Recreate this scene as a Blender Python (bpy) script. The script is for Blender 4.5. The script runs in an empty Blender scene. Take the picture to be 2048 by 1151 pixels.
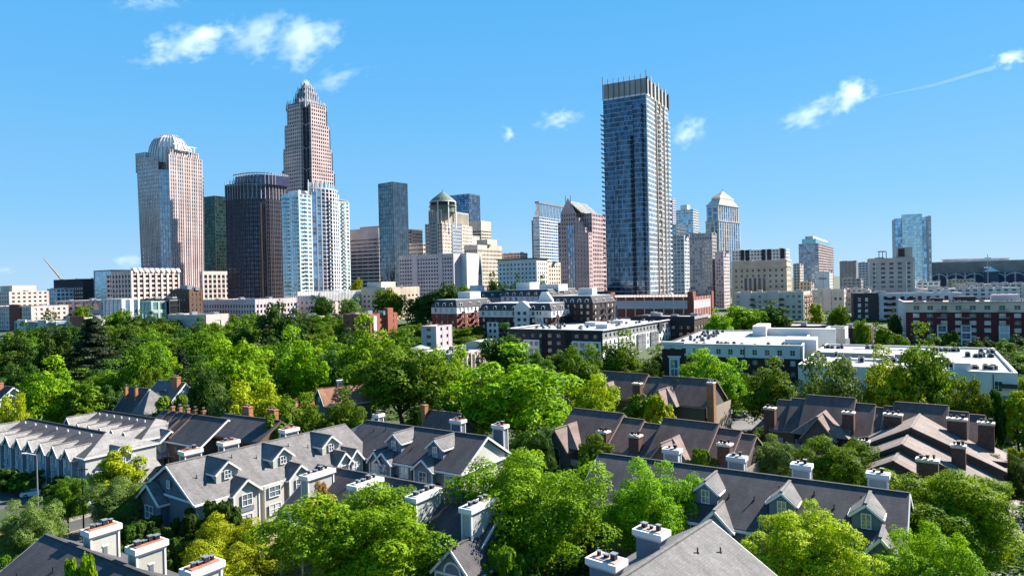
import bpy, math, random
import numpy as np
from mathutils import Matrix, Vector, noise as mnoise
R = math.radians
random.seed(7)
scn = bpy.context.scene
COL = scn.collection
# ------------------------------------------------------------------ camera model
F = 1366.0; CH = 38.0
_ro = R(1.25); _pi = R(-0.44)
_cp, _sp = math.cos(_pi), math.sin(_pi)
FW = (0, _cp, _sp)
def _comb(a, x, b, y): return tuple(a*x[i]+b*y[i] for i in range(3))
RT = _comb(math.cos(_ro), (1, 0, 0), -math.sin(_ro), (0, -_sp, _cp))
UP = _comb(math.sin(_ro), (1, 0, 0), math.cos(_ro), (0, -_sp, _cp))
def ray(u, v):
    a = (u-1024)/F; b = -(v-575.5)/F
    return tuple(FW[i]+a*RT[i]+b*UP[i] for i in range(3))
def PZ(u, v, z):
    d = ray(u, v); t = (z-CH)/d[2]; return (d[0]*t, d[1]*t, z)
def PY(u, v, Y):
    d = ray(u, v); t = Y/d[1]; return (d[0]*t, Y, CH+d[2]*t)
def proj(p):
    q = (p[0], p[1], p[2]-CH); d = sum(q[i]*FW[i] for i in range(3))
    return (1024+F*sum(q[i]*RT[i] for i in range(3))/d, 575.5-F*sum(q[i]*UP[i] for i in range(3))/d)
def gz(y):
    t = min(1, max(0, (y-230)/200.0)); return 12*t*t*(3-2*t)

# ------------------------------------------------------------------ materials
MATS = {}
ALB = .72
def newmat(name):
    m = bpy.data.materials.new(name); m.use_nodes = True
    nt = m.node_tree; nt.nodes.clear()
    out = nt.nodes.new('ShaderNodeOutputMaterial')
    return m, nt, out
def N(nt, t, **kw):
    n = nt.nodes.new('ShaderNode'+t)
    for k, v in kw.items():
        if k.startswith('i_'): n.inputs[k[2:].replace('_', ' ')].default_value = v
        else: setattr(n, k, v)
    return n
def _rgba(c): return (c[0], c[1], c[2], 1)
def mixc(nt, f, a, b, mode='MIX'):
    n = nt.nodes.new('ShaderNodeMix'); n.data_type = 'RGBA'; n.blend_type = mode
    for i, x in ((0, f), (6, a), (7, b)):
        if isinstance(x, bpy.types.NodeSocket): nt.links.new(x, n.inputs[i])
        elif i == 0: n.inputs[0].default_value = x
        else: n.inputs[i].default_value = _rgba(x)
    return n.outputs[2]
def mulv(nt, col, f):     # colour times scalar socket
    n = nt.nodes.new('ShaderNodeVectorMath'); n.operation = 'SCALE'
    nt.links.new(col, n.inputs[0]); nt.links.new(f, n.inputs['Scale']); return n.outputs[0]
def mrange(nt, s, a, b, c, d):
    n = nt.nodes.new('ShaderNodeMapRange'); nt.links.new(s, n.inputs[0])
    for i, x in enumerate((a, b, c, d)): n.inputs[i+1].default_value = x
    return n.outputs[0]
def surf(name, col, rough=.8, scale=.6, var=.18, fine=6.0, kind=None, spec=.3, metal=0):
    """weathered solid surface: large soft dirt + fine grain; kind adds courses"""
    if name in MATS: return MATS[name]
    m, nt, out = newmat(name); L = nt.links.new
    tc = N(nt, 'TexCoord')
    n1 = N(nt, 'TexNoise', i_Scale=scale*.12, i_Detail=4.0); L(tc.outputs['Object'], n1.inputs['Vector'])
    n2 = N(nt, 'TexNoise', i_Scale=fine, i_Detail=2.0); L(tc.outputs['Object'], n2.inputs['Vector'])
    f = mrange(nt, n1.outputs[0], .3, .7, 1-var, 1+var)
    col = tuple(x*ALB for x in col)
    c = mixc(nt, 1.0, col, col)
    c = mulv(nt, c, f)
    f2 = mrange(nt, n2.outputs[0], .25, .75, 1-var*.6, 1+var*.6)
    c = mulv(nt, c, f2)
    b = N(nt, 'BsdfPrincipled'); b.inputs['Roughness'].default_value = rough
    b.inputs['Specular IOR Level'].default_value = spec; b.inputs['Metallic'].default_value = metal
    if kind == 'shingle':
        br = N(nt, 'TexBrick', i_Scale=1.0); br.inputs['Brick Width'].default_value = .45; br.inputs['Row Height'].default_value = .22
        br.inputs['Mortar Size'].default_value = .012; br.offset = .5
        br.inputs['Color1'].default_value = (1.12, 1.12, 1.12, 1); br.inputs['Color2'].default_value = (.78, .78, .8, 1); br.inputs['Mortar'].default_value = (.55, .55, .55, 1)
        mp = N(nt, 'Mapping'); mp.inputs['Scale'].default_value = (1, 1, 1)
        L(tc.outputs['Object'], mp.inputs['Vector']); L(mp.outputs[0], br.inputs['Vector'])
        c = mixc(nt, .75, c, br.outputs[0], 'MULTIPLY') if False else mixc2(nt, .75, c, br.outputs[0])
    if kind == 'shingle':      # stains and faded patches of their own shape
        mp2 = N(nt, 'Mapping'); mp2.inputs['Scale'].default_value = (.9, .28, .28); L(tc.outputs['Object'], mp2.inputs['Vector'])
        st_ = N(nt, 'TexNoise', i_Scale=.8, i_Detail=5.0, i_Roughness=.65); L(mp2.outputs[0], st_.inputs['Vector'])
        c = mulv(nt, c, mrange(nt, st_.outputs[0], .35, .68, .74, 1.2))
        n5 = N(nt, 'TexNoise', i_Scale=14.0, i_Detail=1.0); L(tc.outputs['Object'], n5.inputs['Vector']); c = mulv(nt, c, mrange(nt, n5.outputs[0], .3, .7, .8, 1.2))
    if kind == 'membrane':     # sheet seams and ponding marks
        br = N(nt, 'TexBrick', i_Scale=1.0); br.inputs['Brick Width'].default_value = 14; br.inputs['Row Height'].default_value = 3.0; br.inputs['Mortar Size'].default_value = .10
        br.inputs['Color1'].default_value = (1, 1, 1, 1); br.inputs['Color2'].default_value = (.9, .9, .89, 1); br.inputs['Mortar'].default_value = (.62, .62, .62, 1); L(tc.outputs['Object'], br.inputs['Vector'])
        c = mixc2(nt, .9, c, br.outputs[0]); st_ = N(nt, 'TexNoise', i_Scale=.22, i_Detail=6.0, i_Roughness=.7); L(tc.outputs['Object'], st_.inputs['Vector'])
        c = mulv(nt, c, mrange(nt, st_.outputs[0], .52, .66, 1.0, .70))
    if kind == 'brick':
        v = N(nt, 'TexNoise', i_Scale=3.0, i_Detail=3.0); L(tc.outputs['Object'], v.inputs['Vector'])
        c = mulv(nt, c, mrange(nt, v.outputs[0], .3, .7, .7, 1.3))
    if kind in ('siding', 'brick'):
        w = N(nt, 'TexWave', wave_type='BANDS', bands_direction='Z', wave_profile='SAW', i_Scale=1.6 if kind == 'siding' else 4.0)
        L(tc.outputs['Object'], w.inputs['Vector'])
        c = mulv(nt, c, mrange(nt, w.outputs['Fac'], 0, .25, .78, 1.0))
    L(c, b.inputs['Base Color']); L(b.outputs[0], out.inputs[0])
    MATS[name] = m; return m
def mixc2(nt, f, a, b):
    n = nt.nodes.new('ShaderNodeMix'); n.data_type = 'RGBA'; n.blend_type = 'MULTIPLY'
    n.inputs[0].default_value = f; nt.links.new(a, n.inputs[6]); nt.links.new(b, n.inputs[7]); return n.outputs[2]
def glass(name, col, rough=.06, metal=.6, var=.5, wob=.02, blinds=0.0):
    """coated window glass: every pane slightly different in tint, some with pale blinds behind"""
    if name in MATS: return MATS[name]
    m, nt, out = newmat(name); L = nt.links.new
    geo = N(nt, 'NewGeometry'); oi = N(nt, 'ObjectInfo')
    ad = N(nt, 'Math', operation='ADD'); L(geo.outputs['Random Per Island'], ad.inputs[0]); L(oi.outputs['Random'], ad.inputs[1])
    fr = N(nt, 'Math', operation='FRACT'); L(ad.outputs[0], fr.inputs[0])
    tc = N(nt, 'TexCoord')
    n1 = N(nt, 'TexNoise', i_Scale=.25, i_Detail=3.0); L(tc.outputs['Object'], n1.inputs['Vector'])
    c = mixc(nt, 1.0, col, col)
    c = mulv(nt, c, mrange(nt, fr.outputs[0], 0, 1, 1-var, 1+var))
    c = mulv(nt, c, mrange(nt, n1.outputs[0], .3, .7, .75, 1.25))
    b = N(nt, 'BsdfPrincipled'); b.inputs['Roughness'].default_value = rough
    b.inputs['Metallic'].default_value = metal; b.inputs['Specular IOR Level'].default_value = .7
    if blinds:
        g = N(nt, 'Math', operation='LESS_THAN'); L(fr.outputs[0], g.inputs[0]); g.inputs[1].default_value = blinds
        c = mixc(nt, g.outputs[0], c, (.42, .42, .40)) if False else _mx(nt, g.outputs[0], c, (.42, .42, .40))
        mm = N(nt, 'Math', operation='SUBTRACT'); mm.inputs[0].default_value = 1; L(g.outputs[0], mm.inputs[1])
        m2 = N(nt, 'Math', operation='MULTIPLY'); L(mm.outputs[0], m2.inputs[0]); m2.inputs[1].default_value = metal
        L(m2.outputs[0], b.inputs['Metallic'])
    bp = N(nt, 'Bump'); bp.inputs['Strength'].default_value = wob*4; bp.inputs['Distance'].default_value = 1.0
    n3 = N(nt, 'TexNoise', i_Scale=.35, i_Detail=1.0); L(tc.outputs['Object'], n3.inputs['Vector'])
    L(n3.outputs[0], bp.inputs['Height']); L(bp.outputs[0], b.inputs['Normal'])
    L(c, b.inputs['Base Color']); L(b.outputs[0], out.inputs[0])
    MATS[name] = m; return m
def _mx(nt, f, a, bcol):
    n = nt.nodes.new('ShaderNodeMix'); n.data_type = 'RGBA'
    nt.links.new(f, n.inputs[0]); nt.links.new(a, n.inputs[6]); n.inputs[7].default_value = _rgba(bcol); return n.outputs[2]

S = surf
W_WHITE = S('white_paint', (.80, .765, .73)); W_CREAM = S('cream_wall', (.74, .62, .50)); W_BEIGE = S('beige_stone', (.64, .51, .39))
W_PINK = S('pink_granite', (.68, .51, .48)); W_PINKL = S('pale_pink_stone', (.80, .61, .54)); W_LAV = S('lavender_concrete', (.66, .54, .55))
W_GREY = S('grey_concrete', (.43, .40, .41)); W_DGREY = S('charcoal_panel', (.035, .035, .042)); W_BROWN = S('brown_granite', (.062, .052, .062))
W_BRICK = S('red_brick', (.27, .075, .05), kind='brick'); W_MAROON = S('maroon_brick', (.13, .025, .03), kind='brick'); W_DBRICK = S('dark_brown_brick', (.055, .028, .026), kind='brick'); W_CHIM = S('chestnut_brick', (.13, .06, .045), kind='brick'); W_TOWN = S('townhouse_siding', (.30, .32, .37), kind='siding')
W_OBRICK = S('orange_brick', (.40, .17, .08), kind='brick'); W_TBRICK = S('tan_brown_brick', (.16, .09, .06), kind='brick')
W_LBLUE = S('blue_grey_and_shade_siding', (.19, .22, .27), kind='siding'); W_SIDE = S('pale_grey_siding', (.46, .45, .43), kind='siding'); W_SLATE = S('slate_and_shade_siding', (.16, .18, .21), kind='siding')  # slate and blue-grey also put shade into the colour of pale siding
W_CSIDE = S('cream_grey_siding', (.56, .53, .47), kind='siding'); W_BSIDE = S('brown_siding', (.13, .10, .085), kind='siding'); W_BSIDEL = S('tan_siding', (.38, .31, .24), kind='siding')
TRIM = S('white_trim', (.86, .83, .80), var=.06); METAL = S('dull_metal', (.35, .36, .38), rough=.45, metal=.5); DARKM = S('dark_metal', (.03, .03, .035), rough=.5)
R_GREY = S('grey_shingle', (.19, .175, .17), kind='shingle', rough=.9, var=.12); R_DARK = S('charcoal_and_shade_shingle', (.088, .080, .084), kind='shingle', rough=.9, var=.15)  # charcoal also puts shade into grey roofs whose slopes turn from the sun
R_BROWN = S('brown_shingle', (.155, .10, .085), kind='shingle', rough=.9, var=.2); R_TAN = S('sunlit_brown_shingle', (.25, .175, .145), kind='shingle', rough=.9, var=.12)  # the second is brown shingle lightened as though the sun lit it
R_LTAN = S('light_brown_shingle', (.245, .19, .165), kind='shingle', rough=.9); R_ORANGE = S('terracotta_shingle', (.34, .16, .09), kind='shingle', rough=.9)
R_WHITE = S('white_membrane', (.49, .48, .465), scale=2.5, var=.10, fine=.5, kind='membrane'); R_PALE = S('sunlit_grey_shingle', (.29, .27, .255), kind='shingle', rough=.9, var=.12); R_GRAVEL = S('gravel_roof', (.48, .44, .40), scale=2.0, var=.25, fine=1.5, kind='membrane')  # the pale shingle is grey shingle with sunlight put into its colour
R_COPPER = S('green_copper', (.17, .22, .17)); TERRA = S('chimney_crown_brick', (.42, .16, .10), kind='brick'); BLACK = S('soot_and_shade_black', (.012, .012, .014))  # black paints soot, and also the shade inside openings and recesses
G_BLUE = glass('blue_glass', (.16, .27, .40)); G_DARK = glass('dark_window_glass', (.035, .045, .06), metal=.35); G_NIGHT = glass('black_glass', (.11, .12, .13), metal=.8, rough=.03, var=.25)
G_TEAL = glass('teal_glass', (.22, .42, .42)); G_SKY = glass('sky_glass', (.28, .45, .58)); G_SILV = glass('silver_glass', (.42, .47, .50), metal=.85, rough=.08, var=.12, wob=.05)
G_RES = glass('residential_glass', (.07, .09, .12), metal=.4, blinds=.45); G_PURP = glass('purple_glass', (.075, .065, .10), metal=.6, var=.35); G_GREEN = glass('green_glass', (.035, .075, .06), metal=.8, rough=.03, wob=.12)
G_VUE = glass('deep_blue_glass', (.075, .115, .17), metal=.75, var=.5, wob=.01); G_GREYB = glass('grey_blue_glass', (.26, .31, .37), metal=.7, var=.2); G_PALE = glass('pale_mirror_glass', (.40, .52, .55), metal=.85, var=.10, rough=.06); G_MIRR = glass('sky_mirror_glass', (.17, .19, .21), metal=.9, rough=.03, var=.22); G_HOME = glass('home_glass', (.12, .15, .18), metal=.3, blinds=.3)

# ------------------------------------------------------------------ mesh builder
class MB:
    def __init__(s): s.v = []; s.f = []; s.mi = []; s.mats = []
    def m(s, mat):
        if mat not in s.mats: s.mats.append(mat)
        return s.mats.index(mat)
    def poly(s, pts, mat):
        n = len(s.v); s.v += [tuple(p) for p in pts]; s.f.append(tuple(range(n, n+len(pts)))); s.mi.append(s.m(mat))
    def hexa(s, b, t, mat):      # bottom ring, top ring (same count, ccw seen from above)
        n = len(s.v); k = len(b); s.v += [tuple(p) for p in b]+[tuple(p) for p in t]; i = s.m(mat)
        s.f.append(tuple(range(n+k-1, n-1, -1))); s.f.append(tuple(range(n+k, n+2*k)))
        for j in range(k): s.f.append((n+j, n+(j+1) % k, n+k+(j+1) % k, n+k+j))
        s.mi += [i]*(k+2)
    def box(s, x0, y0, z0, x1, y1, z1, mat):
        if x1 < x0: x0, x1 = x1, x0
        if y1 < y0: y0, y1 = y1, y0
        s.hexa([(x0, y0, z0), (x1, y0, z0), (x1, y1, z0), (x0, y1, z0)], [(x0, y0, z1), (x1, y0, z1), (x1, y1, z1), (x0, y1, z1)], mat)
    def prism(s, P, z0, z1, mat, P2=None):
        P2 = P2 or P
        s.hexa([(x, y, z0) for x, y in P], [(x, y, z1) for x, y in P2], mat)
    def obox(s, a, b, o0, o1, z0, z1, mat):   # along plan segment a->b, outward offsets o0<o1
        dx, dy = b[0]-a[0], b[1]-a[1]; l = math.hypot(dx, dy) or 1; nx, ny = dy/l, -dx/l
        P = [(a[0]+nx*o1, a[1]+ny*o1), (b[0]+nx*o1, b[1]+ny*o1), (b[0]+nx*o0, b[1]+ny*o0), (a[0]+nx*o0, a[1]+ny*o0)]
        s.prism(P, z0, z1, mat)
    def bar(s, p, q, w, h, mat):    # rectangular bar between 3-D points
        p = Vector(p); q = Vector(q); d = (q-p).normalized()
        sd = d.cross(Vector((0, 0, 1)))
        if sd.length < 1e-4: sd = Vector((1, 0, 0))
        sd = sd.normalized()*w/2; up = sd.cross(d).normalized()*h/2
        s.hexa([p-sd-up, p+sd-up, p+sd+up, p-sd+up], [q-sd-up, q+sd-up, q+sd+up, q-sd+up], mat)
    def tube(s, p, q, r0, r1, mat, n=7):
        p = Vector(p); q = Vector(q); d = (q-p).normalized()
        a = d.orthogonal().normalized(); b = d.cross(a)
        A = [p+(a*math.cos(t)+b*math.sin(t))*r0 for t in (2*math.pi*i/n for i in range(n))]
        Bq = [q+(a*math.cos(t)+b*math.sin(t))*r1 for t in (2*math.pi*i/n for i in range(n))]
        s.hexa(A, Bq, mat)
    def cyl(s, x, y, z0, z1, r, mat, n=12, r2=None):
        r2 = r if r2 is None else r2
        s.prism([(x+r*math.cos(2*math.pi*i/n), y+r*math.sin(2*math.pi*i/n)) for i in range(n)], z0, z1, mat,
                [(x+r2*math.cos(2*math.pi*i/n), y+r2*math.sin(2*math.pi*i/n)) for i in range(n)])
    def mesh(s, name, warp=None):
        me = bpy.data.meshes.new(name); v = [warp(p) for p in s.v] if warp else s.v
        me.from_pydata(v, [], s.f)
        for m in s.mats: me.materials.append(m)
        me.polygons.foreach_set('material_index', s.mi); me.update(); return me
def link(name, me, parent=None, loc=None):
    o = bpy.data.objects.new(name, me); COL.objects.link(o)
    if parent is not None: o.parent = parent
    if loc is not None: o.location = loc
    return o
def tag(o, label=None, cat=None, group=None, kind=None):
    for k, v in (('label', label), ('category', cat), ('group', group), ('kind', kind)):
        if v: o[k] = v
    return o
PANES = {}
def pane_mesh(w, h, mat):
    k = ('p', round(w, 2), round(h, 2), mat.name)
    if k not in PANES:
        b = MB(); b.box(-w/2, -.04, -h/2, w/2, .04, h/2, mat); PANES[k] = b.mesh('pane')
    return PANES[k]
def frame_mesh(w, h, mat, mull=1, t=.1):
    k = ('f', round(w, 2), round(h, 2), mat.name, mull, t)
    if k not in PANES:
        b = MB(); d0, d1 = -.12, -.042
        b.box(-w/2-t, d0, -h/2-t, -w/2, d1, h/2+t, mat); b.box(w/2, d0, -h/2-t, w/2+t, d1, h/2+t, mat)
        b.box(-w/2, d0+.004, h/2, w/2, d1, h/2+t, mat); b.box(-w/2, d0+.004, -h/2-t, w/2, d1, -h/2, mat)
        for i in range(mull): x = -w/2+w*(i+1)/(mull+1); b.box(x-t*.35, d0+.01, -h/2, x+t*.35, d1, h/2, mat)
        b.box(-w/2, d0+.016, -t*.3, w/2, d1-.004, t*.3, mat); PANES[k] = b.mesh('frame')
    return PANES[k]
SPLIT = dict(balcony_rails='balcony_rail', corner_balconies='corner_balcony', crown_fins='crown_fin', edge_fins='edge_fin', column='column', post='post', pilaster='pilaster', tall_window='tall_window', recess_shade='recess_shade',
    stair_recess_shade='stair_recess_shade', bay_roof='bay_roof', penthouse='penthouse', party_wall='party_wall', dark_bay='dark_bay', white_bay='white_bay', bay='bay', downpipe='downpipe', canopy='canopy', setback_roof='setback_roof',
    balcony_shade='balcony_shade_sheet', lamp_cluster='lamp', glass_top='glass_top', stair_panel='stair_panel', sign_letter='sign_letter', roof_step='roof_step', end_bay='end_bay', cornice='cornice', brown_front='brown_front', valley_roof='valley_roof')
def pieces(mb):
    par = list(range(len(mb.v)))
    def find(a):
        while par[a] != a: par[a] = par[par[a]]; a = par[a]
        return a
    for f in mb.f:
        r = find(f[0])
        for q in f[1:]: par[find(q)] = r
    out = {}
    for f, mi in zip(mb.f, mb.mi):
        k = find(f[0]); o = out.setdefault(k, (MB(), {})); m, mp = o
        for q in f:
            if q not in mp: mp[q] = len(m.v); m.v.append(mb.v[q])
        m.f.append(tuple(mp[q] for q in f)); m.mi.append(m.m(mb.mats[mi]))
    return [o[0] for o in out.values()]
class Bld:
    """one building = one Empty + parts; local frame x along the camera-left face, y away, z up"""
    def __init__(s, name, label, cat, loc, ang, group=None):
        s.root = bpy.data.objects.new(name, None); COL.objects.link(s.root)
        s.root.location = (loc[0], loc[1], 0); s.root.rotation_euler = (0, 0, ang); tag(s.root, label, cat, group)
        s.o = (loc[0], loc[1]); s.ang = ang; s.parts = {}; s.panes = []; s.warp = None; s.k = 0; s.frame = None; s.maxw = 100
    def __getitem__(s, n): return s.parts.setdefault(n, MB())
    def tolocal(s, X, Y):
        dx, dy = X-s.o[0], Y-s.o[1]; c, q = math.cos(s.ang), math.sin(s.ang)
        return (dx*c+dy*q, -dx*q+dy*c)
    def toworld(s, x, y):
        c, q = math.cos(s.ang), math.sin(s.ang); return (s.o[0]+x*c-y*q, s.o[1]+x*q+y*c)
    def lx(s, u, v, z): p = PZ(u, v, z); return s.tolocal(p[0], p[1])
    def onwall(s, u, v, y):     # where the pixel's ray meets the vertical plane local y=const: (x, z)
        d = ray(u, v); c, q = math.cos(s.ang), math.sin(s.ang)
        ly0 = s.tolocal(0, 0)[1]; dy = -d[0]*q+d[1]*c; t = (y-ly0)/dy
        return (s.tolocal(d[0]*t, d[1]*t)[0], CH+d[2]*t)
    def facade(s, a, b, z0, z1, fl=3.8, bay=3, pw=.9, sh=1.3, gi=.35, sd=-.06, wm=None, sm=None, gm=None, top=0, mode='w', wide=0, ww=1.5, base=0, ppd=0, pm=None):
        W = s['wall']; s.k += 1; e = .03; dz = .012*(s.k % 7)
        dx, dy = b[0]-a[0], b[1]-a[1]; L = math.hypot(dx, dy); ux, uy = dx/L, dy/L; nx, ny = uy, -ux
        n = max(1, round((L-pw)/bay)); bw = (L-pw)/n; sm = sm or wm; pm = pm or wm
        P = lambda t: (a[0]+ux*t, a[1]+uy*t)
        zt = z1-top; m = max(1, round((zt-z0-base)/fl)); fh = (zt-z0-base)/m
        if top: W.obox(P(e), P(L-e), -.6, sd, zt, z1-dz, wm)
        for i in range(n+1):
            w = pw*(ww if wide and i % wide == 0 else 1); c = pw/2+i*bw
            t0, t1 = max(e, c-w/2), min(L-e, c+w/2)
            W.obox(P(t0), P(t1), -.6, ppd, z0, z1-dz-.004, pm)
        for j in range(m+1):
            zc = z0+base+j*fh
            h0, h1 = (zc, zc+sh*.6) if j == 0 else (zc-sh*.4, zc+sh*.6)
            if j == m: h1 = zt
            if h1-h0 > .02: W.obox(P(e+.02), P(L-e-.02), -.55, sd-.004, h0, h1, sm)
        if base: W.obox(P(e+.02), P(L-e-.02), -.55, sd-.01, z0, z0+base, sm)
        if mode == 'g':
            gg = s['glazing']
            for i in range(n):      # every pane its own face, so that tints differ
                t0 = pw/2+i*bw; t1 = t0+bw
                for j in range(m):
                    za = z0+base+j*fh; q0, q1 = P(t0), P(t1)
                    gg.poly([(q0[0]-nx*gi, q0[1]-ny*gi, za), (q1[0]-nx*gi, q1[1]-ny*gi, za), (q1[0]-nx*gi, q1[1]-ny*gi, za+fh), (q0[0]-nx*gi, q0[1]-ny*gi, za+fh)], gm)
        else:
            ang = math.atan2(uy, ux); hh = fh-sh
            for i in range(n):
                c = P(pw/2+(i+.5)*bw)
                for j in range(m):
                    zc = z0+base+j*fh+sh*.6+hh/2
                    s.panes.append((c[0]-nx*gi, c[1]-ny*gi, zc, bw-pw, hh, ang, gm, nx, ny))
    def window(s, x, y, z, w, h, ang, gm, big=True):
        s.panes.append((x, y, z, w, h, ang, gm, math.sin(ang), -math.cos(ang)))
    def box4(s, x0, y0, x1, y1, z0, z1, faces='frlb', **st):
        P = [(x0, y0), (x1, y0), (x1, y1), (x0, y1)]
        for k, (i, j) in zip('frbl', ((0, 1), (1, 2), (2, 3), (3, 0))):
            if k in faces:
                q = dict(st)
                if k == 'r' and q.get('mode') != 'g' and q.get('bay', 3) < 5 and s.o[0] > 0: q['bay'] = q.get('bay', 3)*1.45; q['pw'] = q.get('pw', .9)*1.3
                s.facade(P[i], P[j], z0, z1, **q)
    def roof(s, x0, y0, x1, y1, z, mat, th=.5, name='roof'): s[name].box(x0+.3, y0+.3, z-th, x1-.3, y1-.3, z, mat)
    def one(s, name, *args):
        m = MB(); m.box(*args); return s.part(name, m)
    def part(s, name, mb, parent=None, label=None, warp=None):
        o = link(name, mb.mesh(name, warp or s.warp), parent or s.root)
        if label: o['label'] = label
        return o
    def done(s):
        s.objs = {}
        for n, mb in s.parts.items():
            if not mb.v: continue
            if n in SPLIT:
                pcs = pieces(mb)
                for pc in pcs[:100]: s.objs[n] = s.part(SPLIT[n], pc)
                if len(pcs) > 100:
                    r = MB()
                    for pc in pcs[100:]:
                        k = len(r.v); r.v += pc.v; r.f += [tuple(i+k for i in f) for f in pc.f]; r.mi += [r.m(pc.mats[i]) for i in pc.mi]
                    s.part(n, r)['kind'] = 'stuff'
            else: s.objs[n] = s.part(n, mb)
        if s.panes:
            def score(p):
                X, Y = s.toworld(p[0], p[1]); c, q = math.cos(s.ang), math.sin(s.ang)
                wx, wy = p[7]*c-p[8]*q, p[7]*q+p[8]*c
                d = math.hypot(X, Y); vis = -(wx*X+wy*Y)/d
                zg = gz(Y)
                return -(p[3]*p[4]*max(vis, 0)+(.0 if p[2] > zg+1 else -9)+(0 if p[2] < 25 else .3))
            s.panes.sort(key=score)
            for p in s.panes[:s.maxw]:
                o = link('window', pane_mesh(p[3], p[4], p[6]), s.root); loc = (p[0], p[1], p[2])
                o.location = s.warp(loc) if s.warp else loc; o.rotation_euler = (0, 0, p[5])
                if s.frame:
                    link('frame', frame_mesh(p[3], p[4], s.frame[0], s.frame[1], s.frame[2]), o)
            rest = s.panes[s.maxw:]
            if rest:
                mb = MB()
                for p in rest:
                    ux, uy = math.cos(p[5])*p[3]/2, math.sin(p[5])*p[3]/2
                    mb.poly([(p[0]-ux, p[1]-uy, p[2]-p[4]/2), (p[0]+ux, p[1]+uy, p[2]-p[4]/2), (p[0]+ux, p[1]+uy, p[2]+p[4]/2), (p[0]-ux, p[1]-uy, p[2]+p[4]/2)], p[6])
                o = s.part('windows', mb); o['kind'] = 'stuff'
        return s
def corner(name, label, cat, uL, uC, uR, v, Y, a=31.0, D=None, group=None):
    """box building seen on its corner: pixels of left end, near corner, right end of its top edge, near corner at distance Y"""
    C = PY(uC, v, Y); zt = C[2]; a = R(a)
    def along(dx, dy, u):
        c = Vector((C[0], C[1], C[2]-CH)); d = Vector((dx, dy, 0)); k = (u-1024)/F
        A0 = c.dot(Vector(RT))-k*c.dot(Vector(FW)); A1 = d.dot(Vector(RT))-k*d.dot(Vector(FW))
        return -A0/A1
    W = along(-math.cos(a), math.sin(a), uL)
    D = D if D else along(math.sin(a), math.cos(a), uR)
    b = Bld(name, label, cat, (C[0]-math.cos(a)*W, C[1]+math.sin(a)*W), -a, group)
    b.W, b.D, b.zt, b.Y = W, D, zt, Y
    return b
def ridge(name, label, cat, p1, p2, zr, ang=None, group=None, L=None):
    a = PZ(*p1, zr); b = PZ(*p2, zr); l = math.hypot(b[0]-a[0], b[1]-a[1])
    an = math.atan2(b[1]-a[1], b[0]-a[0]) if ang is None else R(ang)
    B = Bld(name, label, cat, a, an, group); B.L = L or l; B.zr = zr
    return B

SKY = ((.41,.66,.92),(.235,.575,.93),(.135,.495,.93),(.085,.44,.89),(.05,.31,.82))
HAZE = 0
SKY_N, SKY_STR, SUN_E, EXPO, CLOUDS = .004, .29, 5.0, 1.75, True
VISMIN = .36
HOUSES = []
ALLB = []
_bi = Bld.__init__
def _ni(s, *a, **k):
    _bi(s, *a, **k); ALLB.append(s)
Bld.__init__ = _ni
_rd = ridge
def ridge(*a, **k):
    b = _rd(*a, **k); HOUSES.append(b); return b
# ================================================================== SKYLINE
def units(b, n, x0, y0, x1, y1, z, seed=1, mat=None, smin=1.2, smax=2.8, h=1.5, dark=True):
    rr = random.Random(seed)
    for i in range(n):
        x, y = rr.uniform(x0, x1), rr.uniform(y0, y1); w, d, hh = rr.uniform(smin, smax), rr.uniform(smin, smax), rr.uniform(h*.5, h)
        m = MB(); mt = mat or METAL
        m.box(x, y, z, x+w, y+d, z+hh, mt)
        if dark: m.box(x+w*.2, y-.05, z+hh*.2, x+w*.8, y, z+hh*.85, BLACK); m.cyl(x+w/2, y+d/2, z+hh, z+hh+.2, min(w, d)*.35, DARKM, 8)
        b.part('rooftop_unit', m)
def blk(label, cat, uL, uC, uR, v, Y, st, name='building', D=None, a=31.0, roof=R_GRAVEL, nu=3, group=None, pent=None, par=.8, seed=3, fin=True, faces='frl', maxw=100, zb=None):
    b = corner(name, label, cat, uL, uC, uR, v, Y, a, D, group); b.maxw = maxw
    zb = max(0, gz(Y)-6) if zb is None else zb
    b.box4(0, 0, b.W, b.D, zb, b.zt, faces, **st)
    b['wall'].obox((b.W, b.D), (0, b.D), -.6, 0, zb, b.zt-.1, st['wm'])
    b.roof(0, 0, b.W, b.D, b.zt-par, roof)
    if pent:
        for (x0, y0, x1, y1, h, m) in pent: b['penthouse'].box(x0*b.W, y0*b.D, b.zt-par, x1*b.W, y1*b.D, b.zt+h, m)
    if nu: units(b, nu, b.W*.1, b.D*.1, b.W*.85, b.D*.8, b.zt-par, seed, smin=2, smax=4, h=2.4, dark=False)
    return b.done() if fin else b
def D_(**k): return k

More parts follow.
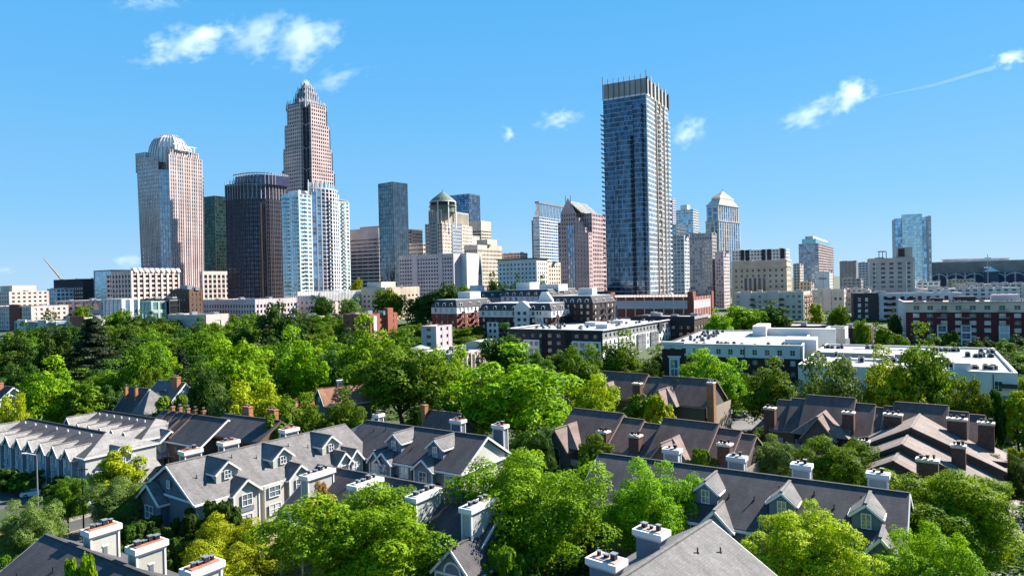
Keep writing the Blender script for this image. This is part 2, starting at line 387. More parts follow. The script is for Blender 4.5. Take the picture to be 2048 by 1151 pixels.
# --- tall gothic-crowned pink tower in the middle left (setbacks, notched corners, crown of spires)
b = corner('office_tower', 'tallest pink granite tower with stepped sides and a crown of silver spires', 'tower', 555, 601, 659, 362, 720, 33)
b.W = max(b.W, 46)*1.0; Wd = b.W; Dd = b.D = b.W; zs = b.zt
st = D_(fl=4.0, bay=2.9, pw=1.15, sh=1.7, wm=W_PINK, gm=G_DARK, gi=.5)
def zat(v, Y=735, u=600): return PY(u, v, Y)[2]
tiers = [(0, zat(340), 0.0), (zat(340), zat(297), .03), (zat(297), zat(250), .06), (zat(250), zat(211), .105)]
nt = .17
for i, (z0, z1, ins) in enumerate(tiers):
    q = ins*Wd; k = nt*Wd
    for (x0, y0, x1, y1, dz) in ((q, q+k, Wd-q, Dd-q-k, 0), (q+k, q, Wd-q-k, Dd-q, .15)):
        b.box4(x0, y0, x1, y1, z0, z1-dz, 'frlb', **st)
        b['setback_roof'].box(x0+.4, y0+.4, z1-1.2-dz, x1-.4, y1-.4, z1-.6-dz, W_GREY)
    g = q+k*.42
    b.facade((g, g), (Wd-g, g), z0, z1-2, fl=4.0, bay=2.5, pw=.25, sh=.5, wm=W_BROWN, gm=G_NIGHT, mode='g')
    b.facade((Wd-g, g), (Wd-g, Dd-g), z0, z1-2, fl=4.0, bay=2.5, pw=.25, sh=.5, wm=W_BROWN, gm=G_NIGHT, mode='g')
    b.facade((g, Dd-g), (g, g), z0, z1-2, fl=4.0, bay=2.5, pw=.25, sh=.5, wm=W_BROWN, gm=G_NIGHT, mode='g')
z = zat(211); SIL = S('silver_fin', (.55, .55, .60), rough=.4, metal=.4)
for i, (ins, v1) in enumerate(((.17, 201), (.29, 189), (.32, 179), (.36, 168), (.415, 161), (.45, 157))):
    z1 = zat(v1); q = ins*Wd; cr = b['crown']
    cr.box(q+.6, q+.6, z-3, Wd-q-.6, Dd-q-.6, z1-2.5, W_BROWN)
    n = max(3, int((Wd-2*q)/2.2)); stp = (Wd-2*q)/n
    for j in range(n+1):
        t = q+j*stp; hh = z1+(1.6 if j % 2 else 0)-.01*i
        for (x, y) in ((t, q), (t, Dd-q), (q, t), (Wd-q, t)):
            cr.prism([(x-.42, y-.42), (x+.42, y-.42), (x+.42, y+.42), (x-.42, y+.42)], z-4, hh, SIL, [(x-.16, y-.16), (x+.16, y-.16), (x+.16, y+.16), (x-.16, y+.16)])
    z = z1
b['crown'].cyl(Wd/2, Dd/2, z-6, zat(155), 1.6, SIL, 6, .3)
b.done()

# --- flared octagonal tower, far left
b = corner('office_tower', 'flared pinkish tower at the far left with a white faceted vault on top', 'tower', 268, 326, 414, 338, 690, 27)
Wd, Dd, zs = b.W, b.D, b.zt; Dd = b.D = min(Dd, 62)
cxy = (Wd/2, Dd/2)
def flare(p):
    k = .955+.075*max(0, min(1.15, (p[2]-45)/100.0))
    return (cxy[0]+(p[0]-cxy[0])*k, cxy[1]+(p[1]-cxy[1])*k, p[2])
b.warp = flare
pk = D_(fl=4.0, bay=2.6, pw=.95, sh=1.3, wm=W_PINK, gm=G_SILV, gi=.3, sd=-.22, wide=3, ww=1.7, sm=W_GREY)
gl = D_(fl=4.0, bay=2.4, pw=.3, sh=.7, wm=METAL, gm=G_GREYB, gi=.12, mode='g', sm=TRIM)
ch = 7.0; zt2 = PY(326, 326, 690)[2]
b.facade((ch, 0), (Wd-ch, 0), 0, zs+14, **pk); b.facade((Wd-ch, 0), (Wd, ch), 0, zs, **gl)
b.facade((Wd, ch), (Wd, Dd-ch), 0, zs+16, **pk); b.facade((Wd, Dd-ch), (Wd-ch, Dd), 0, zs-1, **gl)
b.facade((0, ch), (ch, 0), 0, zs-1, **gl); b.facade((0, Dd-ch), (0, ch), 0, zs+14, **pk)
b['roof'].prism([(ch, .6), (Wd-ch, .6), (Wd-.6, ch), (Wd-.6, Dd-ch), (Wd-ch, Dd-.6), (ch, Dd-.6), (.6, Dd-ch), (.6, ch)], zs-2, zs-1, W_GREY)
# upper shoulders
b.box4(ch-3, .8, Wd*.42, Dd*.42, zs, zs+20, 'frlb', **pk)
b.box4(Wd*.66, ch+2, Wd-.8, Dd*.80, zs, zs+22, 'frlb', **pk)
b['roof'].box(ch-2.4, 1.2, zs+17, Wd*.41, Dd*.41, zs+18, W_GREY); b['roof'].box(Wd*.67, ch+3, zs+19, Wd-1.2, Dd*.79, zs+20, W_GREY)
# faceted ribbed vault
vt = MB(); nseg = 9; zc0 = zs+9; rr_ = min(Wd, Dd)*.42; hh = PY(345, 264, 700)[2]-zc0; x0c, y0c = Wd*.57, Dd*.44
for j in range(6):
    a0, a1 = math.pi/2*j/6, math.pi/2*(j+1)/6
    def ring(a, off=0):
        r = (rr_+off)*math.cos(a)**.62; return [(x0c+r*math.cos(2*math.pi*(i+.5)/8)*1.05, y0c+r*math.sin(2*math.pi*(i+.5)/8)*1.05) for i in range(8)]
    z0_, z1_ = zc0+hh*math.sin(a0)**.9, zc0+hh*math.sin(a1)**.9
    if j == 5: z1_ = zc0+hh; 
    vt.prism(ring(a0), z0_, z1_, TRIM, ring(a1) if j < 5 else ring(a0*1.02))
    for i in range(8):
        for f in (.0, .25, .5, .75):
            A, B_ = ring(a0, .35), ring(a1 if j < 5 else a0*1.02, .35)
            p = [A[i][q]*(1-f)+A[(i+1) % 8][q]*f for q in (0, 1)]; q2 = [B_[i][q]*(1-f)+B_[(i+1) % 8][q]*f for q in (0, 1)]
            vt.bar((p[0], p[1], z0_+.1), (q2[0], q2[1], z1_+.1), .7, .5, W_GREY)
b.part('faceted_vault', vt)
def lettering(bld, txt, x, y, z, ang, size, mat, ext=.25, name='lettering'):
    cu = bpy.data.curves.new(name, 'FONT'); cu.body = txt; cu.size = size; cu.extrude = ext; cu.align_x = 'CENTER'
    to = bpy.data.objects.new('tmp', cu); COL.objects.link(to)
    dg = bpy.context.evaluated_depsgraph_get(); me = bpy.data.meshes.new_from_object(to.evaluated_get(dg))
    bpy.data.objects.remove(to); me.materials.clear(); me.materials.append(mat)
    o = link(name, me, bld.root, (x, y, z)); o.rotation_euler = (R(90), 0, ang); return o
lettering(b, 'TRUIST', Wd*1.03+.6, Dd*.46, zs+21.6, R(90), 8.5, TRIM, .5)


b.done()
# podium of the flared tower
b = blk('pink podium block with tall pale piers at the foot of the flared tower', 'office block', 222, 262, 352, 541, 600, D_(fl=4.4, bay=5.2, pw=1.9, sh=1.9, sd=-.45, wm=W_PINKL, gm=G_DARK, gi=.8, sm=W_PINK, top=3), fin=False, nu=0, D=46)
for i in range(9):
    m = MB(); x = b.W+.2; y = 3+i*b.D/9; m.hexa([(x-3, y, b.zt-1), (x+.6, y, b.zt-1), (x+.6, y+2.6, b.zt-1), (x-3, y+2.6, b.zt-1)], [(x-4.5, y-1, b.zt+2.3), (x-.4, y-1, b.zt+2.3), (x-.4, y+2, b.zt+2.3), (x-4.5, y+2, b.zt+2.3)], TRIM); b.part('roof_fin', m)
b.done()
blk('pink-grey podium wing between the flared tower and the dark curved tower', 'office block', 398, 405, 458, 542, 640, D_(fl=4.4, bay=4.6, pw=1.6, sh=1.7, wm=W_PINKL, gm=G_DARK, gi=.5, sm=W_GREY, top=3), D=30, nu=0)
# green mirror tower
blk('green-black mirror glass tower tucked behind the dark curved tower', 'tower', 398, 429, 470, 391, 800, D_(fl=4, bay=2.6, pw=.18, sh=.35, gi=.1, wm=W_DGREY, gm=G_GREEN, mode='g', sm=W_DGREY), nu=0, D=40)

# --- dark curved tower
b = corner('office_tower', 'dark plum tower with a curved front and a ring of fins along its two-stage top', 'tower', 450, 506, 575, 362, 600, 31)
W_, D2 = b.W, b.D; zt = b.zt
FIN = S('pale_fin', (.42, .38, .40))
dk = D_(fl=3.9, bay=1.75, pw=.45, sh=1.2, wm=W_BROWN, gm=G_PURP, gi=.3, sd=-.12, wide=4, ww=1.8, mode='g')
def arcpts(x0, y0, r, a0, a1, n): return [(x0+r*math.cos(a0+(a1-a0)*i/n), y0+r*math.sin(a0+(a1-a0)*i/n)) for i in range(n+1)]
r_ = min(D2*.6, W_*.55)
pts = [(0, 0), (W_-r_, 0)]+arcpts(W_-r_, r_, r_, -math.pi/2, 0, 9)[1:]+[(W_, D2)]
for i in range(len(pts)-1): b.facade(pts[i], pts[i+1], 0, zt, **dk)
b.facade((0, D2), (0, 0), 0, zt, **dk)
b['roof'].prism(pts+[(0, D2)], zt-1.5, zt-.9, W_GREY)
zt2 = PY(500, 347, 620)[2]
in_ = [(7+p[0]*.86, 4+p[1]*.9) for p in pts]
b['upper_drum'].prism([(8+p[0]*.84, 5+p[1]*.88) for p in pts]+[(9, D2*.9)], zt-1, zt2-2.5, G_PURP)
for i in range(len(in_)-1):
    n = max(1, round(math.dist(in_[i], in_[i+1])/2.3))
    for j in range(n):
        x = in_[i][0]+(in_[i+1][0]-in_[i][0])*j/n; y = in_[i][1]+(in_[i+1][1]-in_[i][1])*j/n
        b['crown_fins'].box(x-.22, y-.22, zt-1, x+.22, y+.22, zt2, FIN)
    b['crown_fins'].obox(in_[i], in_[i+1], -.5, 0, zt2-1.4, zt2-.6, FIN)
for i in range(len(pts)-1):
    n = max(1, round(math.dist(pts[i], pts[i+1])/3.6))
    for j in range(n):
        x = pts[i][0]+(pts[i+1][0]-pts[i][0])*j/n; y = pts[i][1]+(pts[i+1][1]-pts[i][1])*j/n
        b['edge_fins'].box(x-.25, y-.25, zt-14, x+.25, y+.25, zt+3.5, FIN)
p = pts[7]; b['bronze_strip'].prism([(p[0]-.8, p[1]-1.8), (p[0]+.25, p[1]-1.2), (p[0]+.5, p[1]-.2), (p[0]-.8, p[1]-.2)], 12, zt-18, S('bronze', (.12, .07, .05), rough=.45, metal=.3))
b.done()

# --- white and blue curved condominium tower
b = corner('condo_tower', 'white-framed condominium tower with pale blue glass and a curved balcony front', 'tower', 562, 597, 698, 387, 545, 31)
W_, D2, zt = b.W, b.D, b.zt
b.facade((0, 0), (W_, 0), 0, zt+1, fl=3.2, bay=2.6, pw=.3, sh=.6, gi=.15, wm=TRIM, sm=TRIM, gm=G_PALE, mode='g')
wf = D_(fl=3.2, bay=4.2, pw=.9, sh=1.0, gi=.3, wm=TRIM, gm=G_TEAL)
y1, y2 = D2*.24, D2*.78
b.facade((W_, 0), (W_, y1), 0, zt, **wf)
ar = [(W_+math.sin(math.pi*i/8)*4.5, y1+(y2-y1)*i/8) for i in range(9)]
for i in range(8): b.facade(ar[i], ar[i+1], 0, zt+(6 if 0 < i < 7 else 3), fl=3.2, bay=2.6, pw=.45, sh=.7, gi=.7, wm=TRIM, sm=W_LAV, gm=(G_DARK if i in (3, 4) else G_SKY), mode='g')
b.facade((W_, y2), (W_, D2), 0, zt-2, **wf); b.facade((0, D2), (0, 0), 0, zt, **wf)
for i in range(8):
    m = b['crown_wall']; m.obox((ar[i][0]-4, ar[i][1]), (ar[i+1][0]-4, ar[i+1][1]), -.5, 0, zt-1, zt+11, W_WHITE if i < 3 else G_SKY)
    m.obox((ar[i][0]-1, ar[i][1]), (ar[i+1][0]-1, ar[i+1][1]), -.5, 0, zt+6, zt+6.8, TRIM)
    m.box(ar[i][0]-3.6, ar[i][1]-.2, zt, ar[i][0]-3.2, ar[i][1]+.2, zt+13, TRIM)
b['roof'].box(.6, .6, zt-1, W_-.6, D2-.6, zt-.4, R_WHITE)
nfl = int(zt/3.2)
for c, (x0, x1) in enumerate(((W_*.12, W_*.38), (W_*.66, W_*.92))):
    for j in range(6, nfl):
        z = j*3.2
        if c*200+j < 300:
            m = MB(); m.box(x0, -1.3, z, x1, -.03, z+.18, TRIM); m.box(x0, -1.3, z+.18, x1, -1.22, z+1.1, G_BLUE); b.part('balcony', m)
for k in (.12, .5, .88):
    for j in range(10, nfl, 1): b['balcony_rails'].box(W_+.02 if k != .5 else W_+4.3, D2*k-1.6, j*3.2, W_+(1.1 if k != .5 else 5.4), D2*k+1.6, j*3.2+.5, W_WHITE if k != .5 else G_BLUE)
b['crown_wall'].box(W_*.1, D2*.1, zt-.8, W_*.7, D2*.9, zt+4, W_WHITE)
b.done()
# --- others, left to right
blk('grey banded office block left of the black glass tower', 'office block', 690, 757, 764, 455, 760, D_(fl=4.2, bay=8, pw=.4, sh=2.5, wm=S('light_grey_precast', (.62, .58, .57)), gm=G_DARK, top=11, gi=.5, ppd=-.3), D=40, pent=[(.3, .2, .9, .7, 3, W_GREY)])
b = blk('slim black glass tower whose upper half mirrors the sky', 'tower', 756, 785, 815, 363, 690, D_(fl=4, bay=3, pw=.14, sh=.3, gi=.08, wm=DARKM, gm=G_MIRR, mode='g'), nu=0, a=38, fin=False); b.done()
blk('small black office block peeping out right of the slim black tower', 'office block', 812, 824, 826, 458, 820, D_(fl=4, bay=3, pw=.3, sh=1, wm=W_BROWN, gm=G_NIGHT, mode='g'), D=20, nu=0)
blk('cream banded block behind the lavender hotel', 'office block', 808, 846, 858, 486, 800, D_(fl=5, bay=9, pw=.5, sh=3.0, wm=W_CREAM, gm=G_DARK), D=25)
blk('blue glass tower hidden behind the green-domed tower', 'tower', 898, 938, 943, 387, 1050, D_(fl=4, bay=3, pw=.2, sh=.6, wm=W_BROWN, gm=G_BLUE, mode='g'), D=30, nu=0)
blk('cream slab right behind the green-domed tower', 'office block', 935, 962, 981, 441, 880, D_(fl=4, bay=6, pw=.5, sh=2.4, wm=W_CREAM, gm=G_DARK, top=12), D=24, nu=0)
# green-domed tower
b = corner('office_tower', 'cream stepped tower with a green domed lantern and pointed cap', 'tower', 849, 884, 944, 418, 740, 27)
W_, D2, zt = b.W, b.D, b.zt; D2 = b.D = min(D2, 64)
cs = D_(fl=4.0, bay=3.0, pw=1.4, sh=1.9, wm=S('peach_stone', (.80, .63, .53)), gm=G_DARK, gi=.5)
zsh = PY(878, 446, 740)[2]
b.box4(0, 0, W_, D2, 0, zsh, 'frl', **cs); b['roof'].box(.6, .6, zsh-1, W_-.6, D2-.6, zsh-.5, W_CREAM)
b.box4(3, 3, W_-3, D2-3, zsh-1, zt, 'frl', **D_(fl=16, bay=2.6, pw=1.1, sh=3, wm=W_CREAM, gm=G_DARK)); b['roof'].box(3.6, 3.6, zt-1, W_-3.6, D2-3.6, zt-.5, W_CREAM)
b.box4(W_*.3, -.7, W_*.7, 1, 0, zsh+2, 'f', fl=4, bay=1.8, pw=.3, sh=.5, wm=TRIM, gm=G_DARK, mode='g'); b.facade((W_+.7, D2*.3), (W_+.7, D2*.62), 0, zsh+2, fl=4, bay=1.8, pw=.3, sh=.5, wm=TRIM, gm=G_BLUE, mode='g')
b['side_wing'].box(W_*.2, D2, 0, W_-2, D2+20, zsh-12, W_CREAM)
b.facade((W_-1.9, D2+.1), (W_-1.9, D2+20), 0, zsh-10, **cs)
cx, cy = W_*.56, D2*.27; rd = 14.5; zd = PY(900, 405, 760)[2]; ztop = PY(900, 385, 760)[2]
dm = b['dome']; dm.cyl(cx, cy, zt-2, zd-5, rd, R_COPPER, 24); dm.cyl(cx, cy, zd-5, zd-4, rd*1.07, R_COPPER, 24); dm.cyl(cx, cy, zd-4, zd, rd*.93, W_BROWN, 24)
dm.cyl(cx, cy, zd, zd+1.2, rd*1.05, W_CREAM, 24, rd*1.0); dm.cyl(cx, cy, zd+1.2, zd+(ztop-zd)*.45, rd*1.0, R_COPPER, 20, rd*.74); dm.cyl(cx, cy, zd+(ztop-zd)*.45+.01, zd+(ztop-zd)*.78, rd*.735, R_COPPER, 20, rd*.40); dm.cyl(cx, cy, zd+(ztop-zd)*.78+.01, ztop+1, rd*.395, R_COPPER, 20, rd*.06); dm.cyl(cx, cy, ztop, ztop+4, .5, DARKM, 6, .1)
for i in range(8):
    t = 2*math.pi*i/8+.2; dm.bar((cx+rd*1.03*math.cos(t), cy+rd*1.03*math.sin(t), zt-20), (cx+rd*1.03*math.cos(t), cy+rd*1.03*math.sin(t), zd), 1, 1, TRIM)
    dm.bar((cx+rd*1.03*math.cos(t), cy+rd*1.03*math.sin(t), zd), (cx, cy, ztop+.5), .7, .7, TRIM)
b.done()
# lavender hotel slab
b = blk('lavender concrete hotel slab with a blank white end bay', 'hotel', 797, 905, 951, 506, 560, D_(fl=3.2, bay=2.8, pw=.9, sh=1.6, wm=W_LAV, gm=G_DARK, top=3), fin=False, D=26, faces='fl', nu=2)
b['end_bay'].box(b.W-.2, .4, 0, b.W+.5, b.D*.44, b.zt-.3, W_LAV); b['end_bay'].box(b.W-.2, b.D*.44, 0, b.W+6, b.D+8, b.zt+.2, W_WHITE)
b['stair_panel'].box(b.W*.27, -.35, 0, b.W*.36, .02, b.zt+.5, W_LAV)
b['stair_panel'].box(b.W*.76, -.35, 0, b.W*.82, .02, b.zt+.5, W_LAV); b.done()
b = blk('beige office block with fine square windows right of the lavender hotel', 'office block', 928, 955, 1024, 489, 650, D_(fl=3.9, bay=2.5, pw=1.0, sh=1.7, wm=W_CREAM, gm=G_DARK, top=4), D=44, pent=[(.1, .45, .9, .85, 6, W_CREAM)], fin=False); b.done()
b = blk('white hotel with a dark cornice and grids of small windows', 'hotel', 995, 1073, 1094, 517, 520, D_(fl=3.3, bay=3.4, pw=1.7, sh=1.7, wm=W_WHITE, gm=G_DARK, top=2.5), fin=False, D=18)
b['cornice'].box(-.8, -.8, b.zt-.02, b.W+.8, b.D+.8, b.zt+.7, W_DGREY); b.done()
blk('pink and cream apartment block with an arched parapet beside the white hotel', 'apartment block', 1074, 1096, 1119, 524, 540, D_(fl=3.2, bay=3.0, pw=1.5, sh=1.6, wm=W_CREAM, gm=G_DARK, top=2), D=22)
blk('low cream block with a dark roofline behind the beige office block', 'office block', 1000, 1040, 1062, 505, 900, D_(fl=4, bay=5, pw=1, sh=2.2, wm=W_PINKL, gm=G_DARK), D=20)
# curved-top glass tower
b = blk('blue glass tower with a sloping silver screen top beside the pink gabled tower', 'tower', 1066, 1079, 1150, 433, 880, D_(fl=4.0, bay=6, pw=.6, sh=1.3, gi=.3, wm=TRIM, gm=G_BLUE, mode='g'), nu=0, fin=False)
m = b['silver_screen']; zz = PY(1081, 405, 880)[2]-b.zt
m.hexa([(1, 1, b.zt-.5), (b.W-.3, 1, b.zt-.5), (b.W-.3, b.D, b.zt-.5), (1, b.D, b.zt-.5)], [(4, 3, b.zt+zz), (b.W-2.5, 3, b.zt+zz), (b.W-2.5, b.D, b.zt+zz+2), (4, b.D, b.zt+zz+2)], G_SILV)
for i in range(12): y = 1+i*(b.D-2)/11; m.bar((b.W-.2, y, b.zt), (b.W-2.4, y+(2 if i == 0 else 0), b.zt+zz+1), .35, .35, TRIM)
m.box(2, 2, b.zt+zz-.5, b.W-1.5, b.D, b.zt+zz+2.3, METAL); b.done()
blk('distant grey slab at the left edge of the curved-top glass tower', 'office block', 1063, 1070, 1082, 440, 1000, D_(fl=4, bay=4, pw=1, sh=1.6, wm=W_GREY, gm=G_DARK), D=14, nu=0)
# pink gabled tower
b = corner('office_tower', 'dusty pink tower with a steep gabled roof, ribbed skylight and stair-stepped side', 'tower', 1117, 1176, 1226, 452, 620, 31)
W_, D2, zt = b.W, b.D, b.zt; D2 = b.D = 44
PK = D_(fl=4.0, bay=2.5, pw=1.1, sh=1.7, wm=S('rose_granite', (.60, .43, .42)), gm=G_DARK, gi=.5); RG = PK['wm']
zm = PY(1176, 424, 620)[2]
def zq(v): return PY(1176, v, 620)[2]
b.box4(0, 9, W_, D2, 0, zm, 'frl', **PK); b['setback_roof'].box(.6, 9.6, zm-1.2, W_-.6, D2-.6, zm-.6, W_GREY)
b.box4(W_*.08, 0, W_*.60, 8.9, 0, zm+.3, 'frl', **PK)
b.box4(-1.5, 1.5, W_*.078, 8.9, 0, zq(440), 'fl', **PK)
for i, v in enumerate((434, 444, 454, 464)): x0_ = W_*(.60+.1*i); b.box4(x0_+.05, .4+.2*i, x0_+W_*.1, 8.9, 0, zq(v), 'fr', **PK); b['setback_roof'].box(x0_+.3, 1.2, zq(v)-1, x0_+W_*.1-.3, 8.8, zq(v)-.6, W_GREY)
zp = zm+.4; zr = PY(1140, 399, 620)[2]
gx0, gx1 = W_*.08, W_*.78; gm_ = W_*.34
gb = b['gable_roof']
gb.poly([(gx0, -.05, zp), (W_*.6, -.05, zp), (gm_, -.05, zr+2.5)], RG); gb.poly([(gx0, .6, zp), (gm_, .6, zr+2.5), (W_*.6, .6, zp)], RG)
for sx in (gx0, gx1):
    for i in range(15):
        y = 1.5+i*(D2-6)/14; gb.bar((sx, y, zp-.5), (gm_, y, zr), .9, .9, S('pale_rib', (.60, .57, .52)))
gb.poly([(gx0, 1.6, zp), (gm_, 1.6, zr-.5), (gm_, D2-4, zr-.5), (gx0, D2-4, zp)], G_BLUE); gb.poly([(gx1, 1.6, zp), (gx1, D2-4, zp), (gm_, D2-4, zr-.5), (gm_, 1.6, zr-.5)], G_BLUE)
gb.poly([(gx0, D2-4, zp), (gm_, D2-4, zr-.5), (gx1, D2-4, zp)], RG)
for x in (gm_-2.4, gm_+2.4): m = MB(); m.cyl(x, .3, zp-6, zr+5, .7, RG, 6, .3); b.part('spire', m)
b.facade((W_*.3, -.7), (W_*.55, -.7), 0, zt+2, fl=4, bay=2, pw=.5, sh=.5, wm=RG, gm=G_BLUE, mode='g')
b.done()
# ---------------- deep blue glass residential tower
b = corner('condo_tower', 'tall deep blue glass residential tower with a beige finned crown, right of centre', 'tower', 1206, 1293, 1336, 187, 466, 28.5)
W_, D2 = b.W, b.D; zt = b.zt; zc = PY(1293, 155, 466)[2]
SL = S('slab_edge', (.50, .50, .50)); PL = S('pale_panel', (.56, .52, .48))
vg = D_(fl=3.35, bay=1.25, pw=.11, sh=.34, gi=.06, wm=DARKM, sm=SL, gm=G_VUE, mode='g', sd=.02, ppd=-.02)
b.facade((0, 0), (W_, 0), 0, zt, **vg); b.facade((0, D2), (0, 0), 0, zt, **vg)
f1 = (W_*.34, W_*.66); z1 = PY(1260, 268, 466)[2]
b.box4(f1[0], -3.2, f1[1], .0, 0, z1, 'frl', **vg); b['bay_roof'].box(f1[0]+.2, -3, z1-.6, f1[1]-.2, -.1, z1-.3, SL)
z2 = PY(1280, 182, 466)[2]
b.box4(W_*.70, -1.6, W_*.9, 0, 0, z2-8, 'frl', **vg); b['bay_roof'].box(W_*.7+.2, -1.4, z2-9, W_*.9-.2, -.1, z2-8.7, SL)
b.box4(0.2*W_, -1.2, W_*.34-.1, 0, 0, z1-40, 'frl', **vg)
# sunlit right side: panels, columns and balconies
st_r = D_(fl=3.35, bay=2.6, pw=.6, sh=.9, gi=.5, wm=PL, sm=S('white_slab', (.66, .66, .66)), gm=G_NIGHT, mode='g')
b.facade((W_, 0), (W_, D2*.30), 0, zt, fl=3.35, bay=2.3, pw=.25, sh=.8, gi=.2, wm=TRIM, gm=G_SKY, mode='g')
b.facade((W_, D2*.30), (W_, D2*.86), 0, zt, **st_r)
b.facade((W_, D2*.86), (W_, D2), 0, zt, fl=3.35, bay=2.3, pw=.25, sh=.7, gi=.2, wm=TRIM, gm=G_SKY, mode='g')
nf = int((zt-4)/3.35)
for yy in (.40, .58, .76): b['column'].box(W_-.1, D2*yy-.35, 0, W_+.75, D2*yy+.35, zt, PL)
for j in range(8, nf):
    z = j*3.35
    if j % 2 == 0 or j > nf-22:
        m = MB(); m.box(W_+.02, D2*.44, z, W_+1.7, D2*.54, z+.22, TRIM); m.box(W_+1.6, D2*.44, z+.2, W_+1.7, D2*.54, z+1.15, METAL); b.part('balcony', m)
    m = MB(); m.box(-2.6, 1.0, z, -.02, 6, z+.25, SL); m.box(-2.6, 1, z+.25, -2.5, 6, z+1.2, METAL); b.part('balcony', m)
    m2 = b['corner_balconies']; m2.box(W_+.02, D2*.9, z, W_+1.3, D2*1.0, z+.9, TRIM)
# crown
cw = b['crown_wall']; cw.box(.4, .3, zt-.5, W_-.3, D2-.4, zc, S('crown_panel', (.38, .35, .33)))
cw.box(-.1, -.1, zt-.6, W_+.15, D2+.1, zt+.6, TRIM)
for i in range(9):
    x = W_*i/8; m = MB(); m.box(x-.22, -.35, zt-.4, x+.22, .29, zc+(5 if i in (0, 8) else 3), S('fin_metal', (.16, .16, .17))); b.part('crown_fin', m)
for i in range(7):
    y = D2*i/6; m = MB(); m.prism([(W_-.3, y-.25), (W_+.8, y-.9 if i else y-.25), (W_+.8, y+.25), (W_-.3, y+.25)], zt-.4, zc+(2.6 if i % 2 else .8), PL if i % 6 else DARKM); b.part('crown_fin', m)
cw.box(W_*.08, -.25, zt-7, W_*.55, .28, zt, PL) if False else None
b.done()
# podium
b = blk('long red brick parking podium with pale panels under the blue glass tower', 'parking garage', 1214, 1388, 1466, 593, 415, D_(fl=9, bay=6.5, pw=.7, sh=5.5, gi=.12, wm=W_BRICK, gm=W_LAV, pm=W_PINKL), fin=False, nu=0, D=44, par=1.5)
m = b['pergola']
for i in range(26): m.box(2+i*b.W/27, 3, b.zt-1.5, 2.25+i*b.W/27, 9, b.zt+1.2, W_PINKL)
m.box(2, 3, b.zt+1.2, b.W-2, 3.3, b.zt+1.5, W_PINKL); m.box(2, 8.7, b.zt+1.2, b.W-2, 9, b.zt+1.5, METAL)
for x, w in ((.02, .035), (.93, .06)): b.one('corner_tower', b.W*x, -.4, 0, b.W*(x+w), 6, b.zt+3.2, W_BRICK)
b.one('corner_tower', b.W-.6, b.D-5, 0, b.W+.4, b.D+.3, b.zt+2.6, W_BRICK)
b['banner'].box(b.W*.055, -.65, b.zt-19, b.W*.115, -.42, b.zt-5, S('blue_banner', (.10, .22, .50))); b['banner'].box(b.W*.062, -.7, b.zt-16, b.W*.108, -.66, b.zt-8, TRIM); b.done()
# --- right group
blk('low tan office block behind the white and charcoal slab', 'office block', 1586, 1600, 1612, 527, 900, D_(fl=3.8, bay=4, pw=1.4, sh=1.6, wm=W_CREAM, gm=G_DARK), D=30)
blk('low grey block under the distant slabs, left of the grey mid-rise', 'office block', 1684, 1722, 1742, 556, 700, D_(fl=3.8, bay=4, pw=1.4, sh=1.6, wm=W_GREY, gm=G_DARK), D=30)
blk('pale low block between the grey mid-rise and the stadium', 'office block', 1832, 1880, 1898, 563, 620, D_(fl=3.6, bay=4, pw=1.6, sh=1.6, wm=W_WHITE, gm=G_DARK), D=30, roof=R_WHITE, nu=6)
blk('tan low block at the foot of the stadium, near the floodlight mast', 'office block', 1895, 1950, 1972, 558, 900, D_(fl=3.6, bay=4, pw=1.6, sh=1.6, wm=W_BEIGE, gm=G_DARK), D=40, nu=4)
blk('grey apartment slab with white balconies left of the glass tower at right', 'apartment block', 1716, 1744, 1756, 524, 900, D_(fl=3.4, bay=4, pw=1.0, sh=1.5, wm=W_WHITE, gm=G_DARK), D=24)
blk('slim concrete tower with antenna just right of the blue glass tower', 'tower', 1330, 1345, 1352, 396, 1000, D_(fl=3.4, bay=3, pw=.6, sh=1.4, wm=W_LAV, gm=G_BLUE), D=16, nu=0)
blk('sky blue residential tower behind, right of the tall blue glass tower', 'tower', 1343, 1352, 1384, 448, 640, D_(fl=3.2, bay=2.6, pw=.4, sh=.9, wm=METAL, gm=G_SKY, mode='g'), D=30, nu=0)
b = blk('pale glass tower with a box on its roof, left of the pyramid-topped tower', 'tower', 1352, 1386, 1408, 418, 900, D_(fl=3.3, bay=3, pw=.5, sh=1.0, wm=TRIM, gm=G_SKY, mode='g'), D=26, nu=0, pent=[(.2, .2, .6, .7, 7, W_WHITE)])
blk('grey concrete apartment tower with ranks of small windows below the pyramid-topped tower', 'apartment tower', 1378, 1424, 1441, 465, 600, D_(fl=3.1, bay=2.2, pw=.8, sh=1.3, wm=W_GREY, gm=G_RES), D=16)
blk('narrow grey-cream apartment tower joined right of the grey apartment tower', 'apartment tower', 1430, 1447, 1461, 503, 590, D_(fl=3.1, bay=2.4, pw=1.0, sh=1.3, wm=W_LAV, gm=G_RES), D=20)
blk('pale blue balcony tower in front of the sky blue residential tower', 'apartment tower', 1345, 1368, 1380, 470, 560, D_(fl=3.1, bay=2.6, pw=.7, sh=1.1, wm=W_WHITE, gm=G_SKY), D=14)
